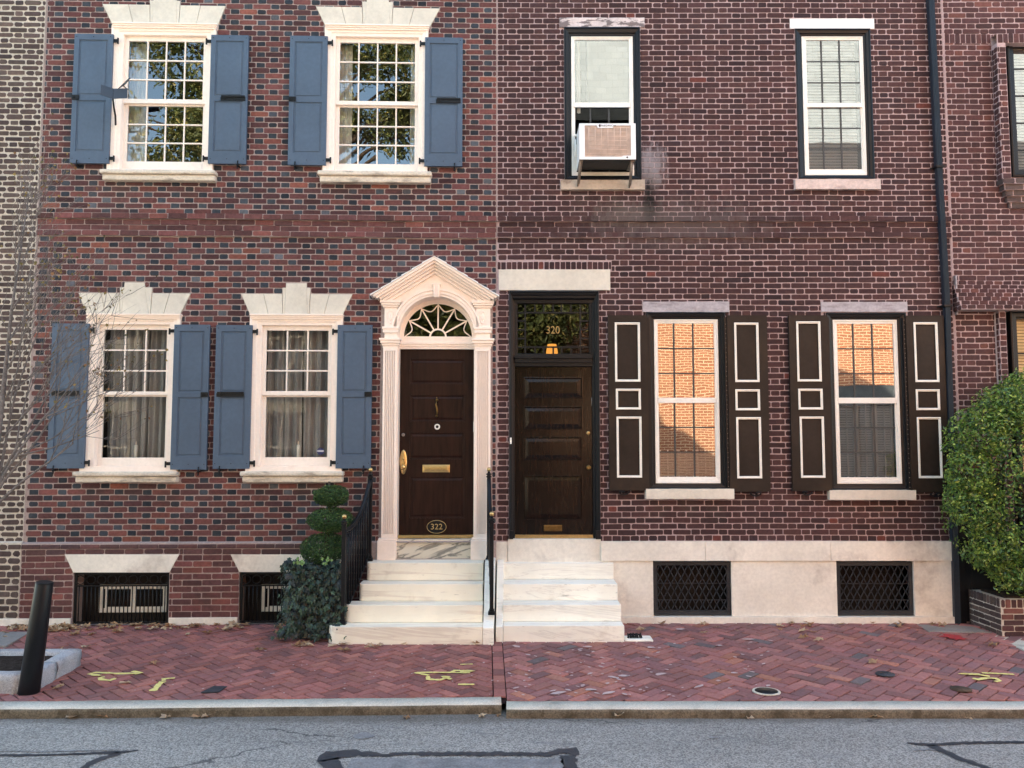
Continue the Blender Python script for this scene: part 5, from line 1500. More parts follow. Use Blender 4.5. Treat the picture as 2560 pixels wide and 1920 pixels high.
st320, S320 = steps_thing('four plain white marble steps below the dark varnished door', 'front_steps', 1400, LV320, [1258, 1257.5, 1257, 1256], [1561, 1553, 1544, 1534], .06, 'marble_white', False)
def string_block(root, S, x0, x1, mat, lift=.02):
    mb = MB(); prof = [(-.02, S[-1][1] + lift)]
    prof += [(S[-1][0] - .02, S[-1][1] + lift), (S[0][0] + .16, S[0][1] + lift + .02), (S[0][0] - .005, S[0][1] - .01), (S[0][0] - .005, -.06), (-.02, -.06)]
    a = [mb.pt((x0, y, z)) for y, z in prof]; b = [mb.pt((x1, y, z)) for y, z in prof]; n = len(prof)
    mb.face(a); mb.face(b[::-1])
    for i in range(n): mb.face((a[i], b[i], b[(i + 1) % n], a[(i + 1) % n]))
    mb.build('string_stone', mat, root, .008)
Ym = (S322[0][0] + S322[-1][0]) / 2
string_block(st322, S322, S322[0][3] + .003, at_y(1236, 1500, Ym).x, 'marble_white')
string_block(st320, S320, at_y(1240.5, 1500, Ym).x, S320[0][2] - .003, 'marble_white', .03)

# ------------------------------------------------------------------ RAILINGS
def finial(mb, c, r=.027):
    mb.lathe([(.034, 0), (.034, .012), (.014, .022), (.018, .034), (.010, .042)], c, 14, 0)
    mb.ball((c[0], c[1], c[2] + .042 + r * .8), r, 14, 1)
def railing(label, pf, pb, zf0, zf1, zb0, zb1, S, nb):
    root = thing('stair_railing', label, 'railing', pf + (zf0,), FR)
    for (p, z0, z1) in ((pf, zf0, zf1), (pb, zb0, zb1)):
        mb = MB(); w = .022
        mb.box(p[0] - w, p[0] + w, p[1] - w, p[1] + w, z0, z1); mb.box(p[0] - .030, p[0] + .030, p[1] - .030, p[1] + .030, z1 - .03, z1 - .012)
        mb.box(p[0] - .038, p[0] + .038, p[1] - .038, p[1] + .038, z0, z0 + .035); mb.box(p[0] - .028, p[0] + .028, p[1] - .028, p[1] + .028, z0 + .0352, z0 + .06)
        finial(mb, (p[0], p[1], z1))
        mb.build('newel_post', ['black_iron', 'brass'], root, .003)
    F, B = Vector((pf[0], pf[1], 0)), Vector((pb[0], pb[1], 0))
    def curve(zs, ze, ease):
        pts = []
        for k in range(17):
            t = k / 16
            q = F.lerp(B, t); q.z = zs + (ze - zs) * (t ** ease)
            pts.append(q)
        return pts
    top = curve(zf1 - .09, zb1 - .05, 2.3); low = curve(zf0 + .10, zb0 + .10, 1.25)
    mb = MB(); mb.tube(top, .026, 8); mb.tube([p + Vector((0, 0, -.045)) for p in top], .009, 6); mb.build('handrail', 'black_iron', root)
    mb = MB(); mb.tube(low, .010, 6); mb.build('bottom_rail', 'black_iron', root)
    for k in range(1, nb):
        t = k / nb
        i = int(t * 16); u = t * 16 - i
        a = top[i].lerp(top[min(16, i + 1)], u); b = low[i].lerp(low[min(16, i + 1)], u)
        mb = MB(); mb.tube([b, a], .0135, 6); mb.build('baluster', 'black_iron', root)
    pts = []                                       # scroll under the front of the rail
    c = top[0] + (B - F).normalized() * .07 + Vector((0, 0, -.075)); d = (B - F).normalized()
    for k in range(22):
        a = k * .42; r = .048 * (1 - k / 30)
        pts.append(c + d * r * math.cos(a) + Vector((0, 0, r * math.sin(a))))
    mb = MB(); mb.tube(pts, .008, 6); mb.build('scroll', 'black_iron', root)
    return root
yF = S322[0][0] + .12
pF = at_y(857, 1555, yF); zF0 = S322[0][1]; zF1 = at_y(864, 1306, yF).z
yB = -.20
pB = at_y(925, 1300, yB); zB0 = S322[3][1]; zB1 = at_y(927, 1188, yB).z
RAIL_F = (pF.x, yF)
railing('curved black iron railing beside the ivy, left of the veined marble steps', (pF.x, yF), (pB.x, yB), zF0, zF1, zB0, zB1, S322, 11)
pF2 = at_y(1229, 1535, yF + .03); pB2 = at_y(1222, 1340, yB)
railing('black iron railing between the two doorways, on the narrow marble strip', (pF2.x, yF + .03), (pB2.x, yB), S322[0][1] + .10, at_y(1224, 1300, yF).z, zB0 + .0, at_y(1224, 1187, yB).z, S322, 9)
# small marble block beside the plain steps, with an iron scraper
p = GR(1597, 1604); root = thing('boot_scraper', 'low white marble block with a dark iron scraper beside the plain steps', 'boot scraper', (p.x, p.y, p.z), FR)
mb = MB(); mb.box(p.x - .145, p.x + .16, p.y, p.y + .20, p.z - .03, p.z + .022); mb.build('block', 'marble_white', root, .015)
mb = MB(); c = (p.x - .03, p.y + .09, p.z + .02)
mb.tube([(c[0] - .075, c[1], c[2]), (c[0] - .065, c[1], c[2] + .035), (c[0] + .065, c[1], c[2] + .035), (c[0] + .075, c[1], c[2])], .012, 6)
for k in range(10): mb.tube([(c[0] - .07 + .015 * k, c[1] - .03, c[2]), (c[0] - .07 + .015 * k + uni(-.01, .01), c[1], c[2] + .05), (c[0] - .07 + .015 * k, c[1] + .03, c[2])], .006, 5)
mb.build('scraper', 'black_iron', root)

# ------------------------------------------------------------------ PLANTS
def leaf_mat(name, rough=.45, spec=.5, trans=.25):
    t = NT(name)
    a = t.n("ShaderNodeAttribute"); a.attribute_name = 'col'
    col = t.mix(1.0, a.outputs['Color'], t.grey(t.noise(5, 3), .18), 'MULTIPLY')
    m = t.finish(col, rough, None, spec=spec)
    tl = t.n("ShaderNodeBsdfTranslucent"); t.l(col, tl.inputs[0])
    mx = t.n("ShaderNodeMixShader"); mx.inputs[0].default_value = trans
    t.l(t.p.outputs[0], mx.inputs[1]); t.l(tl.outputs[0], mx.inputs[2]); t.l(mx.outputs[0], t.out.inputs[0])
    return m
MAT['leaf_box'] = leaf_mat('clipped_leaf', .45, .4)
MAT['leaf_gloss'] = leaf_mat('glossy_evergreen_leaf', .30, .6)
MAT['leaf_ivy'] = leaf_mat('ivy_leaf', .42, .45, .12)
MAT['leaf_dry'] = leaf_mat('dry_leaf', .8, .2, .25)
MAT['bark'] = plain('grey_bark', rgb(116, 109, 106), .9, (14, .25), (70, .25), (60, .8, .006), spec=.1)
MAT['bark_dark'] = plain('brown_bark', rgb(84, 70, 60), .9, (14, .25), (70, .25), (40, .8, .01), spec=.1)
def rvec():
    while True:
        v = Vector((uni(-1, 1), uni(-1, 1), uni(-1, 1)))
        if .05 < v.length < 1: return v.normalized()
def add_leaf(mb, p, nrm, L, W, col, fold=.25):
    nrm = nrm.normalized(); t = nrm.cross(rvec())
    if t.length < 1e-3: t = nrm.cross(Vector((1, 0, 0)))
    t.normalize(); s = nrm.cross(t)
    mb.c = col
    a = mb.pt(p); b = mb.pt(p + t * L * .45 + s * W * .5 + nrm * W * fold); c = mb.pt(p + t * L - nrm * L * .12); d = mb.pt(p + t * L * .45 - s * W * .5 + nrm * W * fold)
    mb.face((a, b, c), 0, False); mb.face((a, c, d), 0, False)
    mb.c = (1, 1, 1, 1)
def green(pal): return pick(pal)
PAL_BOX = [(.4, (58, 88, 50)), (.3, (74, 106, 56)), (.2, (44, 68, 42)), (.1, (98, 126, 66))]
PAL_GLOSS = [(.28, (84, 116, 54)), (.28, (108, 140, 64)), (.14, (58, 86, 44)), (.20, (138, 164, 74)), (.10, (176, 192, 100))]
PAL_IVY = [(.36, (28, 46, 36)), (.28, (38, 60, 46)), (.22, (20, 32, 28)), (.14, (66, 92, 74))]
PAL_DRY = [(.4, (200, 174, 146)), (.25, (170, 136, 106)), (.2, (216, 196, 172)), (.15, (140, 106, 82))]
def lobed(d, seed, amp):
    return 1 + amp * (math.sin(d.x * 5 + seed) * math.sin(d.y * 4.3 + seed * 1.7) + .6 * math.sin(d.z * 7 + seed * 2.3 + d.x * 3))
def crown(mb, c, r, n, L, W, pal, seed, amp=.08, shell=.35, flat=0.0, front=None, holes=0.0):
    for _ in range(n):
        d = rvec()
        if front and d.y > front: continue
        if holes and math.sin(d.x * 9 + seed) * math.sin(d.z * 11 + seed * 2) + .5 * math.sin(d.y * 13 + d.z * 7) > holes and RND() < .93: continue
        k = lobed(d, seed, amp) * (1 - shell * RND() ** 2)
        e = 1.0
        p = Vector((c[0] + d.x * r[0] * k, c[1] + d.y * r[1] * k, c[2] + d.z * r[2] * k))
        nrm = (d + rvec() * .9 + Vector((0, 0, .3))).normalized()
        add_leaf(mb, p, nrm, L * uni(.55, 1.35), W * uni(.55, 1.35), green(pal))
# clipped topiary in front of the left plinth
tp = GR(800, 1603); TY = tp.y + .36
base = (at_y(797, 1500, TY).x, TY, SLOPE * TY)
top_root = thing('topiary', 'clipped evergreen topiary with three flattened balls above the ivy', 'topiary', base, FR)
for (cx, cy, rx, ry, n) in ((828.5, 1239, 44, 25.5, 3600), (827, 1300, 56, 31, 4600), (812, 1372, 60, 38, 5200)):
    c = at_y(cx, cy, TY); k = (c - CAM).length / FPX
    mb = MB(); crown(mb, (c.x, c.y, c.z), (rx * k * .97, rx * k * .97, ry * k * .97), n, .026, .014, PAL_BOX, cx, .05, .4)
    mb.build('foliage_ball', 'leaf_box', top_root, recalc=False)
c0 = at_y(822, 1270, TY)
mb = MB(); mb.tube([(base[0] + .03, TY, .55), (c0.x + .01, TY + .01, c0.z - .1), (c0.x, TY, c0.z + .3)], [.024, .020, .014], 8); mb.build('trunk', 'bark_dark', top_root)
# stone pedestal planter, mostly hidden by ivy
pb = GR(800, 1600); rim = at_y(805, 1430, TY)
hw = .275
root = thing('planter', 'grey stone pedestal planter almost hidden under ivy', 'planter', base, FR)
mb = MB(); mb.box(base[0] - hw, base[0] + hw, TY - hw + .02, TY + hw, base[2] - .03, rim.z - .04); mb.build('pedestal', 'stone_dark', root, .012)
mb = MB(); mb.box(base[0] - hw - .035, base[0] + hw + .035, TY - hw - .015, TY + hw + .03, rim.z - .04, rim.z + .02); mb.build('rim', 'stone_dark', root, .010)
mb = MB(); mb.box(base[0] - hw + .02, base[0] + hw - .02, TY - hw + .04, TY + hw - .02, rim.z + .0205, rim.z + .05); mb.build('soil', 'soil', root)
def ivy_leaf(mb, p, nrm, s, col):
    nrm = nrm.normalized(); up = Vector((uni(-.5, .5), uni(-.2, .2), -1)); t = (up - nrm * up.dot(nrm)).normalized(); q = nrm.cross(t)
    mb.c = col
    pts = [(0, -.35), (.35, -.5), (.42, -.1), (.62, .12), (.26, .28), (0, .78), (-.26, .28), (-.62, .12), (-.42, -.1), (-.35, -.5)]
    ids = [mb.pt(p + (q * x + t * y) * s + nrm * (uni(-.06, .06) + (.12 if abs(x) < .1 else 0)) * s) for x, y in pts]
    ce = mb.pt(p + nrm * s * .10)
    for i in range(10): mb.face((ids[i], ids[(i + 1) % 10], ce))
    mb.c = (1, 1, 1, 1)
iv = thing('ivy', 'trailing dark ivy cascading over the pedestal planter to the pavement', 'ivy', base, FR)
mb = MB()
H = rim.z - base[2]
for _ in range(560):
    t = RND() ** .8                               # 0 top .. 1 bottom
    u = uni(-1, 1)
    spread = .90 + .10 * t + .10 * math.sin(t * 9 + u * 3) + (.42 if t > .82 else .0) * (t - .82) / .18 + (.25 if t < .1 else 0) * (1 - t / .1)
    if RND() < .14 and .15 < t < .75 and u < -.1: continue
    x = base[0] + .03 + u * (hw + .05) * spread; y = TY - hw - .04 - uni(0, .09) - (.10 if t > .8 else 0) * RND()
    z = rim.z + .08 - t * (H + .04)
    ivy_leaf(mb, Vector((x, y, max(z, SLOPE * y + .03))), Vector((uni(-.5, .5), -1, uni(-.1, .8))), uni(.036, .070), pick(PAL_IVY))
for _ in range(200):
    t = RND(); x = base[0] - hw - .05 - uni(0, .07) - (.06 if t > .85 else 0); y = TY + uni(-hw, hw * .6); z = rim.z + .05 - t * H
    ivy_leaf(mb, Vector((x, y, z)), Vector((-1, uni(-.8, .2), uni(-.1, .8))), uni(.030, .050), pick(PAL_IVY))
for _ in range(170):
    x = base[0] + uni(-1, 1) * (hw + .06); y = TY - hw + uni(-.10, .25); z = rim.z + .03 + uni(0, .13)
    ivy_leaf(mb, Vector((x, y, z)), Vector((uni(-.4, .4), -.6, uni(.1, .9))), uni(.032, .055), pick(PAL_IVY))
for k in range(26):                               # the spray reaching out to the left
    t = k / 26; q = at_y(745 - 42 * t, 1420 + uni(-8, 8) - 6 * math.sin(t * 3), TY - hw)
    ivy_leaf(mb, q + Vector((0, uni(-.05, .05), 0)), Vector((uni(-.4, .4), -1, uni(0, .7))), uni(.030, .045), pick(PAL_IVY))
mb.build('leaves', 'leaf_ivy', iv, recalc=False)
mb = MB()
for (px, py) in ((822, 1397), (816, 1404), (750, 1400), (757, 1408), (746, 1407)):
    q = at_y(px, py, TY - hw - .12)
    for k in range(3): ivy_leaf(mb, q + Vector((uni(-.05, .05), 0, uni(-.03, .03))), Vector((uni(-.4, .4), -1, uni(0, .7))), uni(.028, .04), (lin(.42), lin(.54), lin(.30), 1))
mb.build('young_leaves', 'leaf_ivy', iv, recalc=False)
mb = MB()
for k in range(7):
    x = base[0] + uni(-.25, .3)
    mb.tube([(x, TY - hw - .03, rim.z + .03), (x + uni(-.05, .05), TY - hw - .05, rim.z - .3), (x + uni(-.1, .1), TY - hw - .05, base[2] + .1)], .006, 5)
mb.build('stems', 'bark_dark', iv)

# big round evergreen on the right, in its brick planter
pc = GR(2505, 1590); pl0 = GR(2432, 1567)
PXL = pc.x; PYF = pc.y; pz1 = at_y(2470, 1490, (PYF + pl0.y) / 2).z
broot = thing('brick_planter', 'low brick planter box at the foot of the round evergreen shrub', 'planter', (PXL, PYF, SLOPE * PYF), FR)
mb = MB(); mb.box(PXL, PXL + 1.9, PYF, -.02, -.1, pz1 - .004)
n = 5; zb0 = SLOPE * PYF - .01; ph = (pz1 - .09 - zb0) / n
for i in range(n):
    course(mb, zb0 + i * ph, zb0 + (i + 1) * ph, PXL, PXL + 1.9, i, 'stretch', [], PAL_XS, PAL_XS, PYF - .006, PYF + .004)
    mb.xf = side_xf(PXL); course(mb, zb0 + i * ph, zb0 + (i + 1) * ph, .02, -PYF + .004, i + 1, 'stretch', [], PAL_FS, PAL_FS, -.006, .004); mb.xf = None
course(mb, pz1 - .09, pz1 + .01, PXL, PXL + 1.9, 0, 'soldier', [], PAL_XS, PAL_XS, PYF - .006, PYF + .004)
mb.xf = side_xf(PXL); course(mb, pz1 - .09, pz1 + .01, .02, -PYF + .004, 0, 'soldier', [], PAL_FS, PAL_FS, -.006, .004); mb.xf = None
mb.build('brick_sides', ['mortar_far', 'brick_plain'], broot, recalc=False)
mb = MB(); mb.box(PXL + .1, PXL + 1.8, PYF + .1, -.1, pz1 - .003, pz1 + .02); mb.build('soil', 'soil', broot)
sroot = thing('evergreen_shrub', 'large round glossy green shrub at the right edge of the pavement', 'shrub', (PXL + .75, PYF + .3, pz1), FR)
sy = PYF + .26
sc_ = at_y(2622, 1212, sy); k = (sc_ - CAM).length / FPX
mb = MB()
crown(mb, (sc_.x, sy, sc_.z), (212 * k, .80, 236 * k), 21000, .050, .026, PAL_GLOSS, 3.1, .08, .22, front=.55, holes=.34)
for _ in range(90):                               # stray young shoots
    d = rvec(); d.y = -abs(d.y) * .8
    q = Vector((sc_.x + d.x * 212 * k * 1.0, sy + d.y * .80, sc_.z + d.z * 236 * k * 1.0)); e = q + (d + Vector((0, 0, .5))).normalized() * uni(.05, .13)
    for t in range(9): add_leaf(mb, q.lerp(e, t / 8) + rvec() * .015, rvec() + d, uni(.03, .05), .02, (lin(.60), lin(.68), lin(.34), 1))
crown(mb, (sc_.x, sy, sc_.z), (180 * k, .68, 205 * k), 6000, .052, .028, PAL_BOX, 3.1, .085, .5, front=.55)
for (px, py, rp, n) in ((2428, 1180, 50, 1300), (2462, 1095, 50, 1100), (2516, 1025, 56, 1500), (2440, 1270, 52, 1200), (2484, 1360, 50, 1100), (2550, 995, 50, 1100), (2534, 1430, 42, 700)):
    q = at_y(px, py, sy - .25); kk = k * .97
    crown(mb, (q.x, q.y, q.z), (rp * kk, rp * kk, rp * kk), n, .050, .026, PAL_GLOSS, px, .15, .5, front=.6)
mb.build('foliage', 'leaf_gloss', sroot, recalc=False)
mb = MB(); mb.tube([(sc_.x - .05, sy, pz1), (sc_.x - .1, sy + .02, pz1 + .45), (sc_.x, sy, sc_.z)], [.05, .045, .03], 8)
for a in range(7): mb.tube([(sc_.x - .08, sy, pz1 + .35), (sc_.x + .5 * math.cos(a), sy + .3 * math.sin(a * 1.7), sc_.z + .3 * math.sin(a * 2.1)), (sc_.x + .75 * math.cos(a), sy + .5 * math.sin(a * 1.7), sc_.z + .6 * math.sin(a * 2.1) + .2)], [.022, .014, .006], 6)
mb.build('trunk', 'bark_dark', sroot)
# black gate beside it
gx0_, gz1_ = xr(2391, 1400, .01), zr(2420, 1180, .0)
groot = thing('gate', 'tall solid black gate behind the evergreen shrub, right of the stone base', 'gate', (gx0_, -.02, 0), FR)
mb = MB(); mb.box(gx0_, gx0_ + .07, -.060, .0, -.02, gz1_); mb.build('gate_post', 'black_paint', groot, .004)
mb = MB(); mb.panelled(gx0_ + .072, gx0_ + 1.0, .01, gz1_ - .02, -.030, -.006, [(gx0_ + .16, gx0_ + .9, .15, .75), (gx0_ + .16, gx0_ + .9, .85, gz1_ - .15)], [(.01, .010), (.03, .012)]); mb.build('gate_leaf', 'black_paint', groot, .002)

# young street tree at the left, almost bare: fine rising twigs with a few autumn leaves
troot_p = GR(-70, 1690)
tbase = (troot_p.x, troot_p.y + .25, SLOPE * troot_p.y)
troot = thing('young_tree', 'nearly bare young street tree with thin grey twigs at the left edge', 'tree', tbase, FR)
mbt = MB(); mbl = MB()
tips = []
def twig(p, d, L, r, depth):
    pts = [p.copy()]; q = p.copy(); dd = d.normalized(); n = 5
    for i in range(n):
        dd = (dd + rvec() * .13 + Vector((.012, 0, .055))).normalized(); q = q + dd * L / n; pts.append(q.copy())
    rad = [r * (1 - .72 * i / n) for i in range(n + 1)]
    mbt.tube(pts, rad, 6 if r > .006 else 4, caps=False)
    if depth > 0:
        for k in range({4: 4, 3: 3, 2: 4, 1: 3}[depth]):
            t = uni(.25, 1.0); i = min(n - 1, int(t * n)); s = pts[i].lerp(pts[i + 1], t * n - i)
            nd = (dd * 1.0 + rvec() * .75 + Vector((.10, 0, .12))).normalized()
            twig(s, nd, L * uni(.5, .8), max(.0030, rad[i] * .68), depth - 1)
    else: tips.append((pts[-1], dd))
    if depth <= 1:
        for i in range(1, n + 1):
            if RND() < .10: tips.append((pts[i], dd))
tz = tbase[2]
trunk_top = Vector((tbase[0] - .06, tbase[1], tz + 1.62))
mbt.tube([Vector(tbase) + Vector((0, 0, -.05)), Vector(tbase) + Vector((.01, 0, .7)), trunk_top], [.05, .042, .036], 10)
for (dx, dy, dz, L, st) in ((.62, .18, .80, 1.25, 0), (.42, -.1, .92, 1.5, .1), (.80, .05, .66, 1.0, -.1), (.15, .2, 1.0, 1.8, .2), (.3, .35, 1, 1.7, .3)):
    twig(trunk_top + Vector((0, 0, st)) if st <= 0 else trunk_top + Vector((.0, 0, 0)), Vector((dx, dy, dz)), L, .017, 3)
mbt.tube([trunk_top, trunk_top + Vector((.05, .02, .8)), trunk_top + Vector((.09, .06, 1.9)), trunk_top + Vector((.2, .1, 3.2))], [.034, .024, .014, .004], 8)
for zz in (.6, 1.0, 1.3, 1.6, 1.9, 2.2, 2.5, 2.8):
    for _ in range(2): twig(trunk_top + Vector((.05 + zz * .03, .04, zz)), Vector((uni(.25, .8), uni(-.3, .3), uni(.6, 1))), 1.0 - zz * .17, .010 - zz * .0018, 2)
random.shuffle(tips)
PAL_AUT = [(.35, (120, 108, 70)), (.25, (150, 128, 78)), (.2, (98, 92, 66)), (.2, (140, 104, 74))]
for (p, d) in tips[:330]:
    for _ in range(1 if RND() < .7 else 2):
        ivy_leaf(mbl, p + rvec() * .02, (rvec() + Vector((0, -.6, .3))), uni(.018, .032), pick(PAL_AUT))
mbt.build('trunk', 'bark', troot, recalc=False)
mbl.build('crown', 'leaf_dry', troot, recalc=False)

# ------------------------------------------------------------------ STREET FURNITURE
pit = thing('tree_pit', 'rock-faced granite kerbing round the tree pit at the left edge', 'tree pit', (GR(100, 1700).x, GR(100, 1700).y, -.06), FR)
gA, gB, gC = GR(203, 1664), GR(80, 1735), GR(-600, 1742)
def rough_block(p0, p1, w, h, wob=.012):
    """a granite kerb stone from p0 to p1, top h above the pavement"""
    mb = MB(); d = Vector((p1.x - p0.x, p1.y - p0.y, 0)); L = d.length; d.normalize(); nrm = Vector((-d.y, d.x, 0)); n = max(4, int(L / .08))
    R = []
    for i in range(n + 1):
        q = p0 + d * L * i / n; zb = SLOPE * q.y
        f = lambda off, z, w_=wob: mb.pt((q.x + nrm.x * off + uni(-w_, w_), q.y + nrm.y * off + uni(-w_, w_), zb + z + uni(-w_, w_) * .6))
        R.append([f(0, -.05), f(.004, h * .33), f(-.004, h * .66), f(.004, h - .012, .004), f(.02, h, .003), f(w - .02, h, .003), f(w, h - .012, .004), f(w, -.05)])
    for i in range(n):
        for k in range(7): mb.face((R[i][k], R[i + 1][k], R[i + 1][k + 1], R[i][k + 1]), 0, True)
    mb.face(R[0][::-1]); mb.face(R[-1])
    return mb
gh = at_y(190, 1621, gA.y).z - gA.z
gM = gB.lerp(gA, .47)
rough_block(gB, gM, .15, gh).build('kerb_stone', 'granite', pit)
rough_block(gM + Vector((.004, .004, 0)), gA, .15, gh).build('kerb_stone', 'granite', pit)
rough_block(gC, gB + Vector((-.12, .0, 0)), .15, gh).build('kerb_stone', 'granite', pit)
gD = GR(-600, 1662)
rough_block(gA + Vector((-.02, .0, 0)), gD, .13, gh).build('kerb_stone', 'granite', pit)
mb = MB(); mb.poly([(gB.x - .1, gB.y + .1, -.02 + gh * .55), (gA.x - .1, gA.y + .02, -.02 + gh * .62), (gD.x, gD.y, gh * .5), (gC.x, gC.y + .1, gh * .45)]); mb.build('soil', 'soil', pit, recalc=False)
pbot = GR(72, 1732); ptop = at_y(111, 1458, pbot.y - .02)
bl = thing('bollard', 'leaning black steel bollard standing in front of the granite tree pit', 'bollard', tuple(pbot), FR)
mb = MB(); d = (ptop - pbot)
r_ = 19.2 * (pbot - CAM).length / FPX
mb.tube([pbot - d * .05, pbot + d * .5, pbot + d], [r_ * 1.08, r_, r_ * .88], 20); mb.build('post', 'black_paint', bl, .004)
mb = MB(); mb.tube([pbot + d * 1.0005, pbot + d * 1.012], [r_ * .90, r_ * .84], 20); mb.build('cap', 'black_iron', bl)

# downspout with clips
droot = thing('downspout', 'tall black corrugated downspout on the maroon wall, right of the shutters', 'downspout', (xr(2392, 1400), -.06, 0), FR)
def corr(mb, x, hw_, z0, z1, x1, y0=-.095, y1=-.030):
    """square pipe with shallow corrugations; x at z0 and x1 at z1"""
    prof = []
    nn = 4
    for i in range(nn * 2 + 1):
        t = i / (nn * 2); prof.append((-hw_ + 2 * hw_ * t, y0 + (.007 if i % 2 else 0)))
    prof += [(hw_, y1), (-hw_, y1)]
    a = [mb.pt((x + p, q, z0)) for p, q in prof]; b = [mb.pt((x1 + p, q, z1)) for p, q in prof]
    n = len(prof)
    for i in range(n): mb.face((a[i], a[(i + 1) % n], b[(i + 1) % n], b[i]))
    mb.face(a[::-1]); mb.face(b)
zc1, zc2 = zr(2350, 418, .06), zr(2366, 765, .06)
xd = lambda py, px: xr(px, py, .06)
hwD = .036
mb = MB(); corr(mb, xd(420, 2346), hwD, zc1 + .001, TOP, xd(0, 2325)); mb.build('pipe', 'downspout_paint', droot)
mb = MB(); corr(mb, xd(767, 2366), hwD * .92, zc2 + .001, zc1 - .001, xd(420, 2346)); mb.build('pipe', 'downspout_paint', droot)
mb = MB(); corr(mb, xd(1235, 2381), hwD * .88, zr(2381, 1235, .06), zc2 - .001, xd(767, 2366)); mb.build('pipe', 'downspout_paint', droot)
mb = MB(); corr(mb, xd(1545, 2391), hwD * .95, -.02, zr(2381, 1235, .06) - .002, xd(1235, 2381)); mb.build('pipe', 'downspout_paint', droot)
for (px, py, z) in ((2347, 418, zc1), (2366, 765, zc2)):
    mb = MB(); x = xd(py, px); mb.box(x - hwD - .014, x + hwD + .014, -.104, -.008, z - .013, z + .013); mb.box(x - hwD - .05, x - hwD - .014, -.03, -.008, z - .008, z + .008); mb.build('clip', 'black_iron', droot, .002)

# window air conditioner on its brackets
E = WR['e']
ax0, ax1, az0, az1 = PR(FR, 1448.5, 1589.5, 308.5, 398.5, .38)
yA = -.38
ac = thing('air_conditioner', 'white window air conditioner with tan grille hanging out of the upper black-framed window', 'air conditioner', ((ax0 + ax1) / 2, yA, az0), FR)
zt_r = az1 + .02
mb = MB()
gx_0, gx_1, gz_0, gz_1 = ax0 + (ax1 - ax0) * .095, ax0 + (ax1 - ax0) * .915, az0 + (az1 - az0) * .075, az0 + (az1 - az0) * .945
P = lambda u, v: (ax0 + (ax1 - ax0) * u, az0 + (az1 - az0) * v)
# bezel as one plate with the grille opening cut to its notched outline
outer = [(0, 0), (1, 0), (1, 1), (0, 1)]
mb.grid(ax0, ax1, az0, az1, [(gx_0, gx_1, gz_0, gz_1)], yA, 0)
reveals(mb, [(gx_0, gx_1, gz_0, gz_1)], yA, yA + .02, 0)
mb.poly([(ax0, yA, az0), (ax0, .05, az0), (ax0, .05, az1), (ax0, yA, az1)]); mb.poly([(ax1, yA, az0), (ax1, yA, az1), (ax1, .05, az1), (ax1, .05, az0)])
mb.poly([(ax0, yA, az1), (ax1, yA, az1), (ax1, .05, az1 + .01), (ax0, .05, az1 + .01)])
a, b = P(.30, .868), P(.62, .97)
mb.prism([(a[0] - .0, b[1] + .0), (a[0] + .018, a[1]), (a[0] + (b[0] - a[0]) - .018, a[1]), (b[0], b[1])][::1], yA - .003, yA + .01)
a, b = P(.765, .06), P(.93, .105)
mb.prism([(a[0] - .02, a[1] - .0), (gx_1 + .001, a[1]), (gx_1 + .001, b[1]), (a[0] + .005, b[1])], yA - .002, yA + .01)
mb.build('case', 'ac_white', ac, .004)
mb = MB(); mb.poly([(ax0 + .002, yA + .004, az0 + .001), (ax1 - .002, yA + .004, az0 + .001), (ax1 - .03, .04, az0 + .012), (ax0 + .03, .04, az0 + .012)])
for t in (.2, .5, .8): mb.box(ax0 + (ax1 - ax0) * t - .05, ax0 + (ax1 - ax0) * t + .05, yA + .10, yA + .13, az0 - .003, az0 + .0)
mb.build('underside', 'grille_dark', ac, recalc=False)
mb = MB(); z = gz_0
mb.poly([(gx_0, yA + .016, gz_0), (gx_1, yA + .016, gz_0), (gx_1, yA + .016, gz_1), (gx_0, yA + .016, gz_1)])
while z < gz_1 - .004: mb.box(gx_0, gx_1, yA + .010, yA + .0155, z, z + .0022); z += .0062
mb.build('condenser', 'ac_grille', ac)
mb = MB()
for k in range(7):
    x = gx_0 + (gx_1 - gx_0) * (.09 + .82 * k / 6); mb.tube([(x, yA + .004, gz_0 + .03), (x, yA + .004, gz_1 - .022)], .0030, 5)
for k in range(7):
    z = gz_0 + .035 + (gz_1 - gz_0 - .06) * k / 6
    mb.tube([(gx_0 if k in (0, 6) else gx_0 + (gx_1 - gx_0) * .09, yA + .006, z), (gx_1 if k in (0, 6) else gx_0 + (gx_1 - gx_0) * .91, yA + .006, z)], .0030, 5)
mb.build('grille', 'ac_bar', ac)
mb = MB(); c = P(.485, .932); text_mesh('FRIEDRICH', .032, c[0] + .012, yA - .0045, c[1], mb, 0, .002, 1.25)
sx_ = P(.362, .932); mb.prism([(sx_[0] - .012, sx_[1] + .016), (sx_[0] - .011, sx_[1] - .008), (sx_[0], sx_[1] - .020), (sx_[0] + .011, sx_[1] - .008), (sx_[0] + .012, sx_[1] + .016)][::1], yA - .0048, yA - .0028)
c = P(.845, .055); mb.lathe([(.0105, -.001), (.0105, -.004)], (c[0], yA, c[1]), 14, axis='y'); mb.build('badge', 'ink', ac)
for (u, px0, px1, py0, py1) in ((.02, 1448, 1444, 408, 466), (.93, 1581, 1573, 405, 470)):
    mb = MB(); x = ax0 + (ax1 - ax0) * u
    s = PL(FR, px1, py1, .06)
    mb.tube([(x, yA + .05, az0 - .004), (s[0], -.075, s[1])], .012, 6); mb.tube([(x + .02, yA + .06, az0 - .004), (s[0] + .018, -.070, s[1] + .03)], .007, 6)
    mb.box(x - .012, x + .03, yA + .03, .0, az0 - .012, az0 - .002)
    mb.build('bracket', 'steel', ac)
mb = MB(); g = E['g']; zz = az1 - .10
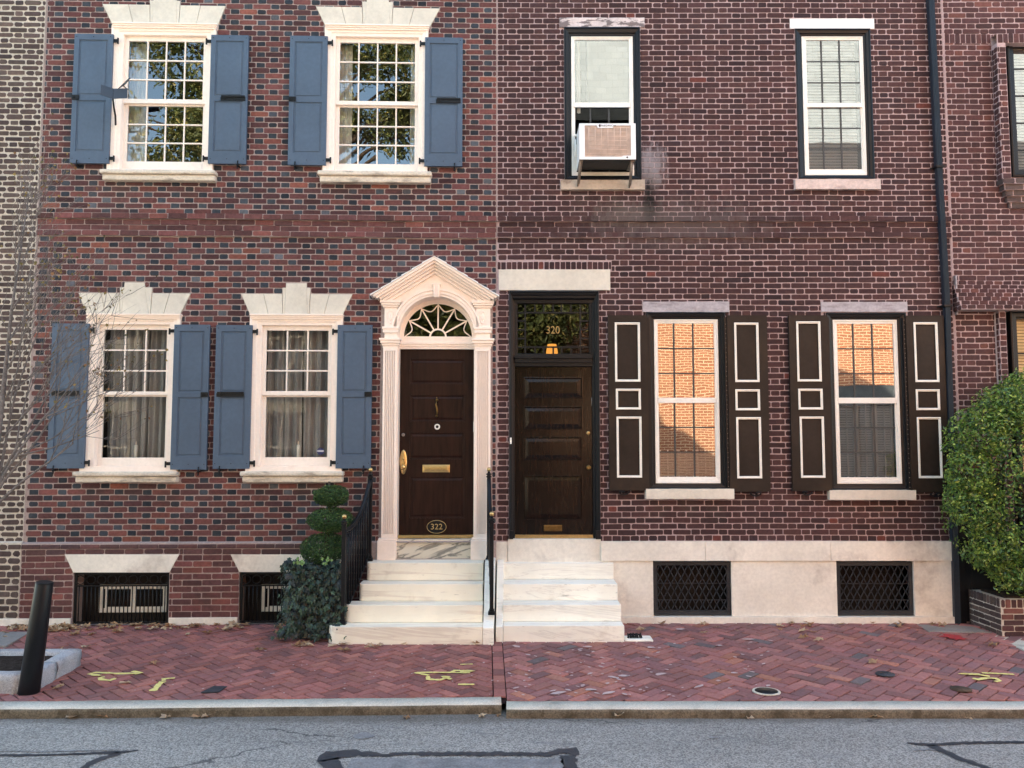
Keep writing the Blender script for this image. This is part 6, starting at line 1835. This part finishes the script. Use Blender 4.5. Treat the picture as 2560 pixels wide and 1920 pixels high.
mb.box(g[0] - .01, g[1] + .01, .030, .046, zz + .10, zz + .125); mb.poly([(g[0], .05, az0 - .1), (ax0, .05, az0 - .1), (ax0, .05, zz), (g[0], .05, zz)])
q = PL(FR, 1441, 350, .1)
mb.tube([(g[0] - .0, -.01, PL(FR, 1437, 350)[1]), (ax0 - .025, -.04, PL(FR, 1441, 395)[1])], .010, 6)
mb.build('filler_panel', 'sash_ivory', ac)

# little three-way spy mirror on the upper left window
bm_ = thing('window_mirror', 'angled three-panel spy mirror on a bracket at the upper left window', 'mirror', (xl(286, 230, .3), -.3, zl(286, 230, .3)), FL)
Q = lambda px, py, w: Vector((PL(FL, px, py, w)[0], -w, PL(FL, px, py, w)[1]))
def plate(name, pts, th, mat):
    mb = MB(); n = (pts[1] - pts[0]).cross(pts[2] - pts[0]).normalized() * th
    a = [mb.pt(p) for p in pts]; b = [mb.pt(p + n) for p in pts]
    mb.face(a); mb.face(b[::-1])
    for i in range(4): mb.face((a[i], b[i], b[(i + 1) % 4], a[(i + 1) % 4]))
    return mb.build(name, mat, bm_)
plate('mirror_panel', [Q(252.5, 211, .46), Q(283, 221, .34), Q(282, 247, .34), Q(251, 236, .46)], .008, 'mirror')
plate('mirror_panel', [Q(284, 221.5, .34), Q(319, 220.5, .22), Q(318.5, 245.5, .22), Q(283, 247, .34)], .008, 'mirror')
plate('mirror_panel', [Q(295, 221, .30), Q(309, 213, .26), Q(326, 194, .36), Q(320, 197, .40)], .008, 'mirror')
mb = MB(); mb.tube([Q(283.5, 222, .33), Q(282.5, 250, .33), Q(285, 270, .30), Q(288.5, 290, .18), Q(289, 312, .055)], [.009, .010, .011, .012, .012], 8)
mb.tube([Q(306, 213, .27), Q(316, 221, .22), Q(320, 224, .05)], .006, 6); mb.build('bracket', 'black_iron', bm_)

# candles on the lower left window sills, and the alarm sticker
for (px, lab, key) in ((340, 'white candle behind the glass of the leftmost lower window', 'c'), (745.5, 'white candle behind the glass of the window beside the arched doorway', 'd')):
    w = WL[key]; c = xl(px, 1130, -.12); z0 = w['g'][4] + .01
    r = thing('candle', lab, 'candle', (c, 0.115, z0), FL)
    mb = MB(); mb.lathe([(.018, 0), (.018, .225), (.013, .232)], (c, 0.115, z0 + .012), 12); mb.build('wax', 'candle', r)
    mb = MB(); mb.lathe([(.034, 0), (.034, .008), (.016, .012)], (c, 0.115, z0), 14); mb.build('candle_base', 'brass', r)
    mb = MB(); mb.lathe([(.004, .0), (.0085, .014), (.006, .03), (.0008, .05)], (c, 0.115, z0 + .243), 10); mb.build('bulb', 'sash_white', r)
w = WL['d']; c = PL(FL, 801.5, 1128, -.07)
mb = MB(); mb.prism([(c[0] + .046 * math.cos(math.pi / 8 + k * math.pi / 4), c[1] + .046 * math.sin(math.pi / 8 + k * math.pi / 4)) for k in range(8)], .066, .069)
st = mb.build('sticker', 'sticker', w['win'])
mb = MB(); mb.box(c[0] - .040, c[0] + .040, .0645, .0658, c[1] - .008, c[1] + .012); mb.build('sticker_band', 'sticker_white', w['win'])
# lamp glowing in the hall behind the transom
lmp = MAT['lamp_shade'] = None
t = NT('glowing_lamp_shade'); em = t.n("ShaderNodeEmission"); em.inputs[0].default_value = rgb(255, 170, 84); em.inputs[1].default_value = .22; t.l(em.outputs[0], t.out.inputs[0]); MAT['lamp_shade'] = t.m
c = at_y(1380, 893, .75)
lr = thing('hall_lamp', 'glowing orange lamp in the hall behind the transom numbered 320', 'lamp', (c.x, .75, c.z - .3), FR)
mb = MB(); mb.lathe([(.085, 0), (.072, .12), (.058, .19)], (c.x, .75, c.z - .02), 18); mb.build('lamp_shade', 'lamp_shade', lr)
mb = MB(); mb.lathe([(.06, 0), (.03, .05), (.03, .25), (.012, .28)], (c.x, .75, c.z - .31), 14); mb.build('lamp_base', 'brass_old', lr)

# ------------------------------------------------------------------ THINGS ON THE PAVEMENT
def disc(name, label, cat, px, py, rx, ry, rim, mats, grp=None):
    p = GR(px, py)
    k = (p - CAM).length / FPX
    R = rx * k
    root = thing(name, label, cat, (p.x, p.y, SLOPE * p.y), FR, grp)
    mb = MB()
    if rim: mb.lathe([(R, .002), (R * .99, .010), (R * .84, .012), (R * .83, .006), (.001, .006)], (p.x, p.y, SLOPE * p.y), 28); mb.build('collar', mats[0], root)
    mb = MB(); mb.lathe([(R * (.82 if rim else 1), .004), (R * (.80 if rim else .98), .013), (R * .3, .0135), (R * .28, .016), (.001, .016)], (p.x, p.y, SLOPE * p.y), 28); mb.build('lid', mats[1], root)
disc('valve_cover', 'round dark valve cover with a pale ring near the kerb', 'valve cover', 1916, 1730, 31, 9, True, ('kerb', 'black_iron'))
disc('valve_cover', 'small oval grey valve cover with traces of yellow paint on the right pavement', 'valve cover', 2213, 1687, 20, 5, False, ('kerb', 'tar'))
disc('valve_cover', 'small rusty valve cover sunk in the bricks below the rightmost yellow mark', 'valve cover', 2402, 1725, 21, 6, False, ('kerb', 'bark_dark'))
p = GR(535, 1726)
mb = MB(); mb.slab([(p.x - .08, p.y - .10), (p.x + .07, p.y - .08), (p.x + .085, p.y + .09), (p.x - .04, p.y + .10)], SLOPE * p.y + .004, SLOPE * p.y + .012)
single(mb, 'cover_plate', 'tar', 'small square dark cover plate in the bricks near the kerb, left side', 'cover plate', tuple(p), FR)
def stroke_strip(mb, pts, wpx, lift=.012, fn=GR):
    """flat painted line through ground points, broken a little along its edges"""
    P = [fn(*q) for q in pts]
    fine = []
    for i in range(len(P) - 1):
        n = max(2, int((P[i + 1] - P[i]).length / .02))
        for k in range(n): fine.append(P[i].lerp(P[i + 1], k / n))
    fine.append(P[-1])
    rows = []
    for i, q in enumerate(fine):
        d = fine[min(i + 1, len(fine) - 1)] - fine[max(i - 1, 0)]; d.z = 0
        if d.length < 1e-6: d = Vector((1, 0, 0))
        d.normalize(); n_ = Vector((-d.y, d.x, 0)); w = wpx * uni(.65, 1.25)
        a, b = q + n_ * w, q - n_ * w
        z = lambda v: (SLOPE * v.y + lift if fn is GR else ROAD_Z + lift)
        rows.append((mb.pt((a.x, a.y, z(a))), mb.pt((b.x, b.y, z(b)))))
    for i in range(len(rows) - 1):
        if RND() < .0 and fn is GR: continue
        mb.face((rows[i][0], rows[i][1], rows[i + 1][1], rows[i + 1][0]))
MARKS = [('two-ended yellow arrow with a hook sprayed beside the tree pit', [([(251, 1691), (222, 1687), (240, 1683), (300, 1686), (345, 1685)], .022), ([(330, 1680), (353, 1684), (336, 1687)], .020), ([(262, 1694), (248, 1697), (254, 1701), (275, 1703), (288, 1698)], .024)]),
         ('yellow angled tick sprayed on the bricks left of the steps', [([(437, 1697), (408, 1699), (410, 1704)], .020), ([(407, 1706), (398, 1712), (390, 1722), (380, 1730)], .030)]),
         ('yellow arrow and scribble sprayed in front of the veined steps', [([(1072, 1690), (1038, 1684), (1060, 1683), (1130, 1683), (1175, 1684)], .018), ([(1130, 1682), (1137, 1678), (1182, 1680), (1150, 1682)], .024), ([(1070, 1692), (1070, 1700), (1100, 1702), (1122, 1694), (1105, 1693), (1128, 1700)], .022)]),
         ('short thick yellow dash nearest the kerb in front of the steps', [([(1145, 1713), (1186, 1713)], .02)]), ('thin faint yellow dash nearest the steps', [([(1150, 1663), (1182, 1662)], .012)]),
         ('yellow arrow with a wavy tail sprayed near the right edge', [([(2450, 1687), (2398, 1686), (2450, 1689), (2475, 1693)], .020), ([(2455, 1684), (2500, 1686), (2535, 1688)], .020), ([(2432, 1697), (2445, 1701), (2465, 1697), (2490, 1698), (2500, 1704), (2488, 1706)], .022)])]
for lab, strokes in MARKS:
    mb = MB()
    for pts, w in strokes: stroke_strip(mb, pts, w, .0085)
    p = GR(*strokes[0][0][0])
    single(mb, 'paint_mark', 'yellow_paint', lab, 'paint mark', tuple(p), FR, 'yellow utility marks on the pavement', recalc=False)
mb = MB()
for (px, py, rx, ry) in ((2380, 1594, .13, .05), (2398, 1600, .1, .04)):
    q = GR(px, py); mb.poly([(q.x + rx * math.cos(t) * uni(.5, 1.2), q.y + .02 + ry * 2 * math.sin(t) * uni(.5, 1.2), SLOPE * (q.y + .02 + ry * 2 * math.sin(t)) + .012) for t in [k * .449 for k in range(14)]])
single(mb, 'paint_mark', 'red_paint', 'faded red paint smear beside the concrete slab at right', 'paint mark', tuple(GR(2385, 1595)), FR, recalc=False)
# pale paint spatter on the right pavement: too small and many to count
mb = MB()
def blot(px, py, r, el=1.0, ang=0.0):
    q = GR(px, py); n = 9; ca, sa = math.cos(ang), math.sin(ang)
    pts = []
    for k in range(n):
        a = 6.2832 * k / n; x, y = r * el * math.cos(a) * uni(.6, 1.25), r * math.sin(a) * uni(.6, 1.25)
        X, Y = q.x + x * ca - y * sa, q.y + x * sa + y * ca; pts.append((X, Y, SLOPE * Y + .0115))
    mb.poly(pts)
for _ in range(120):
    px, py = uni(1270, 1960), uni(1600, 1745)
    if RND() < .55: px = random.gauss(1480, 120)
    if not 1268 < px < 2000: continue
    blot(px, py, uni(.006, .017), uni(1, 2.6), random.choice((.78, -.78)) + uni(-.2, .2))
for (px, py, r, el, an) in ((1750, 1718, .030, 4.2, .75), (1475, 1727, .05, 2.2, .1), (1395, 1735, .05, 3, .5), (1290, 1618, .05, 2.2, -.6), (1628, 1621, .06, 1.6, 0), (1472, 1619, .05, 1.4, 0), (1650, 1688, .05, 2.4, .7), (1537, 1696, .04, 2.5, -.5), (1560, 1692, .05, 1.6, 0), (1870, 1600, .04, 3, 0), (1800, 1616, .04, 1.6, 0), (1835, 1685, .045, 1.2, 0), (1520, 1735, .05, 2.6, .6), (1700, 1575, .06, 1.6, .2)):
    blot(px, py, r * .62, el, an)
for _ in range(60): blot(uni(250, 1250), uni(1620, 1740), uni(.005, .011), uni(1, 1.6), uni(-1, 1))
o = single(mb, 'paint_spatter', 'white_spot', 'pale paint spatter scattered over the brick pavement', 'paint spatter', (0, 0, 0), FR, kind='stuff', recalc=False)
# concrete slab in front of the gate and the pale edging beyond it
a, b, c, d = GR(2292, 1561), GR(2322, 1580), GR(2480, 1583), GR(2420, 1563)
mb = MB(); mb.slab([(a.x, a.y), (b.x, b.y), (c.x, c.y), (d.x, d.y)], -.04, SLOPE * b.y + .010); single(mb, 'concrete_slab', 'concrete', None, None, kind='structure', bevel=.004)
a, b, c = GR(2440, 1567), GR(2570, 1632), GR(2600, 1590)
mb = MB(); mb.slab([(a.x, a.y), (b.x, b.y), (b.x + 1.2, b.y), (b.x + 1.2, c.y), (PXL + .05, PYF - .02)], -.05, SLOPE * b.y + .012); single(mb, 'concrete_path', 'kerb', None, None, kind='structure', bevel=.006)
a, b = GR(-20, 1588), GR(72, 1584)
mb = MB(); mb.slab([(a.x - 2, a.y - .32), (GR(15, 1620).x, GR(15, 1620).y), (b.x, b.y), (b.x, b.y + .05), (a.x - 2, b.y + .05)], -.06, SLOPE * a.y + .012); single(mb, 'concrete_slab', 'concrete', None, None, kind='structure', bevel=.004)
# crack sealer on the road
def seal(mb, pts, w, ragged=.35, mat=0):
    P = [RD(*q) for q in pts]; fine = []
    for i in range(len(P) - 1):
        n = max(2, int((P[i + 1] - P[i]).length / .025))
        for k in range(n): fine.append((P[i].lerp(P[i + 1], k / n), w[i] + (w[i + 1] - w[i]) * k / n))
    fine.append((P[-1], w[-1])); rows = []
    for i, (q, ww) in enumerate(fine):
        d = fine[min(i + 1, len(fine) - 1)][0] - fine[max(i - 1, 0)][0]; d.normalize(); n_ = Vector((-d.y, d.x, 0))
        a, b = q + n_ * ww * uni(1 - ragged, 1 + ragged), q - n_ * ww * uni(1 - ragged, 1 + ragged)
        rows.append((mb.pt((a.x, a.y, ROAD_Z + .005)), mb.pt((b.x, b.y, ROAD_Z + .005))))
    for i in range(len(rows) - 1): mb.face((rows[i][0], rows[i][1], rows[i + 1][1], rows[i + 1][0]), mat)
def tar(name, strokes, mats=('tar', 'tar_worn')):
    mb = MB()
    for s in strokes: seal(mb, *s)
    o = single(mb, name, list(mats), None, None, kind='structure', recalc=False)
tar('crack_seal', [([(803, 1905), (815, 1895), (850, 1886), (900, 1885), (960, 1890), (1010, 1885), (1100, 1886), (1200, 1886), (1280, 1886), (1370, 1887), (1400, 1879), (1425, 1880), (1440, 1890)], [.03, .09, .085, .05, .028, .035, .040, .042, .042, .042, .05, .075, .02], .42)])
tar('crack_seal_ends', [([(818, 1900), (842, 1925), (860, 1990)], [.08, .05, .05], .2), ([(1418, 1890), (1426, 1925), (1440, 1990)], [.06, .05, .05], .25)])
tar('crack_patch', [([(872, 1912), (1000, 1912), (1200, 1913), (1410, 1912)], [.10, .11, .11, .10], .1, 1)])
tar('crack_seal_left', [([(-40, 1890), (60, 1889), (140, 1888), (240, 1884), (300, 1882), (345, 1877)], [.022, .022, .016, .02, .03, .008], .4), ([(300, 1884), (262, 1895), (225, 1910), (190, 1935)], [.03, .035, .03, .025], .3, 0), ([(-20, 1878), (100, 1880), (220, 1878), (300, 1874)], [.008, .010, .010, .004], .6, 1)])
tar('crack_seal_right', [([(2268, 1858), (2300, 1862), (2340, 1863), (2400, 1859), (2480, 1857), (2600, 1857)], [.012, .03, .026, .026, .022, .022], .4), ([(2325, 1864), (2360, 1880), (2400, 1898), (2460, 1918), (2520, 1940)], [.035, .038, .034, .030, .03], .25), ([(2285, 1878), (2320, 1874), (2345, 1878)], [.01, .016, .006], .5, 1)])
tar('road_stain', [([(885, 1845), (905, 1841), (935, 1842)], [.03, .085, .03], .3, 1), ([(1772, 1845), (1795, 1845)], [.02, .02], .3, 1)])
# fallen leaves, one object each
def leaf_mesh(seed):
    random.seed(seed); mb = MB(); n = 11; mb.c = pick(PAL_DRY)
    pts = []
    for k in range(n):
        a = 6.2832 * k / n; r = .045 * (uni(.8, 1.25) if k % 2 else uni(.35, .65))
        pts.append((r * 1.25 * math.cos(a), r * math.sin(a), uni(.004, .026)))
    ids = [mb.pt(p) for p in pts]; c = mb.pt((0, 0, .004))
    for k in range(n): mb.face((ids[k], ids[(k + 1) % n], c))
    mb.poly([(-.045, -.002, .006), (-.085, .0, .012), (-.045, .002, .006)])
    return mb
protos = []
for k in range(6):
    o = single(leaf_mesh(40 + k), 'fallen_leaf', 'leaf_dry', 'dry tan leaf lying on the ground', 'leaf', (0, 0, 0), FR, 'fallen leaves', recalc=False); protos.append(o)
random.seed(91)
spots = []
for _ in range(56): spots.append((uni(180, 620), 1562 + abs(random.gauss(0, 9)), 0))
for _ in range(44): spots.append((uni(0, 190), 1568 + abs(random.gauss(0, 10)), 0))
for _ in range(30): spots.append((uni(690, 780), 1560 + uni(0, 45), 0))
for _ in range(12): spots.append((uni(690, 960), 1611 + abs(random.gauss(0, 8)), 0))
for _ in range(18): spots.append((uni(1600, 2380), 1556 + abs(random.gauss(0, 14)), 0))
for (x, y) in ((293, 1580), (470, 1588), (230, 1588), (215, 1622), (860, 1630), (1840, 1578), (2012, 1598), (2048, 1603), (2180, 1658), (2200, 1631), (2483, 1615), (310, 1712), (385, 1661), (150, 1722), (1656, 1563), (1430, 1600), (650, 1628), (1010, 1612), (1190, 1612), (620, 1561)): spots.append((x, y, 0))
for _ in range(16): spots.append((uni(20, 2540), 1788 + uni(0, 9), 1))
for x in (255, 484, 498, 515, 1246, 1305, 1560, 2185, 2195, 2305): spots.append((x, 1790 + uni(0, 5), 1))
for _ in range(14): spots.append((uni(0, 150), uni(1628, 1655), 2))
for i, (px, py, kd) in enumerate(spots):
    q = RD(px, py) if kd == 1 else GR(px, py)
    if kd == 2: q = GR(px, py + 26); q.z += gh * .58
    if kd == 0 and q.y > -.09: q.y = -.10 - uni(0, .05); q.z = SLOPE * q.y
    o = protos[i] if i < 6 else protos[i % 6].copy()
    if i >= 6: COL.objects.link(o)
    s = uni(.6, 1.5)
    o.location = (q.x, q.y, q.z + (.010 if kd != 1 else .004)); o.rotation_euler = (uni(-.25, .25), uni(-.25, .25), uni(0, 6.28)); o.scale = (s, s, s * uni(.6, 1.6))

# ------------------------------------------------------------------ THE OTHER SIDE OF THE STREET (seen only as reflections in the panes)
OY = -12.6
MAT['opp_brick'] = None
def opp_brick():
    t = NT('orange_brick_opposite')
    b = t.n("ShaderNodeTexBrick"); b.inputs['Color1'].default_value = rgb(180, 114, 82); b.inputs['Color2'].default_value = rgb(162, 100, 72); b.inputs['Mortar'].default_value = rgb(222, 190, 160)
    b.inputs['Scale'].default_value = 1.0; b.inputs['Mortar Size'].default_value = .010; b.inputs['Brick Width'].default_value = .22; b.inputs['Row Height'].default_value = .075
    X = t.xyz(); cb = t.n("ShaderNodeCombineXYZ"); t.l(X[0], cb.inputs[0]); t.l(X[2], cb.inputs[1]); t.l(cb.outputs[0], b.inputs['Vector'])
    return t.finish(b.outputs[0], .9)
MAT['opp_brick'] = opp_brick()
def opp_slate():
    t = NT('pale_slate_opposite')
    b = t.n("ShaderNodeTexBrick"); b.inputs['Color1'].default_value = rgb(138, 144, 150); b.inputs['Color2'].default_value = rgb(128, 134, 140); b.inputs['Mortar'].default_value = rgb(116, 121, 126)
    b.inputs['Scale'].default_value = 1.0; b.inputs['Mortar Size'].default_value = .012; b.inputs['Brick Width'].default_value = .34; b.inputs['Row Height'].default_value = .24
    X = t.xyz(); cb = t.n("ShaderNodeCombineXYZ"); t.l(X[0], cb.inputs[0]); t.l(X[2], cb.inputs[1]); t.l(cb.outputs[0], b.inputs['Vector'])
    return t.finish(b.outputs[0], .8)
MAT['opp_slate'] = opp_slate()
MAT['opp_stucco'] = plain('grey_render', rgb(96, 92, 88), .9)
MAT['dark_roof'] = plain('dark_slate_roof', rgb(52, 52, 58), .8, (6, .2), (40, .2), None)
def opposite(label, x0, x1, h, wins, wallm, slate=None, gable=None, front=None):
    root = thing('brick_house', label, 'house', ((x0 + x1) / 2, OY, 0), FR)
    mb = MB(); d = 7
    mb.grid(x0, x1, -.1, h, wins, OY, 0); reveals(mb, wins, OY, OY - .25, 0)
    mb.poly([(x0, OY, -.1), (x0, OY - d, -.1), (x0, OY - d, h), (x0, OY, h)]); mb.poly([(x1, OY, -.1), (x1, OY - d, -.1), (x1, OY - d, h), (x1, OY, h)])
    mb.poly([(x0, OY - d, -.1), (x1, OY - d, -.1), (x1, OY - d, h), (x0, OY - d, h)])
    mb.build('wall', wallm, root, recalc=False)
    for (a, b, c, e) in wins:
        m = MB(); m.ring(a + .002, b - .002, c + .002, e - .002, [(0, OY - .2), (0, OY - .10), (.10, OY - .10), (.10, OY - .14)])
        m.box((a + b) / 2 - .02, (a + b) / 2 + .02, OY - .15, OY - .11, c + .1, e - .1); m.box(a + .1, b - .1, OY - .152, OY - .108, (c + e) / 2 - .03, (c + e) / 2 + .03)
        f = m.build('window', 'sash_white', root)
        m = MB(); m.poly([(a, OY - .16, c), (b, OY - .16, c), (b, OY - .16, e), (a, OY - .16, e)]); m.build('pane', 'black_paint', f, recalc=False)
        m = MB(); m.box(a - .15, b + .15, OY + .001, OY + .06, e, e + .28); m.box(a - .1, b + .1, OY + .001, OY + .10, c - .16, c); m.build('lintel', 'stone', root)
    mb = MB(); mb.box(x0 - .1, x1 + .1, OY + .001, OY + .35, h - (.9 if slate else .35), h); mb.build('cornice', 'dark_roof' if slate else 'trim', root)
    if front:                                     # added dark front, standing for shade low on the mirrored wall
        a, b, zt = front; mb = MB()
        mb.panelled(a, b, .05, zt, OY + .12, OY + .001, [(a + (b - a) * q / 4 + .12, a + (b - a) * (q + 1) / 4 - .12, .7, zt - .5) for q in range(4)], [(.02, -.05), (.05, -.06)]); mb.build('shade_front', 'stone_dark', root)
    mb = MB()
    if slate: mb.poly([(x0, OY, h + .001), (x1, OY, h + .001), (x1, OY - 1.6, h + slate), (x0, OY - 1.6, h + slate)]); mb.poly([(x0, OY - 1.6, h + slate), (x1, OY - 1.6, h + slate), (x1, OY - 7, h + slate), (x0, OY - 7, h + slate)]); mb.build('roof', 'opp_slate', root, recalc=False)
    elif gable: mb.prism([(x0 - .3, h), (x1 + .3, h), ((x0 + x1) / 2, h + gable)], OY - 7, OY + .25); mb.build('roof', 'dark_roof', root)
W_ = lambda xs, zs: [(x - .55, x + .55, z, z + 1.9) for x in xs for z in zs]
opposite('orange brick house with pale slate roof across the street, mirrored in the right windows', 1.0, 16.0, 10.5, W_((3.0, 7.0, 12.9), (5.9,)) + W_((3.0, 12.9), (1.1,)), 'opp_brick', 5.5, None, (8.0, 11.4, 3.7))
opposite('grey rendered house with dark gabled roof across the street, mirrored in the left windows', -19.0, -8.2, 8.2, W_((-16, -13, -10), (1.1, 4.9)), 'opp_stucco', None, 4.4)
opposite('low grey rendered house behind the street tree across the street', -8.0, .8, 6.6, W_((-5.5, -2.2), (1.1, 4.2)), 'opp_stucco', None, 1.2)
def street_tree(label, x, y, h, cc, cr, n, seed):
    random.seed(seed)
    root = thing('street_tree', label, 'tree', (x, y, -.05), FR)
    mt, ml = MB(), MB()
    mt.tube([(x, y, -.1), (x + .1, y, h * .35), (x - .05, y + .1, h * .62), (cc[0], cc[1], h * .9)], [.26, .21, .15, .03], 10)
    k = 64
    for i in range(k):
        d = rvec(); f = uni(.35, 1.0)
        c = Vector((cc[0] + d.x * cr[0] * f, cc[1] + d.y * cr[1] * f, cc[2] + d.z * cr[2] * f))
        s0 = Vector((x, y, max(h * .3, min(h * .8, c.z - 1.6))))
        mt.tube([s0, s0.lerp(c, .5) + Vector((0, 0, .2)), c], [.075, .045, .012], 6)
        crown(ml, c, (uni(.6, 1.1), uni(.5, .8), uni(.45, .8)), n // k, .15, .085, [(.4, (104, 112, 66)), (.3, (134, 134, 78)), (.2, (80, 90, 58)), (.1, (176, 160, 100))], seed + i, .2, .8)
    mt.build('trunk', 'bark_dark', root, recalc=False); ml.build('crown', 'leaf_box', root, recalc=False)
street_tree('tall leafy street tree across the street, mirrored in the upper left windows', -4.3, -11.2, 14.5, (-5.6, -11.1, 11.4), (4.6, 1.0, 3.5), 52000, 5)
street_tree('smaller leafy street tree across the street', -.2, -11.6, 8.6, (.1, -11.4, 5.9), (2.7, .7, 2.1), 22000, 12)
